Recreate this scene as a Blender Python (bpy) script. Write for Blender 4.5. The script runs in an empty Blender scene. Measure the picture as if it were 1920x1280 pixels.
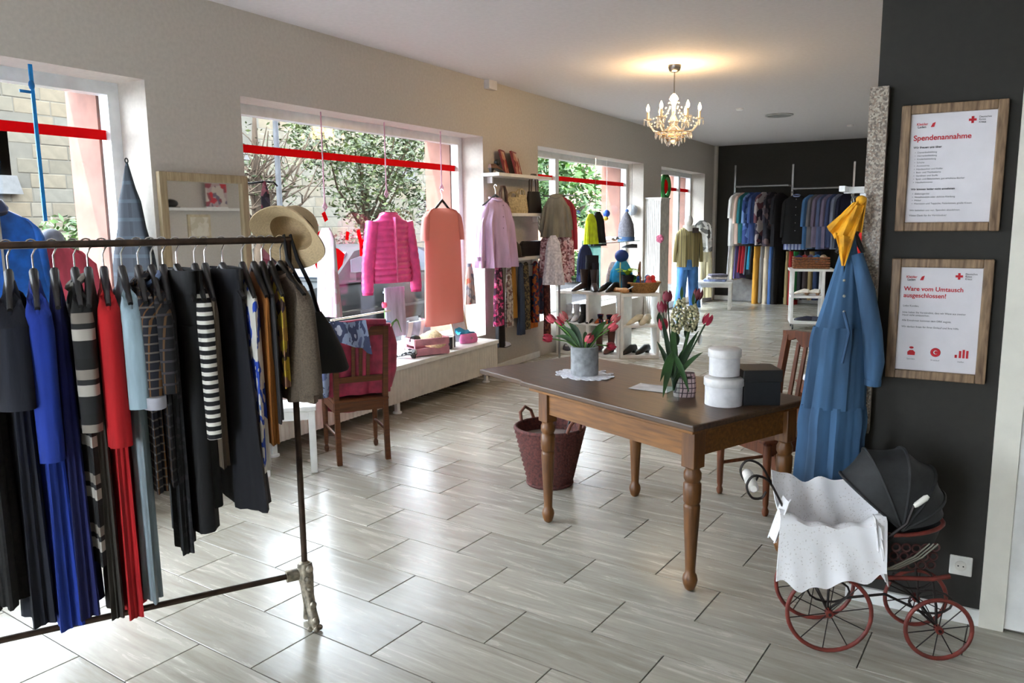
import bpy, bmesh, math, random
from mathutils import Vector, Matrix
R = math.radians
rnd = random.Random(7)
scene = bpy.context.scene
COL = scene.collection

# ------------------------------------------------------------------ camera, sky, sun, exposure
CAM = Vector((0.0, 0.0, 1.62))
FPX = 1467.2
_yaw, _pit, _rol = 0.5178, -0.1520, -0.01029
_f = Vector((-math.sin(_yaw) * math.cos(_pit), math.cos(_yaw) * math.cos(_pit), math.sin(_pit)))
_r0 = Vector((math.cos(_yaw), math.sin(_yaw), 0))
_u0 = _r0.cross(_f)
_r = _r0 * math.cos(_rol) + _u0 * math.sin(_rol)
_u = _u0 * math.cos(_rol) - _r0 * math.sin(_rol)
cam_data = bpy.data.cameras.new('camera')
cam_data.sensor_width = 36.0
cam_data.lens = FPX / 1920 * 36
cam_data.clip_start = 0.05
cam = bpy.data.objects.new('camera', cam_data)
COL.objects.link(cam)
cam.matrix_world = Matrix(((_r.x, _u.x, -_f.x, CAM.x), (_r.y, _u.y, -_f.y, CAM.y), (_r.z, _u.z, -_f.z, CAM.z), (0, 0, 0, 1)))
scene.camera = cam

world = bpy.data.worlds.new('sky')
scene.world = world
world.use_nodes = True
_bg = world.node_tree.nodes['Background']
_bg.inputs['Color'].default_value = (0.80, 0.90, 1.0, 1)
_bg.inputs['Strength'].default_value = 6.0

def lamp(name, kind, loc, power, color=(1, 1, 1), size=0.1, rot=None, spot=None):
    d = bpy.data.lights.new(name, kind)
    d.energy = power
    d.color = color
    if kind == 'SUN': d.angle = size
    elif kind in ('POINT', 'SPOT'): d.shadow_soft_size = size
    if kind == 'SPOT':
        d.spot_size = spot or R(110); d.spot_blend = 0.7
    o = bpy.data.objects.new(name, d)
    o.location = loc
    if rot: o.rotation_euler = rot
    COL.objects.link(o)
    return o
_sd = Vector((0.16, 0.70, -0.70))
_sun = lamp('sun', 'SUN', (-8, -6, 12), 2.4, (1, 0.93, 0.82), R(0.8))
_sun.rotation_euler = _sd.to_track_quat('-Z', 'Y').to_euler()

vs = scene.view_settings
vs.view_transform = 'Standard'
vs.look = 'None'
vs.exposure = 1.93
vs.gamma = 1.0
vs.use_curve_mapping = False

# ------------------------------------------------------------------ helpers
def lin(c):
    return tuple((v / 255 / 12.92 if v / 255 <= 0.04045 else ((v / 255 + 0.055) / 1.055) ** 2.4) for v in c) + (1,)

def interp(keys, t):
    if t <= keys[0][0]: return keys[0][1]
    for (a, va), (b, vb) in zip(keys, keys[1:]):
        if t <= b:
            k = (t - a) / (b - a) if b > a else 0
            k = k * k * (3 - 2 * k)
            return va + (vb - va) * k
    return keys[-1][1]

def spline(pts, n=5):
    P = [Vector(p) for p in pts]; out = []
    for i in range(len(P) - 1):
        p0, p1, p2, p3 = P[max(i - 1, 0)], P[i], P[i + 1], P[min(i + 2, len(P) - 1)]
        for k in range(n):
            t = k / n
            out.append(0.5 * ((2 * p1) + (p2 - p0) * t + (2 * p0 - 5 * p1 + 4 * p2 - p3) * t * t + (3 * p1 - p0 - 3 * p2 + p3) * t ** 3))
    return out + [P[-1]]

class MB:
    def __init__(s):
        s.v = []; s.f = []
    def add(s, vs_, fs_):
        n = len(s.v)
        s.v += [tuple(p) for p in vs_]
        s.f += [tuple(i + n for i in q) for q in fs_]
        return s
    def box(s, a, b, rz=0, c=None):
        x0, y0, z0 = a; x1, y1, z1 = b
        ps = [Vector((x, y, z)) for z in (z0, z1) for x, y in ((x0, y0), (x1, y0), (x1, y1), (x0, y1))]
        if rz:
            c = Vector(c or ((x0 + x1) / 2, (y0 + y1) / 2, 0)); m = Matrix.Rotation(rz, 3, 'Z')
            ps = [m @ (p - c) + c for p in ps]
        return s.add(ps, [(3, 2, 1, 0), (4, 5, 6, 7), (0, 1, 5, 4), (1, 2, 6, 5), (2, 3, 7, 6), (3, 0, 4, 7)])
    def hexa(s, ps):
        return s.add(ps, [(3, 2, 1, 0), (4, 5, 6, 7), (0, 1, 5, 4), (1, 2, 6, 5), (2, 3, 7, 6), (3, 0, 4, 7)])
    def loft(s, rings, cap0=True, cap1=True, closed=True):
        n = len(rings[0]); vs_ = [p for r in rings for p in r]; fs_ = []
        for i in range(len(rings) - 1):
            for j in range(n if closed else n - 1):
                k = (j + 1) % n
                fs_.append((i * n + j, i * n + k, (i + 1) * n + k, (i + 1) * n + j))
        if cap0: fs_.append(tuple(reversed(range(n))))
        if cap1: fs_.append(tuple((len(rings) - 1) * n + j for j in range(n)))
        return s.add(vs_, fs_)
    def tube(s, path, rad, n=8, cap=True, flat=1.0, up=None):
        path = [Vector(p) for p in path]
        if not isinstance(rad, (list, tuple)): rad = [rad] * len(path)
        rings = []; side = None
        for i, p in enumerate(path):
            t = (path[min(i + 1, len(path) - 1)] - path[max(i - 1, 0)]).normalized()
            if side is None:
                ref = Vector(up) if up else (Vector((0, 0, 1)) if abs(t.z) < 0.9 else Vector((1, 0, 0)))
                side = t.cross(ref).normalized()
            else:
                side = (side - t * side.dot(t))
                side = side.normalized() if side.length > 1e-6 else t.orthogonal().normalized()
            b = side.cross(t)
            rings.append([p + (side * math.cos(a) + b * math.sin(a) * flat) * rad[i] for a in (2 * math.pi * j / n for j in range(n))])
        return s.loft(rings, cap, cap)
    def rod(s, a, b, r, n=8):
        return s.tube([a, b], r, n)
    def lathe(s, prof, c=(0, 0, 0), n=16, cap0=True, cap1=True, sx=1, sy=1):
        rings = [[(c[0] + r * sx * math.cos(2 * math.pi * j / n), c[1] + r * sy * math.sin(2 * math.pi * j / n), c[2] + z) for j in range(n)] for r, z in prof]
        return s.loft(rings, cap0, cap1)
    def ball(s, c, r, n=10, m=6, sc=(1, 1, 1)):
        prof = [(math.sin(math.pi * (i + 0.02) / (m + 0.04)), -math.cos(math.pi * (i + 0.02) / (m + 0.04))) for i in range(m + 1)]
        rings = [[(c[0] + r * sc[0] * q * math.cos(2 * math.pi * j / n), c[1] + r * sc[1] * q * math.sin(2 * math.pi * j / n), c[2] + r * sc[2] * z) for j in range(n)] for q, z in prof]
        return s.loft(rings)
    def prism(s, poly, y0, y1, axes='xz'):
        def P(a, b, d):
            return {'xz': (a, d, b), 'xy': (a, b, d), 'yz': (d, a, b)}[axes]
        n = len(poly)
        vs_ = [P(a, b, y0) for a, b in poly] + [P(a, b, y1) for a, b in poly]
        fs_ = [tuple(reversed(range(n))), tuple(range(n, 2 * n))] + [(j, (j + 1) % n, n + (j + 1) % n, n + j) for j in range(n)]
        return s.add(vs_, fs_)
    def torus(s, c, r, t, axis='y', n=28, m=8):
        rings = []
        for i in range(n):
            a = 2 * math.pi * i / n; ring = []
            for j in range(m):
                b = 2 * math.pi * j / m
                q = r + t * math.cos(b); w = t * math.sin(b)
                ring.append({'y': (c[0] + q * math.cos(a), c[1] + w, c[2] + q * math.sin(a)),
                             'z': (c[0] + q * math.cos(a), c[1] + q * math.sin(a), c[2] + w),
                             'x': (c[0] + w, c[1] + q * math.cos(a), c[2] + q * math.sin(a))}[axis])
            rings.append(ring)
        rings.append(rings[0])
        return s.loft(rings, False, False)
    def quad(s, a, b, c, d):
        return s.add([a, b, c, d], [(0, 1, 2, 3)])
    def sheet(s, grid, thick=0.004):
        # grid[i][j] points; gives a cloth sheet with thickness
        h = len(grid); w = len(grid[0])
        P = [[Vector(p) for p in row] for row in grid]
        top = []; bot = []
        for i in range(h):
            for j in range(w):
                du = P[i][min(j + 1, w - 1)] - P[i][max(j - 1, 0)]; dv = P[min(i + 1, h - 1)][j] - P[max(i - 1, 0)][j]
                nn = du.cross(dv)
                nn = nn.normalized() if nn.length > 1e-9 else Vector((0, 0, 1))
                top.append(P[i][j] + nn * thick / 2); bot.append(P[i][j] - nn * thick / 2)
        N = h * w; fs_ = []
        for i in range(h - 1):
            for j in range(w - 1):
                a = i * w + j
                fs_.append((a, a + 1, a + w + 1, a + w)); fs_.append((N + a, N + a + w, N + a + w + 1, N + a + 1))
        edge = [j for j in range(w)] + [i * w + w - 1 for i in range(1, h)] + [(h - 1) * w + j for j in range(w - 2, -1, -1)] + [i * w for i in range(h - 2, 0, -1)]
        for k in range(len(edge)):
            a, b = edge[k], edge[(k + 1) % len(edge)]
            fs_.append((a, N + a, N + b, b))
        return s.add(top + bot, fs_)
    def mesh(s, name, mat=None, smooth=False):
        me = bpy.data.meshes.new(name)
        me.from_pydata(s.v, [], s.f)
        bm = bmesh.new(); bm.from_mesh(me)
        bmesh.ops.recalc_face_normals(bm, faces=bm.faces)
        bm.to_mesh(me); bm.free()
        if mat: me.materials.append(mat)
        if smooth:
            me.polygons.foreach_set('use_smooth', [True] * len(me.polygons))
            try: me.set_sharp_from_angle(angle=R(48))
            except Exception: pass
        me.update()
        return me
    def build(s, name, mat, parent=None, smooth=True, loc=None, rz=0):
        o = bpy.data.objects.new(name, s.mesh(name, mat, smooth))
        COL.objects.link(o)
        if parent: o.parent = parent
        if loc: o.location = loc
        if rz: o.rotation_euler = (0, 0, rz)
        return o

def tag(o, label, cat, group=None):
    o['label'] = label; o['category'] = cat
    if group: o['group'] = group
    return o
def thing(name, label, cat, loc=(0, 0, 0), rz=0, group=None, rot=None):
    o = bpy.data.objects.new(name, None)
    o.empty_display_size = 0.05
    COL.objects.link(o)
    o.location = loc
    o.rotation_euler = rot or (0, 0, rz)
    return tag(o, label, cat, group)
def struct(name, mb, mat, parent=None, smooth=False):
    o = mb.build(name, mat, parent, smooth)
    if parent is None: o['kind'] = 'structure'
    return o
def dup(root, loc, rz=0, label=None, rot=None):
    r = root.copy(); COL.objects.link(r); r.location = loc; r.rotation_euler = rot or (0, 0, rz)
    if label: r['label'] = label
    for ch in list(root.children):
        c = ch.copy(); COL.objects.link(c); c.parent = r
        for g in list(ch.children):
            d = g.copy(); COL.objects.link(d); d.parent = c
    return r
def bevel(o, w=0.005, seg=2):
    m = o.modifiers.new('bevel', 'BEVEL'); m.width = w; m.segments = seg; m.limit_method = 'ANGLE'; m.angle_limit = R(40)
    return o

# ------------------------------------------------------------------ materials
def new_mat(name):
    m = bpy.data.materials.new(name); m.use_nodes = True
    return m, m.node_tree, m.node_tree.nodes['Principled BSDF']
def node(nt, t, **kw):
    n = nt.nodes.new(t)
    for k, v in kw.items():
        if k.startswith('i_'): n.inputs[k[2:].replace('_', ' ')].default_value = v
        else: setattr(n, k, v)
    return n
def coords(nt, scale=(1, 1, 1), rot=(0, 0, 0), kind='Object'):
    tc = node(nt, 'ShaderNodeTexCoord'); mp = node(nt, 'ShaderNodeMapping')
    mp.inputs['Scale'].default_value = scale; mp.inputs['Rotation'].default_value = rot
    nt.links.new(tc.outputs[kind], mp.inputs['Vector'])
    return mp.outputs['Vector']
def ramp(nt, fac, stops, mode='LINEAR'):
    r = node(nt, 'ShaderNodeValToRGB'); r.color_ramp.interpolation = mode
    el = r.color_ramp.elements
    while len(el) < len(stops): el.new(0.5)
    for e, (p, c) in zip(el, stops): e.position = p; e.color = lin(c)
    nt.links.new(fac, r.inputs['Fac'])
    return r.outputs['Color']
def bump(nt, b, fac, dist=0.002, st=0.5):
    n = node(nt, 'ShaderNodeBump'); n.inputs['Distance'].default_value = dist; n.inputs['Strength'].default_value = st
    nt.links.new(fac, n.inputs['Height']); nt.links.new(n.outputs['Normal'], b.inputs['Normal'])
_cache = {}
def mat(c, r=0.6, m=0.0, var=0.06, sc=12, bmp=0, stretch=(1, 1, 1), name=None, sheen=0, coat=0):
    key = (c, r, m, var, sc, bmp, stretch, sheen, coat)
    if key in _cache: return _cache[key]
    M, nt, b = new_mat(name or 'paint_%02x%02x%02x' % tuple(c))
    b.inputs['Roughness'].default_value = r; b.inputs['Metallic'].default_value = m
    if sheen: b.inputs['Sheen Weight'].default_value = sheen
    if coat: b.inputs['Coat Weight'].default_value = coat; b.inputs['Coat Roughness'].default_value = 0.15
    if var:
        n = node(nt, 'ShaderNodeTexNoise'); n.inputs['Scale'].default_value = sc; n.inputs['Detail'].default_value = 4
        nt.links.new(coords(nt, stretch), n.inputs['Vector'])
        lo = tuple(max(0, v * (1 - var * 1.6)) for v in c); hi = tuple(min(255, v * (1 + var * 1.6)) for v in c)
        nt.links.new(ramp(nt, n.outputs['Fac'], [(0.3, lo), (0.7, hi)]), b.inputs['Base Color'])
        if bmp: bump(nt, b, n.outputs['Fac'], bmp)
    else:
        b.inputs['Base Color'].default_value = lin(c)
    _cache[key] = M
    return M
def matte(m, s=0.08):
    m.node_tree.nodes['Principled BSDF'].inputs['Specular IOR Level'].default_value = s
    return m
def cloth(c, var=0.08): return mat(c, 0.85, 0, var, 22, 0.008, (1, 1, 0.14), None, 0)
def stripes(stops, scale, axis='z', name='striped_cloth', r=0.85, rot=(0, 0, 0)):
    M, nt, b = new_mat(name); b.inputs['Roughness'].default_value = r
    v = coords(nt, (1, 1, 1), rot); sx = node(nt, 'ShaderNodeSeparateXYZ'); nt.links.new(v, sx.inputs[0])
    mu = node(nt, 'ShaderNodeMath', operation='MULTIPLY'); mu.inputs[1].default_value = scale
    nt.links.new(sx.outputs['xyz'.index(axis)], mu.inputs[0])
    fr = node(nt, 'ShaderNodeMath', operation='FRACT'); nt.links.new(mu.outputs[0], fr.inputs[0])
    nt.links.new(ramp(nt, fr.outputs[0], stops, 'CONSTANT'), b.inputs['Base Color'])
    return M
def plaid(base, c1, c2, scale, name='plaid_cloth'):
    M, nt, b = new_mat(name); b.inputs['Roughness'].default_value = 0.85
    v = coords(nt); sx = node(nt, 'ShaderNodeSeparateXYZ'); nt.links.new(v, sx.inputs[0])
    ad = node(nt, 'ShaderNodeMath', operation='ADD'); nt.links.new(sx.outputs[0], ad.inputs[0]); nt.links.new(sx.outputs[1], ad.inputs[1])
    prev = None
    for src, cc in ((ad.outputs[0], c1), (sx.outputs[2], c2)):
        mu = node(nt, 'ShaderNodeMath', operation='MULTIPLY'); mu.inputs[1].default_value = scale; nt.links.new(src, mu.inputs[0])
        fr = node(nt, 'ShaderNodeMath', operation='FRACT'); nt.links.new(mu.outputs[0], fr.inputs[0])
        gt = node(nt, 'ShaderNodeMath', operation='GREATER_THAN'); gt.inputs[1].default_value = 0.8; nt.links.new(fr.outputs[0], gt.inputs[0])
        mx = node(nt, 'ShaderNodeMix', data_type='RGBA')
        nt.links.new(gt.outputs[0], mx.inputs['Factor'])
        if prev is None: mx.inputs['A'].default_value = lin(base)
        else: nt.links.new(prev, mx.inputs['A'])
        mx.inputs['B'].default_value = lin(cc); prev = mx.outputs['Result']
    nt.links.new(prev, b.inputs['Base Color'])
    return M
def floral(cols, scale=25, name='printed_cloth', stretch=(1, 1, 1), kind='voronoi', r=0.85):
    M, nt, b = new_mat(name); b.inputs['Roughness'].default_value = r
    if kind == 'voronoi':
        n = node(nt, 'ShaderNodeTexVoronoi'); n.inputs['Scale'].default_value = scale
        nt.links.new(coords(nt, stretch), n.inputs['Vector'])
        sx = node(nt, 'ShaderNodeSeparateColor'); nt.links.new(n.outputs['Color'], sx.inputs[0]); fac = sx.outputs[0]
    else:
        n = node(nt, 'ShaderNodeTexNoise'); n.inputs['Scale'].default_value = scale; n.inputs['Detail'].default_value = 3
        nt.links.new(coords(nt, stretch), n.inputs['Vector']); fac = n.outputs['Fac']
    k = len(cols)
    if kind == 'voronoi': st = [(i / k, c) for i, c in enumerate(cols)]
    else: st = [(0.28 + 0.44 * i / k, c) for i, c in enumerate(cols)]
    nt.links.new(ramp(nt, fac, st, 'CONSTANT'), b.inputs['Base Color'])
    return M
def wood(c1, c2, sc=6, stretch=(1, 12, 12), r=0.5, name='wood', coat=0.05):
    M, nt, b = new_mat(name); b.inputs['Roughness'].default_value = r
    b.inputs['Coat Weight'].default_value = coat; b.inputs['Coat Roughness'].default_value = 0.25
    n = node(nt, 'ShaderNodeTexNoise'); n.inputs['Scale'].default_value = sc; n.inputs['Detail'].default_value = 6; n.inputs['Distortion'].default_value = 0.4
    nt.links.new(coords(nt, stretch), n.inputs['Vector'])
    nt.links.new(ramp(nt, n.outputs['Fac'], [(0.3, c1), (0.7, c2)]), b.inputs['Base Color'])
    bump(nt, b, n.outputs['Fac'], 0.0008, 0.4)
    return M
def pane_mat(name='window_glass', tint=(1, 1, 1)):
    M, nt, b = new_mat(name)
    nt.nodes.remove(b)
    tr = node(nt, 'ShaderNodeBsdfTransparent'); tr.inputs['Color'].default_value = tint + (1,)
    gl = node(nt, 'ShaderNodeBsdfGlossy'); gl.inputs['Roughness'].default_value = 0.02
    lw = node(nt, 'ShaderNodeLayerWeight'); pw = node(nt, 'ShaderNodeMath', operation='POWER'); pw.inputs[1].default_value = 4.0
    nt.links.new(lw.outputs['Facing'], pw.inputs[0])
    fr = node(nt, 'ShaderNodeMapRange'); fr.inputs['To Min'].default_value = 0.02; fr.inputs['To Max'].default_value = 0.35
    nt.links.new(pw.outputs[0], fr.inputs['Value'])
    mx = node(nt, 'ShaderNodeMixShader')
    nt.links.new(fr.outputs[0], mx.inputs[0]); nt.links.new(tr.outputs[0], mx.inputs[1]); nt.links.new(gl.outputs[0], mx.inputs[2])
    nt.links.new(mx.outputs[0], nt.nodes['Material Output'].inputs['Surface'])
    return M
def emit(c, st, name='glow'):
    M, nt, b = new_mat(name)
    b.inputs['Base Color'].default_value = lin(c); b.inputs['Emission Color'].default_value = lin(c); b.inputs['Emission Strength'].default_value = st
    return M

GLASS = pane_mat()
WHITE = mat((236, 236, 232), 0.35, 0, 0.02)
WHITEF = mat((228, 230, 230), 0.3, 0, 0.02, name='white_frame_paint')
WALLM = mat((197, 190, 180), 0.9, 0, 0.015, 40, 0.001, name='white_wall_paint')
CEILM = mat((216, 212, 212), 0.9, 0, 0.01, 30, 0.001, name='ceiling_paint')
DARKW = mat((44, 42, 38), 0.75, 0, 0.03, 30, 0.001, name='charcoal_wall_paint')
BLACK = mat((14, 14, 15), 0.6, 0, 0.08)
BLACKC = cloth((10, 10, 12))
BLACKP = mat((10, 10, 11), 0.35, 0, 0)
STEEL = mat((150, 150, 150), 0.3, 1, 0.03)
CHROME = mat((215, 215, 215), 0.12, 1, 0)
def film(c, tr, r=0.9):
    # thin cloth or vinyl that lets some daylight through
    M, nt, b = new_mat('thin_film'); b.inputs['Base Color'].default_value = lin(c); b.inputs['Roughness'].default_value = r; b.inputs['Specular IOR Level'].default_value = 0.15
    t = node(nt, 'ShaderNodeBsdfTranslucent'); t.inputs['Color'].default_value = lin(c)
    mx = node(nt, 'ShaderNodeMixShader'); mx.inputs[0].default_value = tr
    nt.links.new(b.outputs[0], mx.inputs[1]); nt.links.new(t.outputs[0], mx.inputs[2]); nt.links.new(mx.outputs[0], nt.nodes['Material Output'].inputs['Surface'])
    return M
RED = film((214, 8, 16), 0.3)
OAK = wood((96, 52, 22), (136, 82, 38), name='oak_wood')
DARKWOOD = wood((80, 42, 18), (118, 68, 32), name='chair_wood')
# ------------------------------------------------------------------ measuring helpers (real planes of the room)
def _ray(px, py): return _f + _r * ((px - 960) / FPX) - _u * ((py - 640) / FPX)
def at_x(c, px, py):
    d = _ray(px, py); return CAM + d * ((c - CAM.x) / d.x)
def at_y(c, px, py):
    d = _ray(px, py); return CAM + d * ((c - CAM.y) / d.y)
def at_z(c, px, py):
    d = _ray(px, py); return CAM + d * ((c - CAM.z) / d.z)
def proj(p):
    d = Vector(p) - CAM; k = d.dot(_f)
    return 960 + FPX * d.dot(_r) / k, 640 - FPX * d.dot(_u) / k, k

XL, YF, ZC, YP = -4.35, 15.95, 3.06, 3.47
XG = -4.66        # glass plane of the shop windows
# ------------------------------------------------------------------ floor
TH = R(-4.73)
def grout():
    return mat((70, 66, 62), 0.9, 0, 0.05)
floor = struct('floor', MB().box((-4.72, -2.6, -0.12), (3.2, 16.2, -0.004)), grout())
def tile_material():
    M, nt, b = new_mat('grey_wood_look_tile')
    oi = node(nt, 'ShaderNodeObjectInfo')
    tc = node(nt, 'ShaderNodeTexCoord')
    mv = node(nt, 'ShaderNodeVectorMath', operation='SCALE'); mv.inputs['Scale'].default_value = 37.0
    cb = node(nt, 'ShaderNodeCombineXYZ'); nt.links.new(oi.outputs['Random'], cb.inputs[0]); nt.links.new(oi.outputs['Random'], cb.inputs[1])
    nt.links.new(cb.outputs[0], mv.inputs[0])
    ad = node(nt, 'ShaderNodeVectorMath', operation='ADD'); nt.links.new(tc.outputs['Object'], ad.inputs[0]); nt.links.new(mv.outputs[0], ad.inputs[1])
    mp = node(nt, 'ShaderNodeMapping'); mp.inputs['Scale'].default_value = (1.3, 13, 1); nt.links.new(ad.outputs[0], mp.inputs['Vector'])
    n = node(nt, 'ShaderNodeTexNoise'); n.inputs['Scale'].default_value = 1.5; n.inputs['Detail'].default_value = 7; n.inputs['Roughness'].default_value = 0.65; n.inputs['Distortion'].default_value = 0.6
    nt.links.new(mp.outputs[0], n.inputs['Vector'])
    c = ramp(nt, n.outputs['Fac'], [(0.28, (150, 145, 131)), (0.45, (168, 163, 149)), (0.6, (184, 179, 166)), (0.78, (160, 155, 141))])
    hs = node(nt, 'ShaderNodeHueSaturation')
    mr = node(nt, 'ShaderNodeMapRange'); mr.inputs['To Min'].default_value = 0.88; mr.inputs['To Max'].default_value = 1.1
    nt.links.new(oi.outputs['Random'], mr.inputs['Value']); nt.links.new(mr.outputs[0], hs.inputs['Value']); nt.links.new(c, hs.inputs['Color'])
    nt.links.new(hs.outputs[0], b.inputs['Base Color'])
    b.inputs['Roughness'].default_value = 0.3
    r2 = node(nt, 'ShaderNodeMapRange'); r2.inputs['To Min'].default_value = 0.18; r2.inputs['To Max'].default_value = 0.34
    nt.links.new(n.outputs['Fac'], r2.inputs['Value']); nt.links.new(r2.outputs[0], b.inputs['Roughness'])
    bump(nt, b, n.outputs['Fac'], 0.0008, 0.2)
    return M
TILE = tile_material()
TU, TV = 0.618, 0.306
def tile_mb(m, cx, cy, rz=0.0):
    hw, hh, e = TU / 2 - 0.0022, TV / 2 - 0.0022, 0.0015
    c, s_ = math.cos(rz), math.sin(rz)
    ring = lambda w, h, z: [(cx + a * c - b_ * s_, cy + a * s_ + b_ * c, z) for a, b_ in ((-w, -h), (w, -h), (w, h), (-w, h))]
    m.loft([ring(hw, hh, -0.01), ring(hw, hh, -0.0012), ring(hw - e, hh - e, 0.0)], False, True)
_cells = []
for j in range(-20, 75):
    v0 = 1.655 + TV * j
    off = 0 if j % 2 == 0 else TU / 2
    for i in range(-30, 30):
        u0 = -2.318 + off + TU * i
        uc, vc = u0 + TU / 2, v0 + TV / 2
        x = uc * math.cos(TH) - vc * math.sin(TH); y = uc * math.sin(TH) + vc * math.cos(TH)
        if not (-4.45 < x < 3.1 and -2.5 < y < 15.9): continue
        if y > 3.9 and x > 1.0: continue
        q = proj((x, y, 0)); seen = q[2] > 0.3 and -130 < q[0] < 2050 and q[1] < 1400
        _cells.append((not seen, q[2], x, y))
_cells.sort()
_tm = MB(); tile_mb(_tm, 0, 0); _tme = _tm.mesh('tile', TILE)
_rest = MB()
for k, (hid, dd, x, y) in enumerate(_cells):
    if k < 300 and not hid:
        o = bpy.data.objects.new('tile', _tme); COL.objects.link(o); o.parent = floor
        o.location = (x, y, 0); o.rotation_euler = (0, 0, TH)
    else: tile_mb(_rest, x, y, TH)
_o = _rest.build('tile_field', TILE, floor, False); _o['kind'] = 'stuff'

# ------------------------------------------------------------------ shell
struct('ceiling', MB().box((-4.72, -2.6, ZC), (3.2, 16.2, ZC + 0.2)), CEILM)
WINS = [(-2.2, -0.15, 0.42), (0.15, 3.18, 0.42), (3.91, 7.07, 0.42), (8.29, 11.83, 0.42), (12.66, 15.2, 0.0)]
ZH = 2.49
wl = MB()
_y = -2.6
for a, b_, sill in WINS:
    wl.box((-4.70, _y, 0), (XL, a, ZC)); _y = b_
    wl.box((-4.70, a, ZH), (XL, b_, ZC))
    if sill: wl.box((-4.70, a, 0), (XL, b_, sill))
wl.box((-4.70, _y, 0), (XL, 16.2, ZC))
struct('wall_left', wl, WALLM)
struct('wall_far', MB().box((XL, YF, 0), (1.4, 16.2, ZC)), DARKW)
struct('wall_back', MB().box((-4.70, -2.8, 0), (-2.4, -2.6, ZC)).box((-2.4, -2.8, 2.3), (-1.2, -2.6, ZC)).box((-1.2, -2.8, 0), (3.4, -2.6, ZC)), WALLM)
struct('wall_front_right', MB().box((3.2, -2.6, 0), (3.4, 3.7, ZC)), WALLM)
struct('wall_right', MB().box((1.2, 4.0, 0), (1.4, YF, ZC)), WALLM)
struct('wall_pillar', MB().box((-0.318, YP, 0), (0.165, 4.2, ZC)), DARKW)
struct('wall_door', MB().box((0.165, YP + 0.02, 2.08), (1.16, 3.7, ZC)).box((1.16, YP, 0), (3.2, 3.7, ZC)).box((0.165, 3.98, 0), (1.2, 4.2, ZC)).box((1.16, 3.7, 0), (1.4, 4.0, ZC)), WALLM)
struct('baseboard_pillar', MB().box((-0.33, YP - 0.015, 0), (0.165, YP, 0.065)), WHITE)
struct('baseboard_far', MB().box((XL, YF - 0.02, 0), (1.2, YF, 0.09)), WHITE)
bl = MB()
for a, b_ in ((7.07, 8.29), (11.83, 12.66), (15.2, YF)): bl.box((XL, a, 0), (XL + 0.015, b_, 0.07))
struct('baseboard_left', bl, WHITE)
# corner post where the left wall meets the dark far wall
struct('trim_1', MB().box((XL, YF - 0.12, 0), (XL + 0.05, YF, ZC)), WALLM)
# small beam box where wall and ceiling meet
_p = at_x(XL, 917, 152)
struct('trim_2', MB().box((XL, _p.y - 0.10, ZC - 0.09), (XL + 0.06, _p.y + 0.06, ZC)), CEILM)
# door on the right
dr = struct('door_1', MB().box((0.24, YP - 0.01, 0.012), (1.10, YP + 0.03, 2.0)), WHITE)
MB().box((0.165, YP - 0.02, 0), (0.25, YP + 0.02, 2.08)).box((1.085, YP - 0.02, 0), (1.17, YP + 0.02, 2.08)).box((0.25, YP - 0.02, 2.0), (1.085, YP + 0.02, 2.08)).build('door_frame', mat((232, 228, 215), 0.4, 0, 0.01), dr, False)
MB().rod((1.02, YP - 0.06, 1.02), (1.02, YP - 0.01, 1.02), 0.01).rod((1.02, YP - 0.06, 1.02), (0.9, YP - 0.06, 1.02), 0.01).build('door_handle', STEEL, dr)

# ------------------------------------------------------------------ windows
def window(n, a, b_, z0, z1, mull=(), door=False):
    w = MB(); fx0, fx1 = XG - 0.04, XG + 0.05; t = 0.075
    zb = z0 + t * (1.6 if door else 0.8)
    w.box((fx0, a, z0), (fx1, a + t, z1)).box((fx0, b_ - t, z0), (fx1, b_, z1)).box((fx0, a + t, z1 - t), (fx1, b_ - t, z1)).box((fx0, a + t, z0), (fx1, b_ - t, zb))
    for m in mull: w.box((fx0, m - 0.05, zb), (fx1, m + 0.05, z1 - t))
    win = struct('window_%d' % n, w, WHITEF)
    ys = [a] + list(mull) + [b_]
    for k in range(len(ys) - 1):
        MB().box((XG - 0.004, ys[k] + 0.04, z0 + 0.04), (XG + 0.004, ys[k + 1] - 0.04, z1 - 0.04)).build('pane', GLASS, win, False)
        MB().box((XG + 0.005, ys[k] + (t if k == 0 else 0.05), 2.145), (XG + 0.008, ys[k + 1] - (t if k == len(ys) - 2 else 0.05), 2.205)).build('red_band', RED, win, False)
    return win
win_fill = window(5, -2.2, -0.15, 0.42, ZH)  # unseen window added left of the camera for more interior fill
win1 = window(1, 0.15, 3.18, 0.42, ZH, (1.55,))
win2 = window(2, 3.91, 7.07, 0.42, ZH)
win3 = window(3, 8.29, 11.83, 0.42, ZH, (9.32,))
win4 = window(4, 12.66, 15.2, 0.0, ZH, (14.45,), True)
wb = struct('window_6', MB().box((-2.4, -2.75, 0.0), (-2.3, -2.65, 2.3)).box((-1.3, -2.75, 0.0), (-1.2, -2.65, 2.3)).box((-2.3, -2.75, 2.2), (-1.3, -2.65, 2.3)).box((-2.3, -2.75, 0.0), (-1.3, -2.65, 0.12)), WHITEF)  # added glazed opening behind the camera, lets in frontal fill daylight
MB().box((-2.3, -2.705, 0.12), (-1.3, -2.695, 2.2)).build('pane', GLASS, wb, False)

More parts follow.
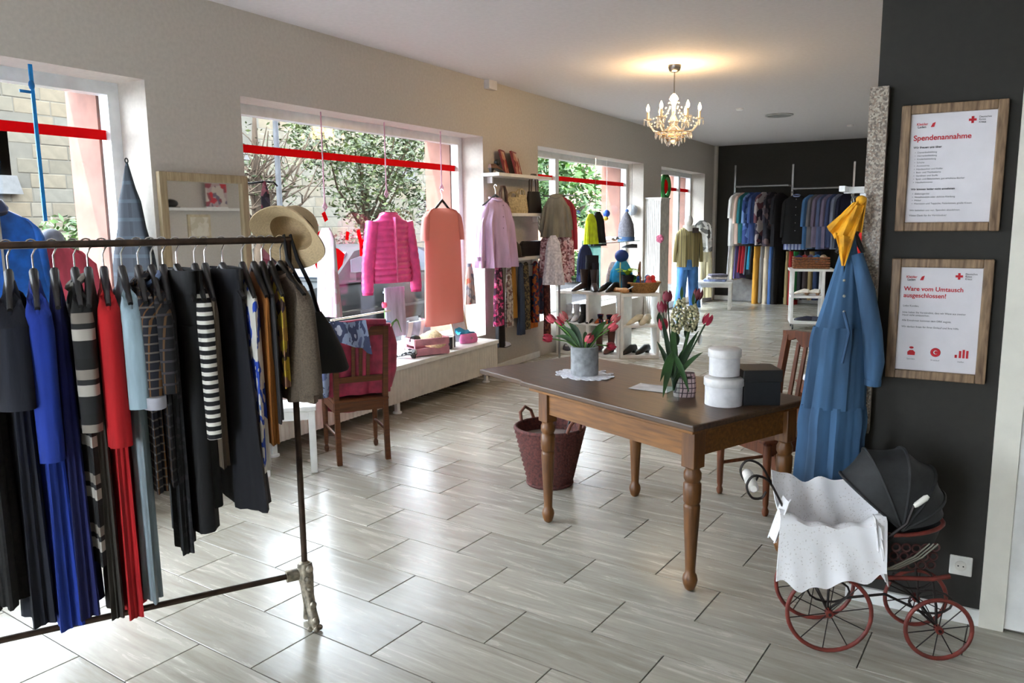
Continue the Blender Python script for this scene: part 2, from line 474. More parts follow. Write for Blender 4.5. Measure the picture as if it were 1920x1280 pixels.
def stroke(parent, pts, w, name='red_lettering', mtl=None):
    # painted stroke on the inside of the glass of window 2: px -> glass plane
    P = [at_x(XG + 0.006, *p) for p in pts]
    m = MB()
    L_, R_ = [], []
    for i, p in enumerate(P):
        d = (P[min(i + 1, len(P) - 1)] - P[max(i - 1, 0)]); d.x = 0
        d = d.normalized() if d.length > 0 else Vector((0, 1, 0))
        nn = Vector((0, -d.z, d.y)) * w / 2
        L_.append(p + nn); R_.append(p - nn)
    for i in range(len(P) - 1):
        q = [L_[i], L_[i + 1], R_[i + 1], R_[i]]
        m.hexa([*q, *[v + Vector((0.002, 0, 0)) for v in q]])
    return m.build(name, mtl or RED, parent, False)
def blob(parent, pts, name='red_lettering', mtl=None):
    P = [at_x(XG + 0.006, *p) for p in pts]
    m = MB().prism([(p.y, p.z) for p in P], XG + 0.005, XG + 0.008, 'yz')
    return m.build(name, mtl or RED, parent, False)
blob(win2, [(584, 478), (604, 466), (618, 462), (634, 466), (646, 476), (642, 496), (632, 510), (616, 500), (604, 512), (594, 504)])
stroke(win2, [(583, 404), (594, 426)], 0.05)
stroke(win2, [(606, 398), (612, 414)], 0.045)
stroke(win2, [(598, 434), (602, 448), (604, 466)], 0.05)
stroke(win2, [(582, 440), (594, 458), (606, 470)], 0.06)
stroke(win2, [(652, 434), (650, 450)], 0.04)
stroke(win2, [(671, 431), (677, 456), (678, 480)], 0.045)
stroke(win2, [(678, 450), (685, 460), (684, 468), (678, 462)], 0.035)
stroke(win2, [(685, 466), (692, 479)], 0.05)
stroke(win2, [(688, 458), (690, 444), (697, 443), (699, 458)], 0.03)
stroke(win2, [(764, 447), (772, 442), (779, 449), (771, 458), (781, 467), (775, 474), (767, 471)], 0.035)
# green and red sticker on the glass door
_g = MB().torus((XG + 0.015, 0, 0), 0.19, 0.045, 'x', 20, 6)
_q = at_x(XG, 1246, 350); _st = _g.build('wreath_sticker', mat((26, 110, 40), 0.6), win4, True, (0, _q.y, _q.z))
MB().ball((XG + 0.02, 0, 0), 0.13, 12, 8, (0.1, 1, 1)).build('red_dot', RED, win4, True, (0, _q.y, _q.z))

# sandstone outer jambs of the facade
PINK = mat((128, 90, 78), 0.85, 0, 0.06, 6, 0.002, name='red_sandstone')
jm = MB()
for a, b_ in ((-0.3, 0.2), (3.09, 3.95), (6.98, 8.35), (11.74, 12.72), (15.12, 16.6)):
    jm.box((-5.02, a, 0.36), (-4.705, b_, 2.56))
jm.box((-5.02, -2.8, 2.56), (-4.705, 16.6, 5.5)).box((-5.02, -2.8, -0.3), (-4.705, 12.66, 0.36))
struct('wall_facade', jm, PINK)

# ------------------------------------------------------------------ outside
ASPH = matte(mat((50, 50, 52), 0.9, 0, 0.08, 3, 0.003))
struct('ground', MB().box((-40, -25, -0.35), (-4.72, 60, -0.16)), ASPH)
struct('pavement', MB().box((-6.6, -25, -0.16), (-5.02, 60, -0.06)), matte(mat((60, 59, 56), 0.9, 0, 0.08, 4, 0.003)))

church = thing('church_building', 'pale sandstone church with narrow dark windows across the street', 'building', (-16, 15, -0.2))
_wallst = mat((66, 63, 55), 0.95, 0, 0.06, 3, 0.004, name='mortar')
MB().box((-3, -14, 0), (-0.012, 14, 6.5)).build('wall', _wallst, church, False)
def stone_mat():
    M, nt, b = new_mat('sandstone_block'); b.inputs['Roughness'].default_value = 0.95
    oi = node(nt, 'ShaderNodeObjectInfo')
    c = ramp(nt, oi.outputs['Random'], [(0, (74, 69, 57)), (0.3, (82, 77, 65)), (0.6, (85, 76, 60)), (0.85, (77, 75, 67)), (1, (88, 82, 70))])
    n = node(nt, 'ShaderNodeTexNoise'); n.inputs['Scale'].default_value = 6; n.inputs['Detail'].default_value = 5
    nt.links.new(coords(nt), n.inputs['Vector'])
    mx = node(nt, 'ShaderNodeMix', data_type='RGBA', blend_type='MULTIPLY'); mx.inputs['Factor'].default_value = 0.5
    nt.links.new(c, mx.inputs['A']); nt.links.new(ramp(nt, n.outputs['Fac'], [(0.3, (190, 190, 190)), (0.7, (255, 255, 255))]), mx.inputs['B'])
    nt.links.new(mx.outputs['Result'], b.inputs['Base Color']); bump(nt, b, n.outputs['Fac'], 0.01)
    return M
STONE = stone_mat()
_sm = {}
def stone_mesh(w):
    w = round(w, 1)
    if w not in _sm:
        h = 0.135; e = 0.012
        rg = lambda a, c, x: [(x, -a, -c), (x, a, -c), (x, a, c), (x, -a, c)]
        _sm[w] = MB().loft([rg(w / 2, h, -0.06), rg(w / 2, h, -0.006), rg(w / 2 - e, h - e, 0.0)], False, True).mesh('stone', STONE)
    return _sm[w]
_srnd = random.Random(3)
_stones = []
for j in range(24):
    z = 0.15 + 0.285 * j
    y = -13.8 + _srnd.uniform(0, 0.5)
    while y < 13.8:
        w = _srnd.choice((0.4, 0.5, 0.6, 0.7, 0.8))
        _stones.append((y + w / 2, z, w)); y += w + 0.02
_ch_win = [(6.25, 4.15, 0.42, 1.2), (-6.75, 3.3, 0.8, 1.0), (-1.0, 4.6, 0.7, 1.6)]
_restst = MB(); _vis = []
for (y, z, w) in _stones:
    if any(abs(y - cy) < cw / 2 + w / 2 and abs(z - cz) < chh / 2 + 0.14 for cy, cz, cw, chh in _ch_win): continue
    q = proj((-16, 15 + y, z - 0.2))
    pr_ = 0 if (0 <= q[0] < 160 and 170 < q[1] < 460) else (1 if (460 < q[0] < 860 and 200 < q[1] < 520) else 2)
    _vis.append((pr_, q[2], y, z, w))
_vis.sort()
for k, (pr_, dd, y, z, w) in enumerate(_vis):
    if k < 300 and pr_ < 2:
        o = bpy.data.objects.new('stone', stone_mesh(w)); COL.objects.link(o); o.parent = church; o.location = (_srnd.uniform(-0.012, 0.012), y, z)
    else:
        rg = lambda a, c, x: [(x, y - a, z - c), (x, y + a, z - c), (x, y + a, z + c), (x, y - a, z + c)]
        _restst.loft([rg(w / 2, 0.135, -0.06), rg(w / 2, 0.135, -0.01), rg(w / 2 - 0.012, 0.123, 0)], False, True)
_o = _restst.build('stonework', STONE, church, False); _o['kind'] = 'stuff'
for cy, cz, cw, chh in _ch_win:
    wd = MB().box((-0.06, cy - cw / 2 - 0.06, cz - chh / 2 - 0.06), (-0.02, cy + cw / 2 + 0.06, cz + chh / 2 + 0.06)).build('window', mat((60, 58, 53), 0.9), church, False)
    MB().box((-0.03, cy - cw / 2, cz - chh / 2), (-0.012, cy + cw / 2, cz + chh / 2)).build('pane', matte(mat((30, 33, 36), 0.4, 0, 0.05)), wd, False)
    MB().add([(-0.02, cy - cw / 2 - 0.1, cz - chh / 2 - 0.3), (0.16, cy - cw / 2 - 0.1, cz - chh / 2 - 0.36), (0.16, cy + cw / 2 + 0.1, cz - chh / 2 - 0.36), (-0.02, cy + cw / 2 + 0.1, cz - chh / 2 - 0.3), (-0.02, cy - cw / 2 - 0.1, cz - chh / 2), (-0.01, cy - cw / 2 - 0.1, cz - chh / 2), (-0.01, cy + cw / 2 + 0.1, cz - chh / 2), (-0.02, cy + cw / 2 + 0.1, cz - chh / 2)], [(3, 2, 1, 0), (4, 5, 6, 7), (0, 1, 5, 4), (1, 2, 6, 5), (2, 3, 7, 6), (3, 0, 4, 7)]).build('sloping_sill', mat((58, 58, 57), 0.9), wd, False)
MB().rod((0.06, 7.45, 0), (0.06, 7.45, 6.4), 0.06).build('downpipe', mat((70, 64, 58), 0.6), church)

def leaf_mat(c1, c2, c3, name='leaves'):
    M, nt, b = new_mat(name); b.inputs['Roughness'].default_value = 0.6
    n = node(nt, 'ShaderNodeTexNoise'); n.inputs['Scale'].default_value = 3.5; n.inputs['Detail'].default_value = 5
    nt.links.new(coords(nt), n.inputs['Vector'])
    nt.links.new(ramp(nt, n.outputs['Fac'], [(0.3, c1), (0.5, c2), (0.7, c3)]), b.inputs['Base Color'])
    b.inputs['Subsurface Weight'].default_value = 0.0
    return M
def leaves(m, rg, c, rad, n, size, shell=0.45):
    for _ in range(n):
        d = Vector((rg.gauss(0, 1), rg.gauss(0, 1), rg.gauss(0, 1))).normalized() * (shell + (1 - shell) * rg.random() ** 0.6)
        p = Vector((c[0] + d.x * rad[0], c[1] + d.y * rad[1], c[2] + d.z * rad[2]))
        a = Vector((rg.gauss(0, 1), rg.gauss(0, 1), rg.gauss(0, 0.6))).normalized(); s_ = size * rg.uniform(0.6, 1.3)
        b_ = a.cross(Vector((rg.gauss(0, 1), rg.gauss(0, 1), rg.gauss(0, 1)))).normalized()
        m.add([p - a * s_, p + b_ * s_ * 0.4, p + a * s_, p - b_ * s_ * 0.4], [(0, 1, 2, 3)])
def tree(name, label, loc, trunk_h, trunk_r, crowns, lm, n, size, seed, bare=0, bark=(56, 48, 38)):
    rg = random.Random(seed); t = thing(name, label, 'tree', loc)
    bk = matte(mat(bark, 0.95, 0, 0.12, 14, 0.006, (1, 1, 0.3)))
    MB().tube([(0, 0, 0), (0.03, 0.02, trunk_h * 0.5), (0, 0.05, trunk_h), (0.05, 0.05, trunk_h + 1.0)], [trunk_r * 1.25, trunk_r, trunk_r * 0.8, trunk_r * 0.3], 10).build('trunk', bk, t)
    br = MB()
    for k in range(14 + bare):
        c = crowns[k % len(crowns)]; a = rg.uniform(0, 6.28); e = Vector((c[0] + c[3] * 0.85 * math.cos(a), c[1] + c[4] * 0.85 * math.sin(a), c[2] + c[5] * rg.uniform(-0.5, 0.8)))
        s0 = Vector((0, 0.03, trunk_h * rg.uniform(0.5, 1.1))); mid = (s0 + e) / 2 + Vector((rg.uniform(-.2, .2), rg.uniform(-.2, .2), -0.1))
        br.tube([s0, mid, e], [trunk_r * 0.35, trunk_r * 0.2, 0.008], 5)
        if bare:
            for _ in range(3):
                e2 = mid + Vector((rg.uniform(-.6, .6), rg.uniform(-.6, .6), rg.uniform(0, .8))); br.tube([mid, (mid + e2) / 2 + Vector((0, .05, .05)), e2], [trunk_r * 0.12, 0.01, 0.005], 4)
    br.build('branches', bk, t)
    if n:
        f = MB()
        for c in crowns: leaves(f, rg, c[:3], c[3:6], n // len(crowns), size)
        fo = f.build('foliage', lm, t, False); fo['kind'] = 'stuff'
    return t
LG1 = leaf_mat((24, 34, 13), (46, 58, 22), (74, 86, 36))
LG2 = leaf_mat((20, 42, 10), (46, 80, 20), (76, 110, 34))
tree('leafy_tree', 'yellow-green leafy tree on the street behind the middle window', (-11.2, 13.3, -0.16), 1.6, 0.12, [(0, 0, 3.2, 1.2, 1.7, 1.0), (0.2, 0.5, 2.3, 1.0, 1.5, 0.8), (0, -0.9, 3.6, 0.9, 1.0, 0.8), (0, 1.0, 3.7, 0.9, 1.1, 0.8)], LG1, 6500, 0.065, 1)
tree('bare_tree', 'mostly bare tree with thin twigs at the left edge of the middle window', (-10.8, 9.9, -0.16), 2.6, 0.11, [(0, 0.6, 3.0, 0.6, 1.2, 1.0), (0, 0.2, 2.3, 0.5, 0.9, 0.8)], LG1, 500, 0.05, 4, 12, (62, 54, 46))
tree('broadleaf_tree', 'bright green broadleaf tree hanging over the far window', (-8.9, 17.6, -0.16), 2.0, 0.14, [(0, 0, 3.1, 1.1, 2.0, 0.9), (0.3, -1.3, 2.7, 0.8, 1.0, 0.8), (0, 1.2, 2.4, 0.8, 1.1, 0.9), (0.2, -2.6, 2.7, 0.7, 0.9, 0.7)], LG2, 3200, 0.12, 9)
def bush(name, label, loc, rad, lm, n, size, seed):
    t = thing(name, label, 'bush', loc); rg = random.Random(seed)
    m = MB(); leaves(m, rg, (0, 0, rad[2] * 0.9), rad, n, size, 0.6); f = m.build('foliage', lm, t, False); f['kind'] = 'stuff'
    MB().ball((0, 0, rad[2] * 0.9), 1, 12, 8, [r * 0.75 for r in rad]).build('core', mat((30, 44, 18), 0.9), t)
    for k in range(3): MB().rod((0.1 * (k - 1), 0.05 * k, 0), (0.1 * (k - 1), 0.05 * k, rad[2] * 0.4), 0.02, 6).build('stem', mat((80, 66, 50), 0.9), t)
    return t
bush('round_bush', 'bright green round bush outside the left window', (-8.0, 4.80, -0.16), (0.5, 0.66, 1.0), LG2, 3200, 0.045, 2)
bush('flowering_bush', 'pinkish flowering shrub behind the parked car', (-10.3, 11.9, -0.16), (0.35, 1.2, 0.9), leaf_mat((56, 34, 27), (88, 54, 48), (108, 74, 68), 'blossom'), 2200, 0.05, 6)
bush('hedge_bush', 'low green bush in the street beyond the far window', (-9.5, 21.2, -0.16), (0.6, 1.2, 0.5), LG2, 1500, 0.07, 8)
# street lamp post
_p = at_x(-10.2, 520, 300)
lpst = thing('lamp_post', 'grey street lamp post outside the middle window', 'lamp post', (-10.2, _p.y, -0.16))
MB().lathe([(0.07, 0), (0.07, 0.5), (0.05, 0.6), (0.045, 4.2), (0.03, 4.4)], n=12).build('pole', matte(mat((62, 64, 67), 0.6)), lpst)
MB().lathe([(0.02, 4.4), (0.16, 4.5), (0.18, 4.75), (0.06, 4.95)], n=12).build('lamp_head', mat((60, 62, 64), 0.5), lpst)
# recycling container + pole beyond far window
bn = thing('recycling_container', 'teal street container beyond the far window', 'container', (-7.6, 18.6, -0.16))
bevel(MB().box((-0.5, -0.75, 0.06), (0.5, 0.75, 1.15)).build('body', mat((44, 96, 86), 0.5), bn, False), 0.04)
bevel(MB().box((-0.54, -0.79, 1.15), (0.54, 0.79, 1.3)).build('lid', mat((36, 80, 72), 0.5), bn, False), 0.03)
for sx_ in (-1, 1):
    for sy_ in (-1, 1): MB().box((sx_ * 0.4 - 0.05, sy_ * 0.6 - 0.05, 0), (sx_ * 0.4 + 0.05, sy_ * 0.6 + 0.05, 0.06)).build('foot', BLACK, bn, False)
ph = thing('pale_house', 'pale plastered house in sunlight beyond the glass door', 'building', (-12.5, 33.0, -0.16))
MB().box((-3, -5, 0), (3, 5, 6)).build('wall', mat((150, 122, 100), 0.9, 0, 0.04), ph, False)
for z in (1.3, 3.8):
    for y in (-3, 0, 3):
        f_ = MB().box((2.98, y - 0.5, z), (3.04, y + 0.5, z + 1.3)).build('window', WHITE, ph, False); MB().box((3.03, y - 0.42, z + 0.08), (3.06, y + 0.42, z + 1.22)).build('pane', mat((60, 70, 80), 0.1), f_, False)
MB().prism([(-5.3, 6), (5.3, 6), (0, 8.6)], -3.3, 3.3, 'yz').build('roof', mat((140, 70, 54), 0.9), ph, False)

# ------------------------------------------------------------------ parked car
def car(loc):
    t = thing('parked_car', 'dark grey parked car seen through the middle window', 'car', loc)
    paint = matte(mat((34, 37, 38), 0.5, 0.0, 0.02, 8, name='car_paint'), .06)
    W = 0.86
    def sec(y, z0, z1, w, r=0.12, wt=None):
        wt = wt or w
        pts = [(-w, z0 + r), (-w + r * 0.6, z0), (w - r * 0.6, z0), (w, z0 + r), (w, z1 - r * 1.6), (wt - r, z1), (-wt + r, z1), (-w, z1 - r * 1.6)]
        return [(x, y, z) for x, z in pts]
    keys = [(-2.1, .42, .62, .62), (-2.05, .32, .74, .76), (-1.8, .26, .80, .84), (-1.2, .24, .90, .86), (-.9, .24, .94, .86), (0.4, .24, .96, .86), (1.5, .24, .98, .86), (1.95, .3, .96, .82), (2.08, .4, .84, .74)]
    MB().loft([sec(*k) for k in keys]).build('body', paint, t)
    ck = [(-1.0, .90, .95, .80, .78), (-.35, .90, 1.36, .80, .62), (0.1, .9, 1.43, .80, .62), (0.9, .9, 1.43, .80, .62), (1.55, .9, 1.34, .78, .6), (1.95, .9, .96, .74, .7)]
    MB().loft([[(-w, y, z0), (w, y, z0), (wt, y, z1), (-wt, y, z1)] for y, z0, z1, w, wt in ck]).build('cabin', paint, t)
    gl = matte(mat((62, 70, 80), 0.3, 0, 0.1, 2, name='car_glass'), .2)
    def side(y0, y1, top0, top1):
        m = MB()
        def X_(z, y): return 0.805 - (z - 0.9) / 0.5 * 0.175
        q = [(X_(.99, y0), y0, .99), (X_(.99, y1), y1, .99), (X_(top1, y1), y1 + (-.06), top1), (X_(top0, y0), y0 + .1, top0)]
        m.hexa([*q, *[(x + .012, y, z) for x, y, z in q]]); return m
    for a in ((-.62, .22, 1.24, 1.36), (.32, 1.02, 1.37, 1.37), (1.12, 1.6, 1.36, 1.22)): side(*a).build('side_window', gl, t, False)
    q = [(.66, -.95, .97), (-.66, -.95, .97), (-.54, -.42, 1.32), (.54, -.42, 1.32)]
    MB().hexa([*q, *[(x, y - .02, z + .03) for x, y, z in q]]).build('windscreen', gl, t, False)
    for y in (-1.3, 1.35):
        for s_ in (-1, 1):
            w = MB().torus((s_ * .78, y, .31), .235, .075, 'x', 24, 8).build('wheel', mat((24, 24, 25), 0.8), t)
            MB().rod((s_ * .70, y, .31), (s_ * .80, y, .31), .185, 20).build('rim_disc', mat((60, 60, 62), 0.5), w)
            m = MB()
            for k in range(5):
                a = k * 2 * math.pi / 5; m.rod((s_ * .82, y, .31), (s_ * .83, y + .17 * math.cos(a), .31 + .17 * math.sin(a)), .03, 6)
            m.torus((s_ * .82, y, .31), .185, .018, 'x', 20, 6); m.rod((s_ * .8, y, .31), (s_ * .85, y, .31), .05, 10)
            m.build('rim_spokes', mat((200, 200, 196), 0.3, 0.5), w)
    for s_ in (-1, 1):
        MB().ball((s_ * .58, -2.02, .66), .12, 10, 6, (1.2, .5, .6)).build('headlamp', mat((220, 225, 228), 0.1), t)
        MB().box((s_ * .9 - .06, -.72, .95), (s_ * .9 + .06, -.6, 1.07)).build('side_mirror', paint, t, False)
    MB().box((.855, -.02, .7), (.875, .16, .73)).build('door_handle', CHROME, t, False)
    MB().box((-.88, -1.0, .45), (.88, 1.1, .49)).build('trim_strip', BLACKP, t, False)
    return t
car((-8.6, 9.55, -0.16))
# ------------------------------------------------------------------ garments
def ring_pts(a, b, z, n, k, amp, ph, cx=0, cy=0, e=0.85):
    out = []
    for j in range(n):
        t = 2 * math.pi * j / n; c, s_ = math.cos(t), math.sin(t)
        w = 1 + amp * math.sin(k * t + ph) + amp * 0.5 * math.sin((k * 2 + 1) * t + ph * 1.7)
        out.append((cx + a * math.copysign(abs(c) ** e, c) * (1 + (w - 1) * 0.25), cy + b * math.copysign(abs(s_) ** e, s_) * w, z))
    return out
def body_loft(W, L, hem, T, TH, k=7, amp=0.25, seed=1, n=40, top=-0.085, neck=0.055, waist=None, drop=0.055, rings=14, sway=0.0):
    rg = random.Random(seed); ph = rg.uniform(0, 6)
    m = MB(); rs = []
    for i, (fz, fw) in enumerate(((0, 0), (0.35, 0.45), (0.75, 0.85), (1, 1))):
        rs.append(ring_pts(neck + (W - neck) * fw, T * (0.45 + 0.4 * fw), top - drop * fz, n, k, 0, ph))
    z0 = top - drop
    for i in range(1, rings + 1):
        f_ = i / rings
        a = interp([(0, W), (0.3, waist or (W * 0.6 + hem * 0.4)), (1, hem)], f_)
        b = T + (TH - T) * f_
        rs.append(ring_pts(a, b, z0 - (L - drop) * f_ + (0.006 * math.sin(3 * ph) if i == rings else 0), n, k, amp * (0.25 + 0.75 * f_), ph + 0.35 * f_, sway * f_ * f_, 0))
    # inner lip so the hem reads as cloth
    last = rs[-1]; rs.append([(x * 0.96, y * 0.9, z + 0.012) for x, y, z in last])
    m.loft(rs, False, False)
    return m
def sleeve_mb(side, W, z, L, r0, r1, out=0.03, fwd=0.0, n=22, flat=0.6, seed=0):
    rg = random.Random(seed + side); ph = rg.uniform(0, 6)
    path = [(W * 0.5, z + 0.05, .25), (W * 0.78, z + 0.03, .6), (W - 0.012, z - 0.01, .88)]
    for i in range(1, 9):
        f_ = i / 8; path.append((W - 0.012 + out * math.sin(f_ * 1.6), z - 0.01 - (L - 0.01) * f_, 1 + (r1 / r0 - 1) * f_))
    rings = []
    for i, (x, zz, k) in enumerate(path):
        ring = []
        for j in range(n):
            t = 2 * math.pi * j / n; w = 1 + (0.05 * math.sin(4 * t + ph + i * 0.25) + 0.03 * math.sin(7 * t + ph)) * min(1, i / 3)
            ring.append((side * (x + r0 * k * 0.62 * w * math.cos(t)) if i > 2 else side * (x + r0 * k * 0.5 * math.cos(t)), fwd * i / 10 + r0 * k * flat * w * math.sin(t), zz - (0 if i > 2 else abs(math.cos(t)) * r0 * 0.3 * (1 if math.cos(t) > 0 else -0.3))))
        rings.append(ring)
    return MB().loft(rings, True, True)
def garment(name, label, cat, loc, rz, W=0.2, L=0.7, M=None, sleeve=0, hem=0.22, T=0.035, TH=0.05, k=7, amp=0.25, seed=1, group=None, sr=(0.07, 0.06), sm=None, collar=None, out=0.03, waist=None, n=64, rings=16, cuffs=None, tiers=(), belt=None, buttons=None, neck=0.055, drop=0.095, top=-0.115, zipper=None):
    t = thing(name, label, cat, loc, rz, group)
    body_loft(W, L, hem, T, TH, k, amp, seed, n, top, neck, waist, drop, rings).build('body', M, t)
    if sleeve:
        for s_ in (-1, 1):
            so = sleeve_mb(s_, W, top - drop + 0.012, sleeve, sr[0], sr[1], out, 0.0, 22, 0.6, seed).build('sleeve', sm or M, t)
            if cuffs:
                zc = top - drop + 0.012 - sleeve
                MB().tube([(s_ * (W - 0.015 + out), 0, zc + 0.035), (s_ * (W - 0.015 + out), 0, zc - 0.005)], sr[1] * 1.08, 12, True, 0.65, (0, 1, 0)).build('cuff', cuffs, so)
    if collar:
        MB().tube([(neck * 1.15 * math.cos(a), T * 0.8 * math.sin(a), top - 0.012 + 0.018 * math.sin(a)) for a in [2 * math.pi * j / 16 for j in range(17)]], 0.012, 6, True).build('collar', collar, t)
    if belt:
        zb, mb_ = belt; a = interp([(0, W), (0.3, waist or (W * 0.6 + hem * 0.4)), (1, hem)], zb)
        MB().loft([ring_pts(a * 1.02, (T + (TH - T) * zb) * 1.12, top - drop - (L - drop) * zb + q, 32, k, 0.05, 0) for q in (0.02, -0.02)], False, False).build('waistband', mb_, t)
    for zt in tiers:
        a = interp([(0, W), (0.3, waist or (W * 0.6 + hem * 0.4)), (1, hem)], zt)
        MB().loft([ring_pts(a * s_, (T + (TH - T) * zt) * s_ * 1.05, top - drop - (L - drop) * zt + q, 40, k, amp * 0.6, 0.3) for s_, q in ((1.0, 0.012), (1.05, 0.0), (1.0, -0.012))], False, False).build('gathered_seam', M, t)
    if buttons:
        for i in range(5): MB().ball((0, -T * 1.25 - 0.004, top - 0.08 - i * L * 0.16), 0.008, 8, 5, (1, .5, 1)).build('button', buttons, t)
    if zipper:
        MB().box((-0.006, -TH * 1.18 - 0.004, top - L), (0.006, -T * 1.1, top - 0.02)).build('zip', zipper, t, False)
    return t
def trousers(name, label, loc, rz, W=0.11, L=0.9, M=None, seed=1, group=None, T=0.03, legs=2, band=None, hem=None):
    t = thing(name, label, 'trousers', loc, rz, group)
    hem = hem or W * 0.5
    top = -0.10
    MB().loft([ring_pts(W, T, z, 28, 5, 0.05, 0) for z in (top, top - 0.05, top - 0.12)] + [ring_pts(W * 1.08, T * 1.2, top - L * 0.28, 28, 5, 0.12, 0)], True, True).build('hip', M, t)
    for s_ in (-1, 1):
        MB().loft([ring_pts(W * 0.56, T * 1.2, top - L * 0.2, 20, 3, 0.05, seed, s_ * W * 0.5), ring_pts(W * 0.52, T * 1.3, top - L * 0.5, 20, 3, 0.1, seed, s_ * W * 0.54), ring_pts(hem, T * 1.35, top - L, 20, 3, 0.15, seed, s_ * W * 0.58)]).build('leg', M, t)
    MB().loft([ring_pts(W * 1.02, T * 1.08, z, 28, 5, 0, 0) for z in (top + 0.004, top - 0.035)], False, False).build('waistband', band or M, t)
    return t
def skirt(name, label, loc, rz, W=0.13, hem=0.2, L=0.6, M=None, seed=1, group=None, T=0.02, TH=0.06, k=8, amp=0.3, band=None):
    t = thing(name, label, 'skirt', loc, rz, group); rg = random.Random(seed); ph = rg.uniform(0, 6); top = -0.10
    rs = [ring_pts(W, T, top, 40, k, 0, ph), ring_pts(W, T, top - 0.035, 40, k, 0.02, ph)]
    for i in range(1, 11):
        f_ = i / 10; rs.append(ring_pts(W + (hem - W) * f_, T + (TH - T) * f_, top - 0.035 - (L - 0.035) * f_, 40, k, amp * (0.2 + 0.8 * f_), ph))
    rs.append([(x * .96, y * .9, z + .01) for x, y, z in rs[-1]])
    MB().loft(rs, False, False).build('body', M, t)
    MB().loft([ring_pts(W * 1.02, T * 1.1, z, 32, k, 0, ph) for z in (top + 0.004, top - 0.035)], False, False).build('waistband', band or M, t)
    return t
def hook_path(r=0.018, n=9, base=-0.095):
    pts = [(0, 0, base), (0, 0, -0.035)]
    for i in range(n):
        a = R(-60 + 240 * i / (n - 1)); pts.append((0.0 + r * math.cos(a) * 1.0, 0, r * math.sin(a) - 0.0))
    return pts
def hanger(loc, rz, label, group, col=None, W=0.19, clips=False, hook=None, drop=0.09):
    t = thing('clothes_hanger', label, 'hanger', loc, rz, group)
    MB().tube([(-W, 0, -0.105 - drop), (-W * 0.5, 0, -0.10 - drop * 0.5), (0, 0, -0.088), (W * 0.5, 0, -0.10 - drop * 0.5), (W, 0, -0.105 - drop)], [0.008, 0.012, 0.014, 0.012, 0.008], 8).build('shoulder_bar', col or BLACKP, t)
    MB().tube([(0, y, z) for x, y, z in [(p[1], p[0], p[2]) for p in hook_path()]], 0.0028, 6).build('hook', hook or CHROME, t)
    return t

# ------------------------------------------------------------------ clothes rack in the foreground
RB = Vector((-2.224, 2.187)); RA = R(31.5)
RD = Vector((math.sin(RA), math.cos(RA))); RP = Vector((math.cos(RA), -math.sin(RA)))
RZ = math.atan2(RP.y, RP.x)      # hangers lie along RP
ZR = 1.56
def rk(s, off=0.0, z=ZR):
    p = RB + RD * s + RP * off
    return (p.x, p.y, z)
IRON = mat((62, 48, 38), 0.45, 0.6, 0.15, 25, 0.001, name='aged_iron')
CAST = mat((128, 120, 106), 0.5, 0.7, 0.25, 40, 0.004, name='cast_iron')
rack = thing('clothes_rack', 'dark iron clothes rail with an ornate cast foot', 'clothes rack', (RB.x, RB.y, 0), math.atan2(RD.y, RD.x))
# local x runs along the rail (towards its far end), so the rail reaches to negative x
MB().rod((-2.0, 0, ZR), (0.012, 0, ZR), 0.0125, 12).build('top_rail', IRON, rack)
MB().rod((0, 0, 0.22), (0, 0, ZR), 0.0125, 12).build('post', IRON, rack)
MB().rod((-2.0, 0, 0.22), (0, 0, 0.22), 0.0115, 12).build('lower_rail', IRON, rack)
MB().rod((-1.95, 0, 0.0), (-1.95, 0, ZR), 0.0125, 12).build('post', IRON, rack)
MB().rod((-0.075, 0, 0.22), (-0.02, 0, 0.22), 0.024, 12).ball((0, 0, 0.23), 0.034, 12, 8, (1, 1, 1.3)).build('coupling', CAST, rack)
_ft = MB().tube([(0, 0, 0.26), (0.0, -0.012, 0.20), (0.005, -0.024, 0.13), (0.008, -0.05, 0.07), (0.01, -0.068, 0.03), (0.01, -0.082, 0.008)], [0.03, 0.031, 0.021, 0.02, 0.023, 0.012], 12)
for p, r_ in (((0.01, -0.035, 0.245), .016), ((0.0, -0.045, 0.205), .014), ((0.005, -0.045, 0.165), .012), ((0.012, -0.062, 0.105), .014), ((0.0, -0.03, 0.1), .013), ((0.012, -0.085, 0.045), .015), ((0.0, -0.055, 0.035), .014), ((0.01, -0.1, 0.016), .012), ((-0.01, -0.078, 0.014), .012), ((0.028, -0.082, 0.014), .012)):
    _ft.ball(p, r_, 8, 6)
_ft.build('cast_foot', CAST, rack)
MB().tube([(0, 0, 0.26), (0.0, 0.012, 0.16), (0.005, 0.02, 0.07), (0.005, 0.03, 0.01)], [0.024, 0.02, 0.014, 0.016], 10).build('cast_foot', CAST, rack)

NAVY = cloth((13, 17, 30)); NAVY2 = cloth((8, 9, 18)); BLUE = cloth((20, 50, 142)); BLUE2 = cloth((13, 22, 80)); REDC = cloth((172, 12, 20)); GREYB = cloth((128, 142, 148)); LBLUE = cloth((148, 170, 180)); OLIVE = cloth((52, 49, 43)); TAUPE = cloth((84, 72, 58))
OCHRE = cloth((140, 84, 28)); DGREY = cloth((42, 41, 43)); TWEED = mat((96, 84, 71), 0.95, 0, 0.10, 160, 0.002, name='brown_tweed')
LACE = floral([(8, 8, 9), (18, 17, 17), (11, 11, 12), (24, 23, 22)], 90, 'black_lace')
ABSTR = stripes([(0, (24, 24, 25)), (0.32, (168, 162, 152)), (0.52, (30, 30, 30)), (0.62, (128, 120, 110)), (0.8, (20, 20, 20))], 5.6, 'z', 'block_print')
STRP = stripes([(0, (20, 20, 24)), (0.55, (226, 222, 212))], 34, 'z', 'black_white_stripes')
PLAID1 = plaid((18, 20, 32), (104, 70, 34), (104, 98, 92), 34)
PLAID2 = plaid((18, 17, 21), (88, 62, 34), (58, 55, 60), 26)
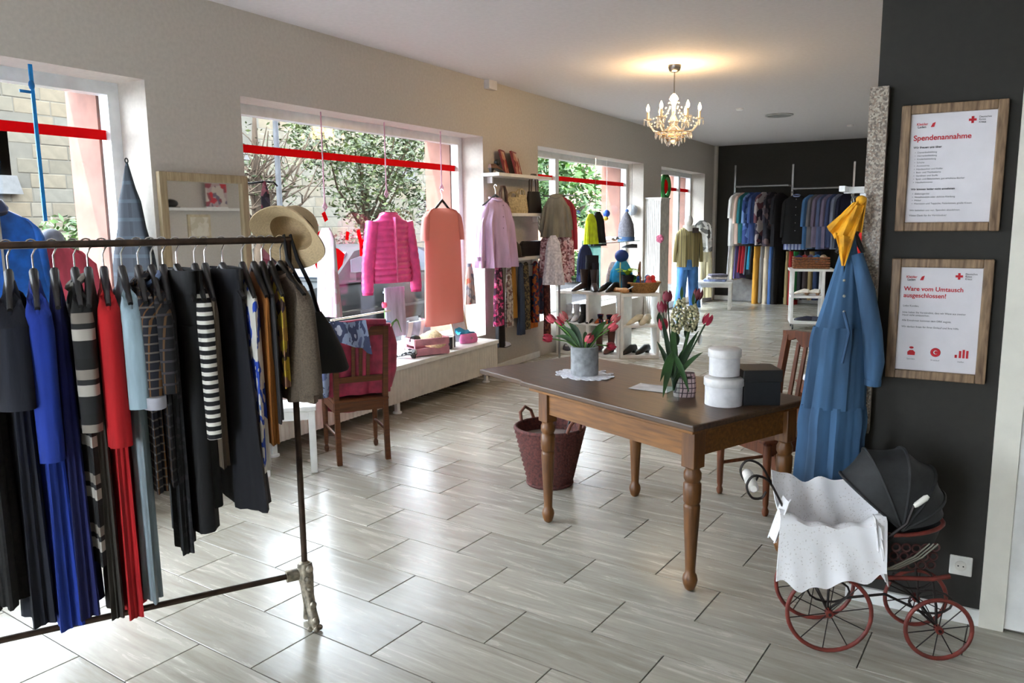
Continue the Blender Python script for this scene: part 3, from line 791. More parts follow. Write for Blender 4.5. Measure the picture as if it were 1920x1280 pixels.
DOTS = floral([(9, 10, 14), (9, 10, 14), (11, 11, 16), (34, 34, 38)], 70, 'dotted_cloth')
BLUEW = floral([(208, 204, 194), (208, 204, 194), (30, 66, 166), (196, 194, 190), (66, 100, 170)], 14, 'blue_brush_print', (1, 1, 0.45), 'noise')
YFLOW = floral([(60, 40, 30), (176, 134, 60), (186, 158, 50), (150, 110, 88), (60, 36, 60)], 26, 'yellow_floral')
HG = 'black hangers along the rack rail'
HL = 'black plastic hanger hooked on the dark iron rail'
_gl = [  # s, name, label, kw
    (-1.075, 'dress', 'black dress at the very left edge of the rack', dict(W=.2, L=1.05, M=BLACKC, hem=.24, TH=.06, seed=31)),
    (-0.985, 'lace_dress', 'black lace-textured dress beside the navy dress on the rack', dict(W=.2, L=1.02, M=LACE, sleeve=.25, hem=.25, T=.035, TH=.05, seed=32)),
    (-0.905, 'navy_dress', 'dark navy dress with short sleeves at the left of the rack', dict(W=.2, L=1.10, M=NAVY, sleeve=.3, hem=.23, T=.035, TH=.05, sr=(.085, .09), seed=33)),
    (-0.835, 'blue_dress', 'bright royal blue dress with long sleeves on the rack', dict(W=.2, L=1.14, M=BLUE, sleeve=.48, hem=.22, T=.035, TH=.055, sr=(.07, .06), seed=34)),
    (-0.775, 'blue_dress', 'darker blue dress just right of the bright blue one', dict(W=.18, L=1.12, M=BLUE2, hem=.21, T=.03, TH=.045, seed=35)),
    (-0.715, 'block_print_cardigan', 'long cardigan in black, grey and white blocks', dict(W=.2, L=0.95, M=ABSTR, sleeve=.4, hem=.2, T=.03, TH=.035, sr=(.06, .05), seed=36, collar=mat((150, 146, 138), .9))),
    (-0.675, 'olive_dress', 'dark olive grey dress between print cardigan and red dress', dict(W=.18, L=1.15, M=OLIVE, hem=.2, T=.025, TH=.03, seed=37)),
    (-0.628, 'red_dress', 'long bright red dress in the middle of the rack', dict(W=.2, L=1.16, M=REDC, sleeve=.46, hem=.2, T=.03, TH=.035, sr=(.06, .062), seed=38)),
    (-0.572, 'grey_blue_dress', 'long pale grey-blue dress right of the red dress', dict(W=.2, L=1.12, M=GREYB, sleeve=.34, hem=.2, T=.03, TH=.03, sr=(.06, .06), sm=LBLUE, seed=39)),
    (-0.520, 'plaid_shirt', 'navy and brown plaid shirt with white cuffs on the rack', dict(W=.2, L=.74, M=PLAID1, sleeve=.34, hem=.2, T=.028, TH=.03, sr=(.055, .052), seed=40, cuffs=mat((168, 168, 176), .8), collar=PLAID1)),
    (-0.478, 'plaid_shirt', 'darker brown plaid shirt just behind the navy plaid shirt', dict(W=.2, L=.72, M=PLAID2, sleeve=.3, hem=.2, T=.025, TH=.028, sr=(.05, .05), seed=41, collar=mat((120, 140, 180), .8))),
    (-0.440, 'dotted_dress', 'black dress with tiny grey dots on the rack', dict(W=.19, L=.97, M=DOTS, hem=.19, T=.028, TH=.03, seed=42)),
    (-0.335, 'striped_shirt', 'black shirt with white horizontal stripes on the rack', dict(W=.19, L=.5, M=STRP, sleeve=.48, hem=.18, T=.028, TH=.03, sr=(.045, .04), seed=44)),
    (-0.300, 'taupe_shirt', 'taupe sleeveless top beside the striped shirt', dict(W=.19, L=.68, M=TAUPE, hem=.18, T=.022, TH=.025, seed=45)),
    (-0.170, 'print_dress', 'cream dress with blue brush strokes near the rack end', dict(W=.2, L=.72, M=BLUEW, hem=.2, T=.026, TH=.03, seed=47)),
    (-0.128, 'ochre_shirt', 'ochre brown top near the end of the rack', dict(W=.2, L=.62, M=OCHRE, hem=.2, T=.02, TH=.022, seed=48)),
    (-0.098, 'grey_blouse', 'dark grey blouse between ochre and floral tops', dict(W=.2, L=.55, M=DGREY, hem=.2, T=.022, TH=.024, seed=49)),
    (-0.066, 'floral_blouse', 'brown and yellow floral blouse near the rack end', dict(W=.2, L=.42, M=YFLOW, hem=.19, T=.018, TH=.02, seed=50)),
    (-0.030, 'tweed_jacket', 'brown grey tweed jacket at the end of the rack', dict(W=.2, L=.47, M=TWEED, sleeve=.36, hem=.23, T=.03, TH=.06, sr=(.055, .06), seed=51, collar=mat((120, 100, 84), .9))),
]
_grd = random.Random(5)
hproto = None
def rack_hanger(s, tilt, lb):
    global hproto
    lb = 'black plastic hanger carrying the ' + ' '.join(lb.split()[:10])
    if hproto is None:
        hproto = hanger(rk(s), RZ + tilt, lb, HG); return hproto
    return dup(hproto, rk(s), RZ + tilt, lb)
for s, nm, lb, kw in _gl:
    tl = _grd.uniform(-0.05, 0.05) + (0.22 if nm == 'tweed_jacket' else 0)
    garment(nm, lb, 'clothing' if 'dress' not in nm else 'dress', rk(s), RZ + tl, **kw)
    rack_hanger(s, tl, lb)
trousers('black_trousers', 'long black trousers hanging in the middle of the rack', rk(-0.395), RZ + 0.16, .17, .93, BLACKC, 3, None, .032)
rack_hanger(-0.395, 0.16, 'long black trousers in the middle')
trousers('black_trousers', 'dark slim black trousers half hidden by the striped shirt', rk(-0.355), RZ + 0.1, .15, .85, cloth((15, 16, 18)), 5, None, .022)
skirt('navy_skirt', 'flared navy black skirt with its hem showing on the rack', rk(-0.24), RZ + 0.2, .15, .26, .86, NAVY2, 4, None, .03, .055, 6, .25)
rack_hanger(-0.24, 0.2, 'flared navy black skirt')
skirt('brown_skirt', 'short dark brown skirt behind the printed dress', rk(-0.205), RZ, .15, .2, .6, cloth((30, 25, 21)), 6, None, .02, .02, 6, .2)
# shoulder bag hanging from the rail end
bag = thing('shoulder_bag', 'black cloth shoulder bag hanging from the rail end', 'bag', rk(0.0, 0.0, ZR), math.atan2(RD.y, RD.x))
MB().loft([ring_pts(.035, .02, -.27, 28, 4, .05, 0, .055, -.1), ring_pts(.06, .035, -.33, 28, 4, .08, .4, .065, -.11), ring_pts(.075, .045, -.42, 28, 5, .1, .8, .085, -.12), ring_pts(.085, .045, -.49, 28, 5, .1, .9, .095, -.12), ring_pts(.08, .04, -.5, 28, 5, .1, .9, .095, -.12)]).build('body', BLACKC, bag)
for dx, ox in ((-0.012, 0.0), (0.012, 0.035)):
    MB().tube([(dx, 0.004, 0.018), (dx + ox * .4, -.03, -.07), (0.025 + ox, -.07, -.17), (0.045 + ox, -.1, -.28), (.05 + ox, -.105, -.31)], [.011, .013, .014, .014, .013], 8, True, .5).build('strap', BLACKC, bag)
# straw hat on the rail end
hat = thing('straw_hat', 'beige floppy straw sun hat on the end of the rack', 'hat', rk(0.005, 0.05, 1.588), 0, None, (R(-52), R(22), R(30)))
hat.scale = (.86, .86, .86)
STRAW = mat((186, 162, 124), 0.8, 0, 0.05, 90, 0.002, (1, 1, 6), name='straw')
def wavy(prof, n=44, wave=0.018, k=3, ph=0.6):
    rs = []
    for i, (r_, z) in enumerate(prof):
        f_ = max(0, (r_ - 0.10) / 0.1)
        rs.append([(r_ * math.cos(2 * math.pi * j / n) * 1.0, r_ * math.sin(2 * math.pi * j / n) * 0.92, z + wave * f_ * math.sin(k * 2 * math.pi * j / n + ph)) for j in range(n)])
    return rs
MB().loft(wavy([(0.10, 0.0), (0.125, -0.012), (0.15, -0.028), (0.17, -0.04), (0.168, -0.046), (0.148, -0.036), (0.12, -0.02), (0.096, -0.006)], 44, .02), False, False).build('brim', STRAW, hat)
MB().loft(wavy([(0.1, -0.004), (0.1, 0.03), (0.095, 0.07), (0.08, 0.098), (0.05, 0.11), (0.012, 0.106)], 32, 0), False, True).build('crown', STRAW, hat)
MB().loft(wavy([(0.1015, 0.0), (0.103, 0.012), (0.1015, 0.026)], 32, 0), False, False).build('hat_band', mat((92, 70, 48), .8), hat)
# ------------------------------------------------------------------ radiator benches under the windows
ENAMEL = mat((222, 216, 204), 0.4, 0, 0.02, name='cream_enamel')
def bench(y0, y1, label, mid):
    t = thing('radiator_bench', label, 'bench', (-4.07, y0, 0))
    L = y1 - y0; m = MB(); n = int(L / 0.045)
    prof = []
    for i in range(n):
        a = i * L / n
        prof += [(a, 0.0), (a + L / n * 0.35, 0.0), (a + L / n * 0.5, -0.006), (a + L / n * 0.85, -0.006)]
    prof.append((L, 0.0))
    m.loft([[(x, a, z) for a, x in prof] for z in (0.1, 0.385)], False, False, False)
    m.build('ribbed_front', ENAMEL, t)
    MB().box((-0.27, 0, 0.1), (-0.008, L, 0.385)).build('body', ENAMEL, t, False)
    b = MB()
    bevel(MB().box((-0.275, -0.0, 0.385), (0.02, L, 0.425)).build('top_board', WHITE, t, False), 0.006)
    k = 0
    for a in [0.35, L * 0.52, L - 0.16]:
        f_ = MB().box((-0.06, a - 0.02, 0.02), (-0.03, a + 0.02, 0.1)).build('foot', WHITE, t, False)
        MB().lathe([(0.04, 0), (0.04, 0.012), (0.02, 0.02)], (-0.045, a, 0), 12).build('foot_plate', WHITE, f_)
    return t
bench(3.46, 6.84, 'long white ribbed radiator bench under the middle window', True)
bench(0.3, 3.42, 'white ribbed radiator bench behind the clothes rack', False)
for n_, (a, b_) in enumerate(((0.15, 3.18), (3.91, 7.07), (8.29, 11.83))):
    struct('sill_%d' % (n_ + 1), MB().box((XG + 0.05, a, 0.42), (XL + 0.0, b_, 0.428)), WHITE)
ZB = 0.425
# ------------------------------------------------------------------ mirror between the windows and what it reflects
mir = thing('wall_mirror', 'framed mirror in pale wood between the two near windows', 'mirror', (XL, 3.555, 1.42))
PALEW = wood((150, 132, 100), (186, 168, 134), name='pale_wood', stretch=(12, 12, 1))
for a, b_ in (((0, -.35, -.53), (.035, -.295, .53)), ((0, .295, -.53), (.035, .35, .53)), ((0, -.295, .475), (.035, .295, .53)), ((0, -.295, -.53), (.035, .295, -.475))):
    bevel(MB().box(a, b_).build('frame_bar', PALEW, mir, False), 0.006)
MB().box((0.004, -.295, -.475), (.014, .295, .475)).build('mirror_glass', mat((225, 226, 224), 0.02, 1, 0), mir, False)
def refl(px, py, xw=1.2):
    m = at_x(XL + 0.014, px, py); c = Vector((2 * (XL + 0.014), 0, 1.62)); return c + (m - c) * ((xw - c.x) / (m.x - c.x))
_a, _b = refl(298, 392), refl(446, 392)
rsh = thing('wall_shelf', 'white wall shelf seen reflected in the pale framed mirror', 'shelf', (1.2, (_a.y + _b.y) / 2, _a.z))
_w = abs(_b.y - _a.y) / 2 + 0.4
MB().box((-0.22, -_w, -0.02), (0, _w, 0.02)).build('board', WHITE, rsh, False)
for s_ in (-1, 1): MB().box((-0.18, s_ * _w * 0.8 - .015, -0.12), (0, s_ * _w * 0.8 + .015, -0.02)).build('bracket', WHITE, rsh, False)
_m = refl(395, 372)
mag = thing('picture_card', 'colourful picture card on the shelf reflected in the mirror', 'picture', (1.08, _m.y, _a.z + 0.02))
MB().box((-0.012, -.19, 0), (0.0, .19, .36)).build('card', floral([(150, 80, 90), (190, 170, 170), (120, 110, 130), (200, 60, 70), (210, 200, 190)], 14, 'magazine_print'), mag, False)
MB().box((-0.02, -.2, -0.0), (0.012, .2, .02)).build('stand', WHITE, mag, False)
_m = refl(372, 425)
pic = thing('framed_print', 'small beige framed print reflected in the mirror', 'picture', (1.19, _m.y, _m.z))
MB().box((-0.02, -.2, -.18), (0, .2, .18)).build('frame', mat((196, 180, 150), .6), pic, False)
MB().box((-0.026, -.16, -.14), (-.019, .16, .14)).build('print', floral([(214, 206, 188), (200, 190, 168), (222, 216, 200)], 16, 'sepia_print'), pic, False)
_m = refl(310, 382)
shc = thing('dark_shoe', 'dark shoe on the shelf reflected in the mirror', 'shoe', (1.08, _m.y, _a.z + 0.02))
MB().ball((0, 0, .06), .1, 12, 8, (.5, 1.2, .6)).build('upper', BLACK, shc); MB().box((-.04, -.12, 0), (.04, .12, .012)).build('sole', BLACK, shc, False)
# hook and floral scarf right of the mirror
hk = thing('wall_hook', 'black iron hook right of the pale framed mirror', 'hook', (XL, 3.905, 1.9))
MB().tube([(0, -.0, 0), (.05, 0.01, .0), (.1, .08, .012), (.12, .15, .012), (.125, .18, -.015)], .007, 8).build('arm', BLACKP, hk)
MB().box((-0.0, -.02, -.03), (.008, .02, .03)).build('back_plate', BLACKP, hk, False)
PFLOR = floral([(62, 44, 62), (120, 50, 66), (70, 60, 76), (150, 90, 100), (40, 34, 44)], 22, 'plum_floral')
def drape(name, label, cat, loc, keys, M, rz=0, k=5, amp=.2, seed=1, part='cloth', extra=None, group=None, n=28):
    t = thing(name, label, cat, loc, rz, group); rs = []
    N = 14
    z0, z1 = keys[0][0], keys[-1][0]
    for i in range(N + 1):
        z = z0 + (z1 - z0) * i / N
        a = interp([(q[0] * -1, q[1]) for q in keys], -z); b = interp([(q[0] * -1, q[2]) for q in keys], -z); cx = interp([(q[0] * -1, q[3] if len(q) > 3 else 0) for q in keys], -z)
        rs.append(ring_pts(a, b, z, n, k, amp * min(1, 0.2 + i / N), seed * 1.3 + 0.2 * math.sin(i), cx))
    MB().loft(rs).build(part, M, t)
    if extra: extra(t)
    return t
drape('floral_scarf', 'plum floral scarf hanging behind the straw hat', 'scarf', (XL + .1, 3.99, 1.89), [(0, .015, .012), (-.08, .03, .02), (-.5, .05, .025), (-.95, .055, .03)], PFLOR, R(60), 5, .3, 2, extra=lambda t: MB().torus((0, 0, 0), .02, .01, 'x', 12, 6).build('knot', PFLOR, t))

# ------------------------------------------------------------------ left window display
rj = garment('rain_jacket', 'bright blue rain jacket hanging in the left window', 'jacket', (-4.42, 2.27, 1.83), R(78), W=.2, L=.62, M=mat((24, 92, 178), .4, 0, .12, 12, .004), sleeve=.5, hem=.24, T=.06, TH=.08, k=5, amp=.15, seed=61, collar=mat((40, 50, 78), .6), zipper=CHROME)
MB().loft([ring_pts(a, b, z, 20, 3, .05, 0, 0, y) for a, b, z, y in ((.075, .06, -.15, .02), (.085, .07, -.11, .03), (.06, .05, -.07, .03), (.02, .02, -.055, .03))]).build('hood', mat((36, 56, 98), .5), rj)
rb = thing('blue_ribbon', 'light blue ribbon hanging from the top of the left window', 'ribbon', (-4.45, 2.56, ZH))
MB().box((-0.004, -.01, -.84), (.004, .01, 0)).build('band', mat((0, 128, 200), .5), rb, False)
MB().ball((0, -.002, -.11), .018, 8, 6, (.6, 1, 1.6)).build('knot', mat((0, 110, 180), .5), rb); MB().box((-.003, -.07, -.155), (.003, 0, -.14)).build('loose_end', mat((0, 110, 180), .5), rb, False)
ROSE = cloth((186, 70, 88))
pj = garment('rose_top', 'rose red top on a grey form in the left window', 'clothing', (-4.43, 2.57, 1.62), R(80), W=.19, L=.55, M=ROSE, sleeve=.3, hem=.2, T=.07, TH=.09, k=5, amp=.1, seed=62, drop=.07, neck=.07)
MB().ball((0, 0, -.075), .07, 14, 8, (1, .8, .9)).build('grey_neck', mat((140, 146, 156), .7), pj)
drape('plaid_blanket', 'grey-blue plaid blanket hung to a point beside the left window', 'blanket', (-4.44, 3.08, 2.0), [(0, .006, .006), (-.06, .025, .016), (-.3, .085, .03), (-.65, .15, .045), (-1.1, .17, .05)], plaid((38, 46, 54), (26, 32, 40), (50, 60, 69), 9, 'grey_plaid'), R(20), 4, .22, 3, extra=lambda t: MB().torus((0, 0, .01), .014, .004, 'x', 12, 6).build('loop', BLACK, t))
# white stool leg behind the rack
ws = thing('white_stool', 'white wooden stool behind the end of the rack', 'stool', (-3.78, 3.64, 0), R(45))
for x in (-.15, .15):
    for y in (-.1, .1): bevel(MB().box((x - .022, y - .022, 0), (x + .022, y + .022, .42)).build('leg', WHITE, ws, False), .004)
bevel(MB().box((-.18, -.13, .42), (.18, .13, .45)).build('seat', WHITE, ws, False), .006)
MB().box((-.15, -.115, .36), (.15, -.09, .42)).box((-.15, .09, .36), (.15, .115, .42)).build('apron', WHITE, ws, False)

# ------------------------------------------------------------------ middle window display
PCORD = mat((196, 150, 170), .7)
def cord(y, z1, label):
    t = thing('hanging_string', label, 'string', (-4.45, y, ZH))
    MB().rod((0, 0, z1 - ZH + .02), (0, 0, 0), .0055, 6).build('strand', PCORD, t)
    MB().tube([(0, 0, z1 - ZH + .09), (.012, .012, z1 - ZH + .05), (0, 0, z1 - ZH + .02), (-.012, -.012, z1 - ZH + .05), (0, 0, z1 - ZH + .09)], .006, 6).build('knot', PCORD, t)
    return t
cord(4.80, 1.70, 'pink cord above the white blouse in the window'); cord(5.59, 1.82, 'pink cord above the pink puffer jacket'); cord(6.45, 1.90, 'thin pink cord above the salmon dress')
WPINK = floral([(190, 184, 194), (190, 182, 188), (184, 150, 160), (196, 194, 202)], 9, 'white_pink_print', (1, 1, .4), 'noise')
wbl = garment('white_blouse', 'white and pale pink blouse seen edge-on in the window', 'clothing', (-4.45, 4.80, 1.70), R(-18), W=.13, L=.72, M=WPINK, hem=.15, T=.03, TH=.055, k=5, amp=.2, seed=63)
def puffer(label, loc, rz):
    t = thing('puffer_jacket', label, 'jacket', loc, rz); P_ = mat((238, 78, 146), .38, 0, .05, 14, name='pink_nylon')
    rs = []
    N = 60
    for i in range(N + 1):
        f_ = i / N; z = -.12 - .62 * f_
        a = interp([(0, .06), (.06, .11), (.16, .195), (.5, .18), (1, .2)], f_); b = interp([(0, .04), (.15, .065), (1, .085)], f_)
        q = 1 + .05 * abs(math.sin(f_ * 12.5 * math.pi)) if f_ > .1 else 1
        rs.append(ring_pts(a * q, b * (1 + (q - 1) * 3), z, 32, 6, .04, .5))
    MB().loft(rs, False, True).build('body', P_, t)
    for s_ in (-1, 1):
        pts = []; rad = []
        for i in range(41):
            f_ = i / 40; pts.append((s_ * (.175 + .085 * math.sin(f_ * 1.5)), -.01 * f_, -.2 - .62 * f_)); rad.append((.062 - .012 * f_) * (1 + .10 * abs(math.sin(f_ * 11 * math.pi))))
        so = MB().tube(pts, rad, 12, True, .85, (0, 1, 0)).build('sleeve', P_, t)
        MB().tube([pts[-1], (pts[-1][0], pts[-1][1], pts[-1][2] - .02)], .05, 12, True, .85, (0, 1, 0)).build('cuff', mat((206, 44, 108), .5), so)
    MB().loft([ring_pts(a, b, z, 24, 4, .03, 0, x, y) for a, b, z, x, y in ((.06, .045, -.115, 0, .0), (.085, .06, -.125, .02, .04), (.11, .055, -.18, .04, .09), (.08, .03, -.27, .05, .1))], False, True).build('hood', mat((196, 30, 84), .4), t)
    MB().box((-.006, -.1, -.74), (.006, -.06, -.16)).build('zip', mat((236, 110, 160), .4), t, False)
    return t
puffer('hot pink quilted puffer jacket hanging in the middle window', (-4.44, 5.61, 1.83), R(72))
skirt('grey_skirt', 'pale grey lilac skirt below the pink puffer jacket', (-4.50, 5.72, 1.13), R(80), .12, .13, .45, cloth((176, 172, 190)), 3, None, .02, .03, 7, .2)
SALM = film((216, 146, 134), .22)
garment('salmon_dress', 'straight salmon pink dress hanging in the middle window', 'dress', (-4.40, 6.38, 1.87), R(82), W=.235, L=1.14, M=SALM, sleeve=.26, sr=(.06, .065), hem=.27, T=.035, TH=.05, k=4, amp=.06, seed=64, neck=.1, waist=.255, drop=.06)
hanger((-4.40, 6.38, 1.92), R(82), 'black hanger carrying the salmon dress', 'hangers in the window', BLACKP, .13)
LIL = mat((204, 174, 204), .7, 0, .05, 14, .03, (1, 1, .2), name='lilac_cloth')
garment('lilac_blouse', 'gathered lilac blouse on the wall beside the middle window', 'clothing', (-4.2, 7.06, 1.98), R(76), W=.17, L=.72, M=LIL, sleeve=.55, sr=(.085, .07), hem=.25, T=.085, TH=.115, k=9, amp=.42, seed=65, waist=.24, n=72, collar=LIL, cuffs=LIL, out=.06, buttons=mat((150, 120, 150), .5))
hanger((-4.2, 7.06, 1.98), R(76), 'grey hanger carrying the gathered lilac blouse', 'hangers in the window', mat((70, 78, 82), .5))
OFLOR = floral([(176, 168, 170), (214, 120, 96), (128, 128, 138), (200, 170, 160)], 18, 'orange_floral')
drape('floral_scarf', 'grey and orange floral scarf under the lilac blouse', 'scarf', (-4.37, 6.80, 1.2), [(0, .03, .02), (-.15, .05, .03), (-.42, .07, .03)], OFLOR, R(80), 5, .25, 4)
# display bar
_a, _b = at_x(-4.5, 620, 600), at_x(-4.5, 757, 577)
dbar = thing('display_bar', 'thin cream display bar on two feet in the window', 'bar', (-4.5, (_a.y + _b.y) / 2, ZB))
MB().rod((0, _a.y - (_a.y + _b.y) / 2, .4), (0, _b.y - (_a.y + _b.y) / 2, .4), .009).build('rail', mat((206, 198, 180), .4), dbar)
for s_ in (-1, 1): MB().rod((0, s_ * .45, 0), (0, s_ * .45, .4), .005).build('support', CHROME, dbar)
def tulip(parent, base, tip, col, bend=(0, 0, 0), r=.02, stem=None, name='tulip_flower', size=1.0):
    base, tip = Vector(base), Vector(tip); mid = (base + tip) / 2 + Vector(bend)
    s_ = MB().tube([base, mid, tip], [.004, .0035, .004], 6).build('stem', stem or mat((86, 128, 52), .6), parent)
    d = (tip - mid).normalized(); q = d.to_track_quat('Z', 'Y').to_matrix()
    def T(p): return tip + q @ (Vector(p) * size)
    for k in range(6):
        a = k * math.pi / 3; rr = r * (1 if k % 2 else .9)
        g_ = []
        for i in range(6):
            f_ = i / 5; w = .55 * math.sin(math.pi * min(1, f_ * .85 + .12)); z = f_ * .055
            rad = rr * (0.25 + .95 * math.sin(math.pi * (.18 + .62 * f_)))
            g_.append([T((rad * math.cos(a + w * t), rad * math.sin(a + w * t), z)) for t in (-1, -.5, 0, .5, 1)])
        MB().sheet(g_, .0015).build('petal', col, s_)
    return s_
# vase with tulip on the bench
ZB2 = .43
v = thing('ribbed_vase', 'slim grey-blue vase with one pink tulip on the bench', 'vase', (-4.42, 5.50, ZB2))
MB().lathe([(.035, 0), (.04, .05), (.04, .27), (.032, .3), (.036, .32), (.03, .32), (.03, .28)], n=18, cap1=False).build('body', mat((96, 116, 140), .4), v)
tulip(v, (0, 0, .2), (-.0, -.03, .44), mat((232, 92, 128), .6), (0, -.02, 0))
MB().sheet([[(0, 0, .2), (.0, .02, .2)], [(.01, .05, .3), (.01, .09, .3)], [(.01, .12, .33), (.01, .15, .31)], [(.0, .2, .2), (.0, .21, .19)]], .002).build('leaf', mat((74, 120, 52), .6), v)
v2 = thing('glass_tumbler', 'clear blue glass upside down behind the pink chair', 'glass', (-4.48, 5.02, .43))
MB().lathe([(.04, 0), (.035, .2), (.036, .3), (.03, .3), (.03, .05)], n=16).build('bowl', mat((150, 176, 186), .15), v2); MB().lathe([(.042, -.0), (.042, .012)], n=16).build('base', mat((170, 190, 196), .2), v2)
# doll sized floral dress form
fd = garment('doll_dress', 'white floral doll dress standing on the bench', 'clothing', (-4.28, 5.20, .86), R(70), W=.06, L=.32, M=floral([(232, 232, 228), (230, 230, 224), (222, 150, 160), (226, 206, 150), (236, 236, 234)], 30, 'doll_floral'), hem=.09, T=.03, TH=.06, k=5, amp=.1, seed=66, drop=.03, neck=.02, top=-.08)
MB().rod((0, 0, -.43), (0, 0, -.08), .008).lathe([(.05, -.43), (.05, -.42)]).build('stand', mat((176, 130, 110), .5), fd)
# pink crate
def crate():
    t = thing('pink_crate', 'pink wooden crate with slatted sides on the bench', 'crate', (-4.18, 5.77, ZB2), R(62)); P_ = mat((214, 148, 160), .6, 0, .06)
    for z in (.0, .085):
        for y in (-.1, .1): MB().box((-.17, y - .006, z + .01), (.17, y + .006, z + .07)).build('slat', P_, t, False)
        for x in (-.17, .17): MB().box((x - .006, -.1, z + .01), (x + .006, .1, z + .07)).build('slat', P_, t, False)
    for x in (-.16, .16):
        for y in (-.088, .088): MB().box((x - .01, y - .01, 0), (x + .01, y + .01, .155)).build('corner_post', P_, t, False)
    MB().box((-.165, -.1, .004), (.165, .1, .012)).build('bottom', P_, t, False)
crate()
ch_ = thing('cream_hat', 'cream straw hat lying in the pink crate', 'hat', (-4.16, 5.83, ZB2 + .115), 0, None, (R(15), R(20), 0))
MB().lathe([(.13, 0), (.135, .006), (.085, .018), (.08, .06), (.05, .085), (.01, .088)], n=24).build('crown', mat((222, 204, 160), .8, 0, .08, 60), ch_)
MB().lathe([(.083, .02), (.084, .034)], n=24, cap0=False, cap1=False).build('hat_band', mat((176, 150, 110), .8), ch_)
def shoe(name, label, loc, rz, M, L=.25, heel=0.0, shaft=0.0, sole=None, group=None, open_=True, w=.042, lace=None):
    t = thing(name, label, 'shoe' if shaft < .06 else 'boot', loc, rz, group)
    h0 = heel
    def Z(y): return h0 * max(0, min(1, (.12 - y) / .16)) + .008
    def hw(y): return w * (0.78 + 0.28 * math.sin(math.pi * min(1, max(0, (y + .13) / .26)))) * (1 if y < .08 else max(.25, 1 - (y - .08) / .07))
    ys = [-.12, -.09, -.04, .02, .06, .09, .11, .125]; k = L / .25
    rs = []
    for y in ys:
        z = Z(y); top = interp([(-.12, .055), (-.04, .06), (.03, .045), (.09, .03), (.125, .012)], y)
        a = hw(y); rs.append([(a * math.cos(q) * k, y * k, (z + (top * max(0, math.sin(q)) if math.sin(q) > 0 else -.004)) * k) for q in [2 * math.pi * j / 14 for j in range(14)]])
    MB().loft(rs).build('upper', M, t)
    MB().loft([[(x * 1.06 * hw(y) / 1 * k, y * k * 1.02, (Z(y) + dz) * k) for x, dz in ((-1, -.008), (1, -.008), (1, .002), (-1, .002))] for y in ys]).build('sole', sole or BLACKP, t, False)
    if heel: MB().loft([[(x * .03 * k, (y - .09) * k, z) for x, y in ((-1, -.025), (1, -.025), (1, .025), (-1, .025))] if z > 0.01 else [(x * .018 * k, (y - .095) * k, z) for x, y in ((-1, -.015), (1, -.015), (1, .015), (-1, .015))] for z in (0.0, (heel + .006) * k)]).build('heel', sole or BLACKP, t, False)
    if shaft: MB().loft([ring_pts(a * k, b * k, (Z(-.07) + z) * k, 16, 4, .03, 0, 0, -.07 * k, 1) for a, b, z in ((.036, .052, .03), (.035, .045, .07), (.042, .052, .06 + shaft * .5), (.046, .056, .06 + shaft))], True, False).build('shaft', M, t)
    if lace:
        for i in range(3): MB().rod((-.02 * k, (.0 + .02 * i) * k, (.062 - .006 * i + h0 * .4) * k), (.02 * k, (.0 + .02 * i) * k, (.062 - .006 * i + h0 * .4) * k), .003, 5).build('lace', lace, t)
    return t
shoe('black_shoe', 'black shoe left of the straw hat in the crate', (-4.26, 5.70, ZB2 + .13), R(20), BLACK, .2)
shoe('patterned_sandal', 'black and white sandal in front of the slim vase', (-4.22, 5.50, ZB2), R(100), floral([(30, 30, 30), (220, 220, 220), (120, 120, 120)], 40, 'checked_leather'), .2, .04)
bxb = thing('black_box', 'small black and white gift box on the bench', 'box', (-4.2, 6.12, ZB2), R(15))
bevel(MB().box((-.06, -.07, 0), (.06, .07, .11)).build('box', BLACK, bxb, False), .004); bevel(MB().box((-.063, -.02, 0), (.063, .02, .113)).build('ribbon', WHITE, bxb, False), .002)
# leaning white board, pink bag, blue cloth
wbd = thing('leaning_board', 'tall white board leaning in the corner of the window', 'board', (-4.36, 6.62, ZB2), R(-12), None, (0, R(-14), R(-6)))
MB().box((-.012, -.11, 0), (.0, .11, .42)).build('board', mat((240, 240, 236), .5), wbd, False)
for s_ in (-1, 1): MB().box((-.014, s_ * .11 - .008, 0), (.006, s_ * .11 + .008, .425)).build('edge', mat((206, 186, 150), .6), wbd, False)
pb_ = thing('pink_clutch', 'small shiny pink clutch beside the leaning board', 'bag', (-4.2, 6.5, ZB2), R(70))
MB().loft([ring_pts(a, b, z, 20, 3, .05, 0) for a, b, z in ((.1, .04, 0), (.11, .05, .03), (.1, .03, .075), (.09, .012, .09))]).build('body', mat((226, 120, 172), .3), pb_); MB().ball((0, -.045, .05), .012, 8, 6).build('clasp', CHROME, pb_)
cy = thing('turquoise_cloth', 'folded turquoise cloth on the bench', 'cloth', (-4.3, 6.55, ZB2 + .1), R(60), None, (0, R(20), R(60)))
MB().sheet([[(x * .05, y * .06, .03 * math.sin(x * 1.5 + y)) for y in range(-1, 3)] for x in range(-1, 3)], .012).build('fold', mat((30, 150, 190), .7), cy); MB().sheet([[(x * .05, y * .05, -.015 + .03 * math.sin(x * 1.5 + y)) for y in range(-1, 3)] for x in range(-1, 3)], .012).build('fold', mat((60, 170, 205), .7), cy)
gcl = thing('grey_cloth', 'pale grey cloth draped at the back of the bench', 'cloth', (-4.5, 6.02, ZB2))
MB().sheet([[(.04 * math.sin(j * 1.3 + i * .3), -.2 + .04 * j, .26 - .03 * i + .015 * math.sin(j)) for j in range(11)] for i in range(9)], .006).build('drape', cloth((176, 184, 200)), gcl)
MB().box((-.02, -.18, 0), (-.005, .18, .25)).build('stand', WHITE, gcl, False)

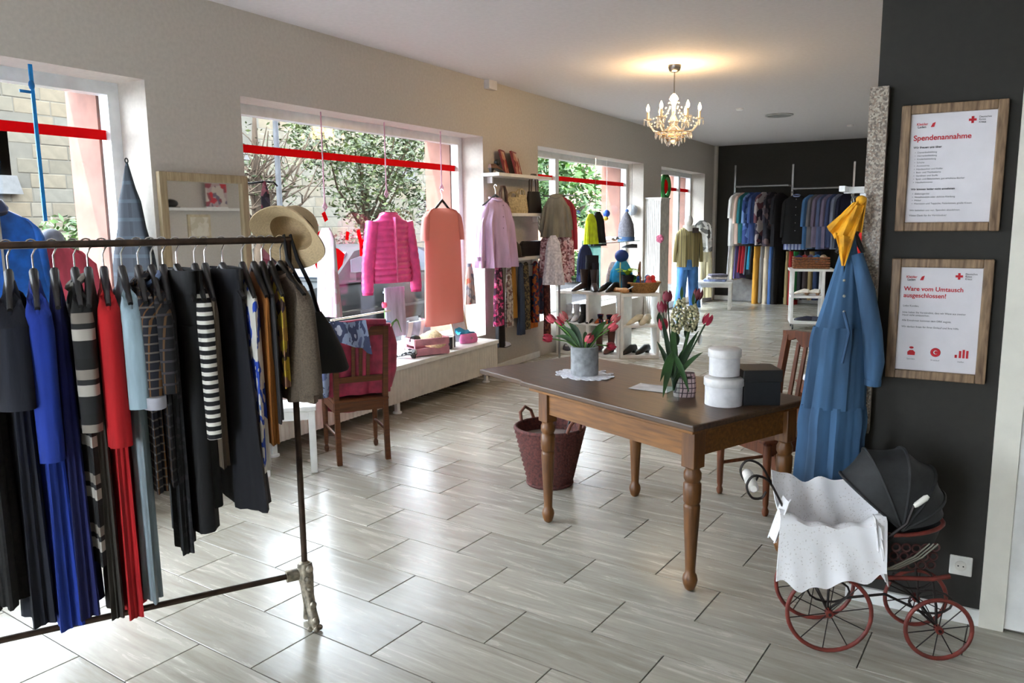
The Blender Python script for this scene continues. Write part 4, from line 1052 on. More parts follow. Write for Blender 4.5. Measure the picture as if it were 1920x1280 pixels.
# ------------------------------------------------------------------ chair with pink jacket
def turned(parent, x, y, h, r=.02, M=DARKWOOD):
    MB().lathe([(r * .55, 0), (r * .8, .012), (r * .9, .03), (r * .55, .05), (r * .75, .07), (r * 1.05, h * .8), (r * 1.05, h)], (x, y, 0), 12).build('leg', M, parent)
c1 = thing('wooden_chair', 'brown wooden chair with a pink jacket on its back', 'chair', (-3.455, 4.0, 0), math.atan2(.264, .191))
for s_ in (-1, 1):
    MB().loft([[(s_ * .168 + a * .017, y + b * .017, z) for a, b in ((-1, -1), (1, -1), (1, 1), (-1, 1))] for y, z in ((0.0, 0), (.015, .2), (.02, .44), (-.01, .7), (-.045, .94))]).build('leg', DARKWOOD, c1, False)
    turned(c1, s_ * .18, .37, .42)
    MB().box((s_ * .176 - .012, .02, .36), (s_ * .176 + .012, .37, .42)).build('side_rail', DARKWOOD, c1, False)
    MB().rod((s_ * .174, .015, .2), (s_ * .178, .37, .2), .011).build('stretcher', DARKWOOD, c1)
MB().box((-.17, .008, .36), (.17, .03, .42)).box((-.18, .36, .36), (.18, .38, .42)).build('apron', DARKWOOD, c1, False)
bevel(MB().box((-.19, .0, .42), (.19, .4, .445)).build('seat', DARKWOOD, c1, False), .008)
MB().box((-.16, -.055, .88), (.16, -.03, .94)).build('top_rail', DARKWOOD, c1, False)
MB().box((-.16, .0, .56), (.16, .022, .60)).build('lower_back_rail', DARKWOOD, c1, False)
for x in (-.05, 0, .05):
    MB().add([(x - .012, .004, .6), (x + .012, .004, .6), (x + .012, .016, .6), (x - .012, .016, .6), (x - .012, -.048, .88), (x + .012, -.048, .88), (x + .012, -.036, .88), (x - .012, -.036, .88)], [(3, 2, 1, 0), (4, 5, 6, 7), (0, 1, 5, 4), (1, 2, 6, 5), (2, 3, 7, 6), (3, 0, 4, 7)]).build('back_slat', DARKWOOD, c1, False)
PJK = mat((168, 52, 82), .55, 0, .12, 14, .006, name='raspberry_cloth')
jk = thing('raspberry_jacket', 'raspberry pink jacket draped over the wooden chair', 'jacket', (-3.455, 4.0, 0), math.atan2(.264, .191))
g_ = []
for i in range(16):
    f_ = i / 15; row = []
    for j in range(17):
        x = -.2 + .4 * j / 16; wv = .012 * math.sin(j * 1.1 + i * .25)
        if f_ < .62: y = .035 + .02 * math.sin(f_ * 2) + wv - .075 * (1 - f_ / .62); z = .955 - .5 * f_ / .62
        else:
            q = (f_ - .62) / .38; y = .055 + .33 * q; z = .455 + wv * .8 + .015
        row.append((x * (1 + .1 * f_), y, z))
    g_.append(row)
MB().sheet(g_, .022).build('body', PJK, jk)
MB().sheet([[(-.17 + .33 * j / 8, .415 + .01 * math.sin(j), .47 - .042 * i + .0015 * (j - 4) ** 2 * (i / 4)) for j in range(9)] for i in range(6)], .02).build('hem_flap', PJK, jk)
for s_ in (-1, 1): MB().tube([(s_ * .19, .0, .93), (s_ * .225, .04, .8), (s_ * .225, .07, .62), (s_ * .2, .09, .5)], [.035, .045, .042, .036], 10).build('sleeve', PJK, jk)
MB().tube([(-.15, -.045, .965), (0, -.05, .975), (.17, -.045, .965)], .02, 8).build('collar', PJK, jk)
BSC = floral([(96, 108, 150), (150, 164, 196), (70, 78, 112), (190, 196, 214)], 12, 'blue_mottled', (1, 1, .5), 'noise')
sc = thing('blue_scarf', 'mottled blue scarf over the corner of the pink-clad chair', 'scarf', (-3.455, 4.0, 0), math.atan2(.264, .191))
MB().sheet([[(-.215 + .03 * j + .006 * i, -.085 - .004 * i + .012 * math.sin(j * 1.4), .985 - .026 * i * (1 + .12 * j * (.5 if j < 7 else .8)) + .006 * math.sin(j)) for j in range(9)] for i in range(6)], .008).build('front_drape', BSC, sc)
MB().tube([(-.2, -.06, .98), (-.235, -.04, .86), (-.245, -.02, .7), (-.25, .02, .56), (-.24, .04, .48)], [.03, .04, .045, .05, .035], 10, True, .8).build('hanging_end', BSC, sc)
# ------------------------------------------------------------------ wall shelves between the middle and far window
def wshelf(y0, y1, z, label, x1=-4.14):
    t = thing('wall_shelf', label, 'shelf', (XL, (y0 + y1) / 2, z)); L = (y1 - y0) / 2
    bevel(MB().box((0, -L, -.035), (x1 - XL, L, 0)).build('board', WHITE, t, False), .004)
    for s_ in (-1, 1): MB().box((0, s_ * L * .8 - .012, -.1), (.06, s_ * L * .8 + .012, -.035)).build('bracket', WHITE, t, False)
    return t
wshelf(7.04, 8.24, 2.12, 'upper white wall shelf carrying two picture frames')
wshelf(7.08, 8.28, 1.71, 'middle white wall shelf carrying handbags')
wshelf(7.10, 8.26, 1.235, 'lowest white wall shelf carrying a black clutch')
shoe('small_shoe', 'small brown and black shoe on the upper wall shelf', (-4.22, 7.13, 2.12), R(-20), mat((96, 60, 42), .5), .2, .05)
tb = thing('ball_ornament', 'small dark ball ornament on the upper wall shelf', 'ornament', (-4.26, 7.2, 2.12)); MB().lathe([(.025, 0), (.012, .03), (.012, .08)], n=10).build('foot', mat((200, 190, 170), .5), tb); MB().ball((0, 0, .11), .035).build('ball', BLACK, tb)
REDPR = floral([(150, 50, 48), (190, 130, 110), (120, 36, 40), (206, 180, 160)], 12, 'red_picture')
for y, lb, w in ((7.42, 'narrow red picture frame leaning on the upper shelf', .1), (7.68, 'wider red picture frame leaning on the upper shelf', .15)):
    t = thing('small_picture', lb, 'picture', (-4.26, y, 2.12), 0, None, (0, R(-14), R(18)))
    MB().box((-.012, -w, 0), (0, w, .25)).build('print', REDPR, t, False)
    for a, b_ in (((-.015, -w - .012, 0), (.006, -w, .26)), ((-.015, w, 0), (.006, w + .012, .26)), ((-.015, -w, .25), (.006, w, .262)), ((-.015, -w, -.0), (.006, w, .012))): MB().box(a, b_).build('frame_bar', mat((132, 44, 40), .5), t, False)
def handbag(name, label, loc, rz, M, w=.14, h=.2, d=.05, hh=.2, hm=None, taper=.85):
    t = thing(name, label, 'bag', loc, rz)
    MB().loft([ring_pts(w * a, d * b, h * z, 24, 4, .04, 1, e=.6) for a, b, z in ((.95, .95, 0), (1, 1, .15), ((1 + taper) / 2, .8, .6), (taper, .45, 1))]).build('body', M, t)
    for s_ in (-1, 1):
        MB().tube([(-w * .5, s_ * d * .3, h * .97), (-w * .45, s_ * d * .35, h + hh * .6), (-w * .2, s_ * d * .2, h + hh), (w * .2, s_ * d * .2, h + hh), (w * .45, s_ * d * .35, h + hh * .6), (w * .5, s_ * d * .3, h * .97)], .009, 8).build('handle', hm or M, t)
    return t
handbag('brown_handbag', 'small brown handbag with a tall loop handle', (-4.22, 7.25, 1.71), R(75), mat((86, 58, 42), .5), .09, .12, .04, .16)
handbag('straw_bag', 'beige straw bag leaning on the middle shelf', (-4.22, 7.47, 1.71), R(65), mat((176, 160, 122), .8, 0, .12, 50, .004), .11, .17, .05, .05)
handbag('straw_bag', 'second beige woven bag next to the black tote', (-4.24, 7.67, 1.71), R(80), mat((190, 176, 140), .8, 0, .12, 70, .004), .1, .2, .05, .06)
handbag('black_tote', 'black tote bag with a thick grey rope handle', (-4.2, 7.90, 1.71), R(78), BLACK, .12, .24, .05, .19, mat((104, 98, 90), .8), .8)
dh = thing('felt_hat', 'dark olive felt cap on the lowest shelf', 'hat', (-4.22, 7.42, 1.235), R(80)); MB().lathe([(.1, 0), (.11, .04), (.1, .12), (.06, .17), (.01, .18)], n=20).build('crown', mat((60, 56, 46), .9), dh); MB().lathe([(.11, .0), (.15, .005), (.11, .015)], n=20).build('brim', mat((52, 48, 40), .9), dh)
bc = thing('black_clutch', 'black leather clutch standing on the lowest shelf', 'bag', (-4.19, 7.82, 1.235), R(78))
bevel(MB().loft([[(x, y, z) for x, y in ((-a, -.03), (a, -.03), (a, .03), (-a, .03))] for a, z in ((.15, 0), (.2, .06), (.19, .14), (.15, .17))]).build('body', mat((24, 24, 25), .35), bc, False), .02)
MB().box((-.18, -.036, .09), (.18, -.03, .15)).build('flap', mat((30, 30, 31), .35), bc, False); MB().torus((.2, -.02, .0), .045, .008, 'y', 16, 6).build('wrist_ring', mat((120, 110, 84), .3, .8), bc)
# accessory rail and scarves under the lowest shelf
ar = thing('accessory_rail', 'thin metal rail for scarves under the lowest wall shelf', 'rail', (XL, 7.65, 1.14))
MB().rod((.13, -.6, 0), (.13, .58, 0), .008).build('rail', CHROME, ar)
for y in (-.55, .53): MB().rod((0, y, 0), (.13, y, 0), .007).build('bracket', CHROME, ar)
_sc = [ (7.08, .075, -.62, floral([(214, 60, 124), (120, 50, 84), (226, 130, 170), (70, 40, 60)], 38, 'pink_floral'), 'bright pink floral scarf hanging at the left of the scarf rail', .03),
    (7.16, .06, -.86, cloth((28, 26, 30)), 'black fringed scarf behind the bright pink floral scarf', .0),
    (7.30, .05, -.66, floral([(190, 176, 166), (150, 140, 134), (200, 190, 182), (120, 90, 84)], 48, 'cream_print'), 'cream printed scarf between black and ochre scarves', .03),
    (7.45, .045, -.58, cloth((150, 104, 30)), 'ochre yellow scarf on the scarf rail', .0),
    (7.58, .05, -.78, cloth((50, 62, 84)), 'denim blue scarf on the scarf rail', .02),
    (7.74, .06, -.74, floral([(60, 54, 46), (96, 86, 62), (40, 38, 40), (120, 104, 72)], 62, 'dark_floral'), 'dark green brown floral scarf on the scarf rail', .0),
    (7.93, .06, -.68, floral([(36, 44, 76), (140, 44, 44), (50, 60, 90), (190, 100, 40)], 33, 'navy_red_print'), 'navy and red printed scarf on the scarf rail', .02),
    (8.10, .06, -.60, floral([(32, 34, 60), (110, 40, 50), (48, 50, 76)], 28, 'navy_plum_print'), 'navy and plum scarf at the right of the scarf rail', .0),
    (8.16, .05, -.92, floral([(92, 44, 38), (126, 66, 54), (70, 34, 32)], 43, 'rust_print'), 'long rust brown scarf at the end of the scarf rail', .05)]
for i, (y, a, zl, M_, lb, dx) in enumerate(_sc):
    drape('hanging_scarf', lb, 'scarf', (XL + .13 + dx, y, 1.15), [(.01, a * .5, .018), (-.06, a * .8, .02), (-.4, a, .03), (zl, a * 1.1, .03)], M_, R(85), 5, .28, i + 1, group='scarves on the rail', n=22, extra=lambda t, a=a, M_=M_: MB().torus((0, 0, -.01), .022, .012, 'x', 12, 6).build('loop', M_, t))
ob = thing('orange_skirt', 'orange trimmed skirt hem below the dark scarves', 'skirt', (XL + .1, 7.85, .5), R(88)); MB().loft([ring_pts(.22, .02, z, 28, 6, .15, 0) for z in (0, -.05, -.1)]).build('hem', cloth((196, 104, 30)), ob); MB().loft([ring_pts(.2, .016, z, 28, 6, .1, 0) for z in (.5, .2, 0)]).build('panel', cloth((44, 48, 70)), ob)
shoe('white_slipper', 'white and blue slipper hanging low on the wall', (XL + .1, 7.33, .27), R(10), mat((206, 210, 222), .7), .22)

# ------------------------------------------------------------------ clothes stand beside the far window
GG = mat((124, 120, 106), .7, 0, .1, 14, .004, (1, 1, .25), name='sage_cloth')
st = thing('clothes_stand', 'slim metal stand carrying a sage blouse near the far window', 'stand', (-3.93, 8.0, 0))
MB().rod((0, 0, .02), (0, 0, 1.92), .012).build('pole', STEEL, st); MB().lathe([(.14, 0), (.14, .01), (.03, .025)], n=20).build('base', STEEL, st); MB().rod((-.2, 0, 1.9), (.2, 0, 1.9), .009).build('arm', STEEL, st)
garment('sage_blouse', 'sage green grey blouse over a red one on the stand', 'clothing', (-3.93, 7.92, 2.02), R(15), W=.12, L=.46, M=GG, hem=.17, T=.05, TH=.07, k=8, amp=.25, seed=71, sleeve=.3, sr=(.05, .05), collar=GG, out=.05)
garment('red_cardigan', 'red cardigan showing at both sides of the sage blouse', 'clothing', (-3.93, 8.02, 2.0), R(15), W=.16, L=.56, M=cloth((170, 50, 70)), sleeve=.5, hem=.18, T=.03, TH=.05, seed=72, sr=(.045, .04))
FPK = floral([(196, 150, 160), (228, 210, 214), (150, 96, 104), (216, 180, 186), (120, 80, 84)], 52, 'rose_floral')
garment('floral_blouse', 'rose and white floral blouse below the sage blouse', 'clothing', (-3.93, 7.94, 1.66), R(15), W=.15, L=.6, M=FPK, sleeve=.45, sr=(.07, .05), hem=.16, T=.05, TH=.07, k=6, amp=.2, seed=73)
garment('white_lace_dress', 'small white lace dress below the floral blouse', 'dress', (-3.92, 7.83, 1.58), R(15), W=.075, L=.55, M=mat((222, 220, 232), .8, 0, .08, 40, .003), hem=.12, T=.03, TH=.05, k=7, amp=.25, seed=74, neck=.03)

# ------------------------------------------------------------------ cube shelves with shoes
def cubes(name, label, p0, p1, h, cols, rows, depth=.36, t_=.035):
    p0, p1 = Vector(p0), Vector(p1); d = p1 - p0; L = d.length
    t = thing(name, label, 'shelf', (p0.x, p0.y, 0), math.atan2(d.y, d.x))
    bevel(MB().box((0, 0, h - t_), (L, depth, h)).build('top', WHITE, t, False), .003)
    bevel(MB().box((0, 0, 0), (L, depth, t_)).build('bottom', WHITE, t, False), .003)
    for i in range(cols + 1):
        x = (L - t_) * i / cols
        bevel(MB().box((x, 0, t_), (x + t_, depth, h - t_)).build('upright', WHITE, t, False), .003)
    for j in range(1, rows):
        for i in range(cols):
            x0 = (L - t_) * i / cols + t_; x1 = (L - t_) * (i + 1) / cols; z = (h - t_) * j / rows
            bevel(MB().box((x0, .004, z), (x1, depth, z + t_ * .7)).build('shelf_board', WHITE, t, False), .002)
    return t, L
SA, SB, SC = Vector((-4.27, 8.60)), Vector((-3.42, 8.57)), Vector((-3.01, 8.81))
cu1, L1 = cubes('cube_shelf', 'white open cube shelf with four compartments beside the window', SA, SB, .78, 2, 2)
cu2, L2 = cubes('cube_shelf', 'white two-compartment shelf with the basket on top', SB + Vector((.01, -.0)), SC, .77, 1, 2, .36)
def on1(x, y, z): d = (SB - SA).normalized(); q = SA + d * x + Vector((-d.y, d.x)) * y; return (q.x, q.y, z)
def on2(x, y, z): d = (SC - SB).normalized(); q = SB + d * x + Vector((-d.y, d.x)) * y; return (q.x, q.y, z)
BRB = mat((58, 40, 34), .45); LBOOT = mat((40, 26, 22), .4)
z1 = .78
for i, x in enumerate((.28, .47)):
    shoe('brown_boot', ('left' if i == 0 else 'right') + ' of two dark brown laced boots on top of the cube shelf', on1(x, .1, z1), R(180 + (25 if i else -20)), LBOOT, .27, .03, .14, group='brown boots on the cube shelf', lace=mat((120, 90, 70), .6))
trousers('navy_child_trousers', 'navy children trousers hung behind the brown boots', on1(.38, .22, z1 + .52), R(10), .08, .44, NAVY, 7)
for i, x in enumerate((.60, .70)):
    shoe('black_pump', ('left' if i == 0 else 'right') + ' of two black pumps on top of the cube shelf', on1(x, .12, z1), R(165), BLACKP, .24, .05, group='black pumps on the cube shelf top')
garment('lace_child_dress', 'white lace children dress behind the black pumps', 'dress', on1(.63, .3, z1 + .46), R(10), W=.07, L=.34, M=mat((226, 224, 232), .8, 0, .1, 50, .004), hem=.11, T=.03, TH=.05, k=6, amp=.2, seed=75, neck=.03)
pt = thing('lime_planter', 'lime green leaves in a dark blue pot on the shelf', 'plant', on1(.86, .2, z1)); MB().lathe([(.06, 0), (.075, .2), (.07, .2), (.06, .05)], n=16).build('pot', NAVY, pt)
for k in range(12):
    a = k * .53; MB().sheet([[(.02 * math.cos(a + 1.57) * w, .02 * math.sin(a + 1.57) * w, .2) if i == 0 else ((.05 * i) * math.cos(a) + .02 * math.cos(a + 1.57) * w, (.05 * i) * math.sin(a) + .02 * math.sin(a + 1.57) * w, .2 + .05 * i - .012 * i * i + .008 * (k % 4)) for w in (-1, 0, 1)] for i in range(4)], .002).build('leaf', mat((150, 190, 40), .5), pt)
# child jacket with blue cap on a form
cj = garment('child_jacket', 'bright cyan children jacket behind the wicker basket', 'jacket', on2(.06, .3, 1.26), R(10), W=.11, L=.42, M=mat((20, 150, 206), .5, 0, .08), sleeve=.32, sr=(.045, .04), hem=.14, T=.06, TH=.07, k=4, amp=.1, seed=76, zipper=mat((230, 220, 180), .5))
MB().ball((0, 0, -.06), .085, 14, 8, (1, 1, .9)).build('hood', mat((24, 60, 140), .6), cj)
# wicker basket with handle and toys
WICK = mat((150, 112, 66), .85, 0, .2, 70, .006, (1, 1, 3), name='wicker')
bk = thing('wicker_basket', 'oval wicker basket with a hoop handle full of toys', 'basket', on2(.30, .16, .77), R(25))
MB().lathe([(.14, 0), (.17, .04), (.2, .11), (.205, .12), (.195, .12), (.16, .03)], n=28, sy=.65, cap1=False).build('body', WICK, bk)
MB().tube([(-.04, -.125, .11), (-.05, -.115, .24), (-.045, -.06, .33), (-.04, 0, .36), (-.045, .06, .33), (-.05, .115, .24), (-.04, .125, .11)], .01, 8).build('handle', mat((120, 78, 48), .7), bk)
MB().torus((0, 0, .12), .2, .012, 'z', 28, 6).build('rim', WICK, bk)
_tr = random.Random(4)
for k, (c_, nm) in enumerate((((220, 60, 60), 'red'), ((60, 120, 200), 'blue'), ((230, 160, 60), 'orange'), ((70, 160, 90), 'green'), ((40, 90, 170), 'dark blue'), ((226, 110, 120), 'pink'))):
    a = k * 1.05; t = thing('soft_toy', nm + ' soft toy peeking out of the wicker basket', 'toy', bk.matrix_basis @ Vector((.11 * math.cos(a), .06 * math.sin(a), .06)), a, 'soft toys in the wicker basket')
    MB().ball((0, 0, .05), .05, 10, 7, (1, .8, 1.1)).build('body', cloth(c_), t); MB().ball((0, 0, .115), .032, 10, 7).build('head', cloth(c_), t)
cl_ = thing('wooden_clog', 'wooden clog shoe tree left of the wicker basket', 'shoe', on2(.02, .1, .77), R(70)); MB().loft([ring_pts(a, .03 * b, 0, 10, 2, 0, 0) and [(x, y_, z + .035 + zz) for x, z, zz in [(a * math.cos(q), b * .035 * math.sin(q), 0) for q in [2 * math.pi * j / 10 for j in range(10)]]] for a, b, y_ in ((.02, .7, -.12), (.035, 1, -.07), (.03, .8, 0), (.04, .9, .07), (.02, .5, .12))]).build('last', mat((176, 128, 74), .5, 0, .1, 30), cl_); MB().rod((0, -.12, .05), (0, -.2, .09), .008).build('lever', STEEL, cl_)
# shoes in the compartments
h1 = .373 * 1.0
for i, x in enumerate((.1, .2)):
    shoe('white_boot', ('left' if i == 0 else 'right') + ' of two white boots in the upper left compartment', on1(x, .12, h1 + .02), R(185), mat((214, 214, 220), .5), .22, .03, .14, group='white boots')
for i, x in enumerate((.28, .38)):
    shoe('black_ankle_boot', ('left' if i == 0 else 'right') + ' of two black ankle boots in the cube shelf', on1(x + .02, .12, h1 + .02), R(190), BLACK, .25, .04, .1, group='black ankle boots')
for i, x in enumerate((.52, .64)):
    shoe('patterned_shoe', ('left' if i == 0 else 'right') + ' of two red, black and blue children shoes in the shelf', on1(x, .12, h1 + .02), R(180), floral([(150, 40, 36), (30, 40, 90), (20, 20, 24), (196, 100, 50)], 24, 'multicolour_leather'), .2, .0, .06, group='multicolour shoes', lace=mat((200, 110, 60), .6))
for i, x in enumerate((.50, .66)):
    shoe('brown_long_boot', ('left' if i == 0 else 'right') + ' of two brown long boots in the lower compartment', on1(x, .12, .036), R(180), mat((92, 46, 34), .4), .26, .03, .2, group='brown long boots')
for i, x in enumerate((.08, .22)):
    shoe('grey_sneaker', ('left' if i == 0 else 'right') + ' of two grey trainers on the lowest left shelf', on1(x, .12, .036), R(215), mat((86, 94, 104), .7), .24, lace=WHITE, sole=mat((60, 66, 74), .6), group='grey trainers')
for i, x in enumerate((.20, .32)):
    shoe('cream_shoe', ('left' if i == 0 else 'right') + ' of two cream high-heeled shoes in the compartment below the basket', on2(x, .12, .368 + .022), R(150 + 25 * i), mat((214, 204, 178), .5), .24, .06, group='cream heels', sole=mat((190, 180, 150), .5))
for i, x in enumerate((.14, .30)):
    shoe('black_court_shoe', ('left' if i == 0 else 'right') + ' of two black court shoes in the lowest compartment', on2(x, .14, .036), R(165), BLACKP, .25, .04, group='black court shoes')

# ------------------------------------------------------------------ far window display
gs = thing('glass_shelf', 'hanging glass shelf in the far window', 'shelf', (-4.45, 10.9, 1.30))
MB().box((-.12, -.75, 0), (.12, .75, .012)).build('pane', mat((176, 200, 200), .1), gs, False)
for y in (-.7, .7): MB().rod((0, y, 0), (0, y, ZH - 1.30), .003, 6).build('wire', CHROME, gs)
garment('neon_vest', 'neon yellow vest hanging in the far window', 'clothing', (-4.42, 9.98, 1.83), R(70), W=.1, L=.42, M=mat((206, 226, 30), .6), hem=.13, T=.03, TH=.04, seed=77, neck=.04)
garment('navy_jacket', 'small navy jacket beside the neon vest', 'jacket', (-4.42, 10.22, 1.86), R(70), W=.1, L=.48, M=NAVY2, sleeve=.3, sr=(.04, .04), hem=.14, T=.04, TH=.06, seed=78, neck=.04)
bm_ = thing('toy_bird', 'blue and yellow toy bird hanging in the far window', 'toy', (-4.43, 10.55, 1.72)); MB().ball((0, 0, 0), .06, 12, 8, (.8, 1.1, .9)).build('body', mat((50, 90, 190), .5), bm_); MB().ball((0, -.03, -.07), .05, 10, 6, (.8, 1, .6)).build('belly', mat((226, 190, 60), .5), bm_); MB().rod((0, 0, .05), (0, 0, ZH - 1.735), .003, 6).build('thread', WHITE, bm_)
wc = thing('white_cloth', 'crumpled white cloth on the hanging glass shelf', 'cloth', (-4.45, 10.75, 1.312)); MB().sheet([[(-.1 + .05 * i, -.22 + .055 * j, .03 + .05 * abs(math.sin(i * 1.7 + j * .9)) * (1 - abs(j - 4) / 6)) for j in range(9)] for i in range(5)], .01).build('folds', mat((232, 230, 228), .8), wc); MB().ball((.02, .1, .04), .04, 10, 6, (1, 1.4, .7)).build('brown_bundle', mat((150, 104, 64), .6), wc)
cb = thing('cone_hat', 'grey and blue pointed knit hat on the glass shelf', 'hat', (-4.44, 11.35, 1.312)); MB().lathe([(.12, 0), (.125, .12), (.11, .25), (.06, .37), (.015, .44)], n=20).build('crown', mat((92, 90, 96), .9, 0, .1, 50, .004), cb); MB().lathe([(.128, .0), (.13, .05), (.126, .06)], n=20, cap0=False, cap1=False).build('cuff', mat((50, 76, 110), .9), cb); MB().ball((0, .02, .45), .03).build('bobble', mat((60, 84, 130), .9), cb)
wh = thing('globe_lamp', 'round grey lamp on the reveal of the far window', 'lamp', (-4.5, 11.8, 1.78)); MB().ball((0, -.05, 0), .085, 14, 10).build('globe', mat((168, 176, 186), .3), wh); MB().rod((0, -.02, 0), (0, .03, 0), .03).build('mount', STEEL, wh)
garment('blue_cardigan', 'dark blue garment low in the far window', 'clothing', (-4.4, 9.75, 1.42), R(70), W=.11, L=.5, M=cloth((24, 34, 70)), sleeve=.3, sr=(.04, .04), hem=.14, T=.04, TH=.06, seed=79, neck=.04)
shoe('dark_slipper', 'dark slipper under the glass shelf by the window frame', (-4.42, 11.45, 1.20), R(100), BLACK, .24)

# ------------------------------------------------------------------ tall cabinet, radiator-like, between far window and glass door
tc = thing('tall_cabinet', 'tall narrow white cabinet with a slatted side', 'cabinet', (XL + .004, 11.9, 0))
MB().box((.0, 0.012, 0), (.26, .42, 1.95)).build('body', mat((206, 202, 192), .4), tc, False)
for k in range(8): bevel(MB().box((.005 + k * .032, 0, .03), (.005 + k * .032 + .026, .014, 1.92)).build('slat', WHITE, tc, False), .003)
MB().box((-.0, -.004, 1.95), (.27, .43, 1.97)).build('top', WHITE, tc, False)
rs_ = thing('fabric_rose', 'dusky pink fabric rose pinned to the tall cabinet', 'ornament', (XL + .265, 11.93, 1.33)); MB().ball((0, -.03, 0), .06, 10, 7).build('bloom', mat((186, 90, 120), .7), rs_)
for k in range(5): MB().ball((.03 * math.cos(k * 1.26), -.05, .035 * math.sin(k * 1.26)), .035, 8, 5).build('petal', mat((196, 104, 132), .7), rs_)
# ------------------------------------------------------------------ table
TO = Vector((-.94, 3.218)); TU_ = Vector((-.912, .411)).normalized(); TV_ = Vector((.411, .912)).normalized()
ZT = .775
def tb_(u, v, z=ZT): p = TO + TU_ * u + TV_ * v; return (p.x, p.y, z)
TRZ = math.atan2(-TU_.y, -TU_.x)          # local x = -u, local y = v
tab = thing('draw_leaf_table', 'old brown wooden table with turned legs and one leaf pulled out', 'table', (TO.x, TO.y, 0), TRZ)
TOPW = wood((58, 39, 24), (88, 63, 41), 5, (1, 14, 14), .42, 'table_top_wood', .08)
LEGW = wood((80, 47, 16), (118, 74, 30), 5, (10, 10, 1), .45, 'table_leg_wood', .05)
APR = wood((96, 58, 19), (136, 88, 34), 5, (1, 12, 12), .55, 'apron_wood', .0)
bevel(MB().box((-1.13, -.09, ZT - .028), (.075, .74, ZT)).build('top', TOPW, tab, False), .006)
bevel(MB().box((-1.09, -.06, ZT - .05), (.045, .71, ZT - .028)).build('under_top', APR, tab, False), .004)
bevel(MB().box((-1.555, -.065, ZT - .03), (-1.132, .715, ZT - .003)).build('leaf', TOPW, tab, False), .005)
for x in (-1.5, -.95): pass
MB().box((-1.0, -.022, ZT - .165), (0, .0, ZT - .05)).build('apron', APR, tab, False)
MB().box((-1.0, .64, ZT - .165), (0, .662, ZT - .05)).build('apron', APR, tab, False)
MB().box((-.012, 0, ZT - .165), (.01, .64, ZT - .05)).build('apron', APR, tab, False)
MB().box((-1.01, 0, ZT - .165), (-.988, .64, ZT - .05)).build('apron', APR, tab, False)
for x, y in ((0, 0), (-1, 0), (-1, .66), (0, .66)):
    h = ZT - .05
    bevel(MB().box((x - .036, y - .036, h - .16), (x + .036, y + .036, h)).build('leg_block', LEGW, tab, False), .004)
    MB().lathe([(.012, 0), (.022, .008), (.03, .03), (.034, .05), (.03, .07), (.023, .08), (.0225, .1), (.027, .2), (.034, .34), (.036, .385), (.036, .392), (.03, .40), (.037, .41), (.039, .45), (.039, .49), (.031, .50), (.038, .515), (.038, .54), (.03, .555), (.034, .566)], (x, y, 0), 20).build('leg', LEGW, tab)
# concrete pot with tulips on a doily
_c = at_z(ZT, 1096, 703)
dl = thing('lace_doily', 'white lace doily under the grey pot', 'doily', (_c.x + .0, _c.y + .0, ZT + .001), TRZ)
n = 40
MB().loft([[(q * .15 * (1 + .05 * math.sin(13 * 2 * math.pi * j / n)) * math.cos(2 * math.pi * j / n) * 1.15, q * .13 * (1 + .05 * math.sin(13 * 2 * math.pi * j / n)) * math.sin(2 * math.pi * j / n), z + .002 * math.sin(j * 2.1)) for j in range(n)] for q, z in ((1, 0), (1, .004), (.5, .004))], True, True).build('cloth', mat((226, 228, 236), .9, 0, .05, 60, .003), dl)
for k in range(12):
    a = k * math.pi / 6; MB().torus((.165 * math.cos(a), .14 * math.sin(a), .004), .014, .003, 'z', 10, 5).build('scallop', mat((232, 232, 240), .9), dl)
pot = thing('concrete_pot', 'round grey concrete pot holding pink tulips', 'plant pot', (_c.x, _c.y, ZT + .006))
MB().lathe([(.074, 0), (.076, .01), (.076, .155), (.068, .158), (.068, .13), (.01, .125)], n=28).build('body', mat((138, 140, 142), .9, 0, .1, 26, .003, name='concrete'), pot)
MB().lathe([(.066, .13), (.03, .135), (.005, .135)], n=16).build('soil', mat((52, 40, 30), .95), pot)
TPK = mat((178, 70, 80), .6, 0, .15, 30); TPK2 = mat((188, 98, 96), .6, 0, .15, 30); TRD = mat((158, 32, 54), .6, 0, .15, 30)
LEAF = mat((44, 80, 34), .5, 0, .12, 12); LEAF2 = mat((30, 58, 28), .5, 0, .12, 12)
_inv = pot.matrix_basis.inverted()
def pw(px, py, dy=0):   # point over the pot in the plane facing the lens, as a local point
    d = _ray(px, py); k = (Vector((_c.x, _c.y, ZT)) - CAM).dot(_f) + dy; return _inv @ (CAM + d * k)
for px, py, c_, dy in ((1040, 595, TPK, 0), (1062, 592, TPK2, .03), (1036, 627, TRD, -.03), (1148, 595, TPK2, .02), (1100, 632, TPK, -.04), (1138, 640, TRD, .04), (1055, 600, TRD, .06), (1142, 610, TPK, -.02)):
    tp = pw(px, py + 8, dy); tulip(pot, (tp.x * .12, tp.y * .12, .13), (tp.x, tp.y, tp.z), c_, (0, 0, .02), .02)
def blade(parent, base, tip, w, M, bend=.03, nm='leaf', seg=7):
    base, tip = Vector(base), Vector(tip); d = tip - base; s_ = d.cross(Vector((_f.x, _f.y, 0))).normalized()
    g_ = []
    for i in range(seg + 1):
        f_ = i / seg; ww = w * math.sin(math.pi * (.12 + .86 * f_)) ; c = base + d * f_ + Vector((0, 0, bend * math.sin(math.pi * f_)))
        g_.append([c - s_ * ww, c + Vector((_f.x, _f.y, 0)) * .25 * ww, c + s_ * ww])
    MB().sheet(g_, .002).build(nm, M, parent)
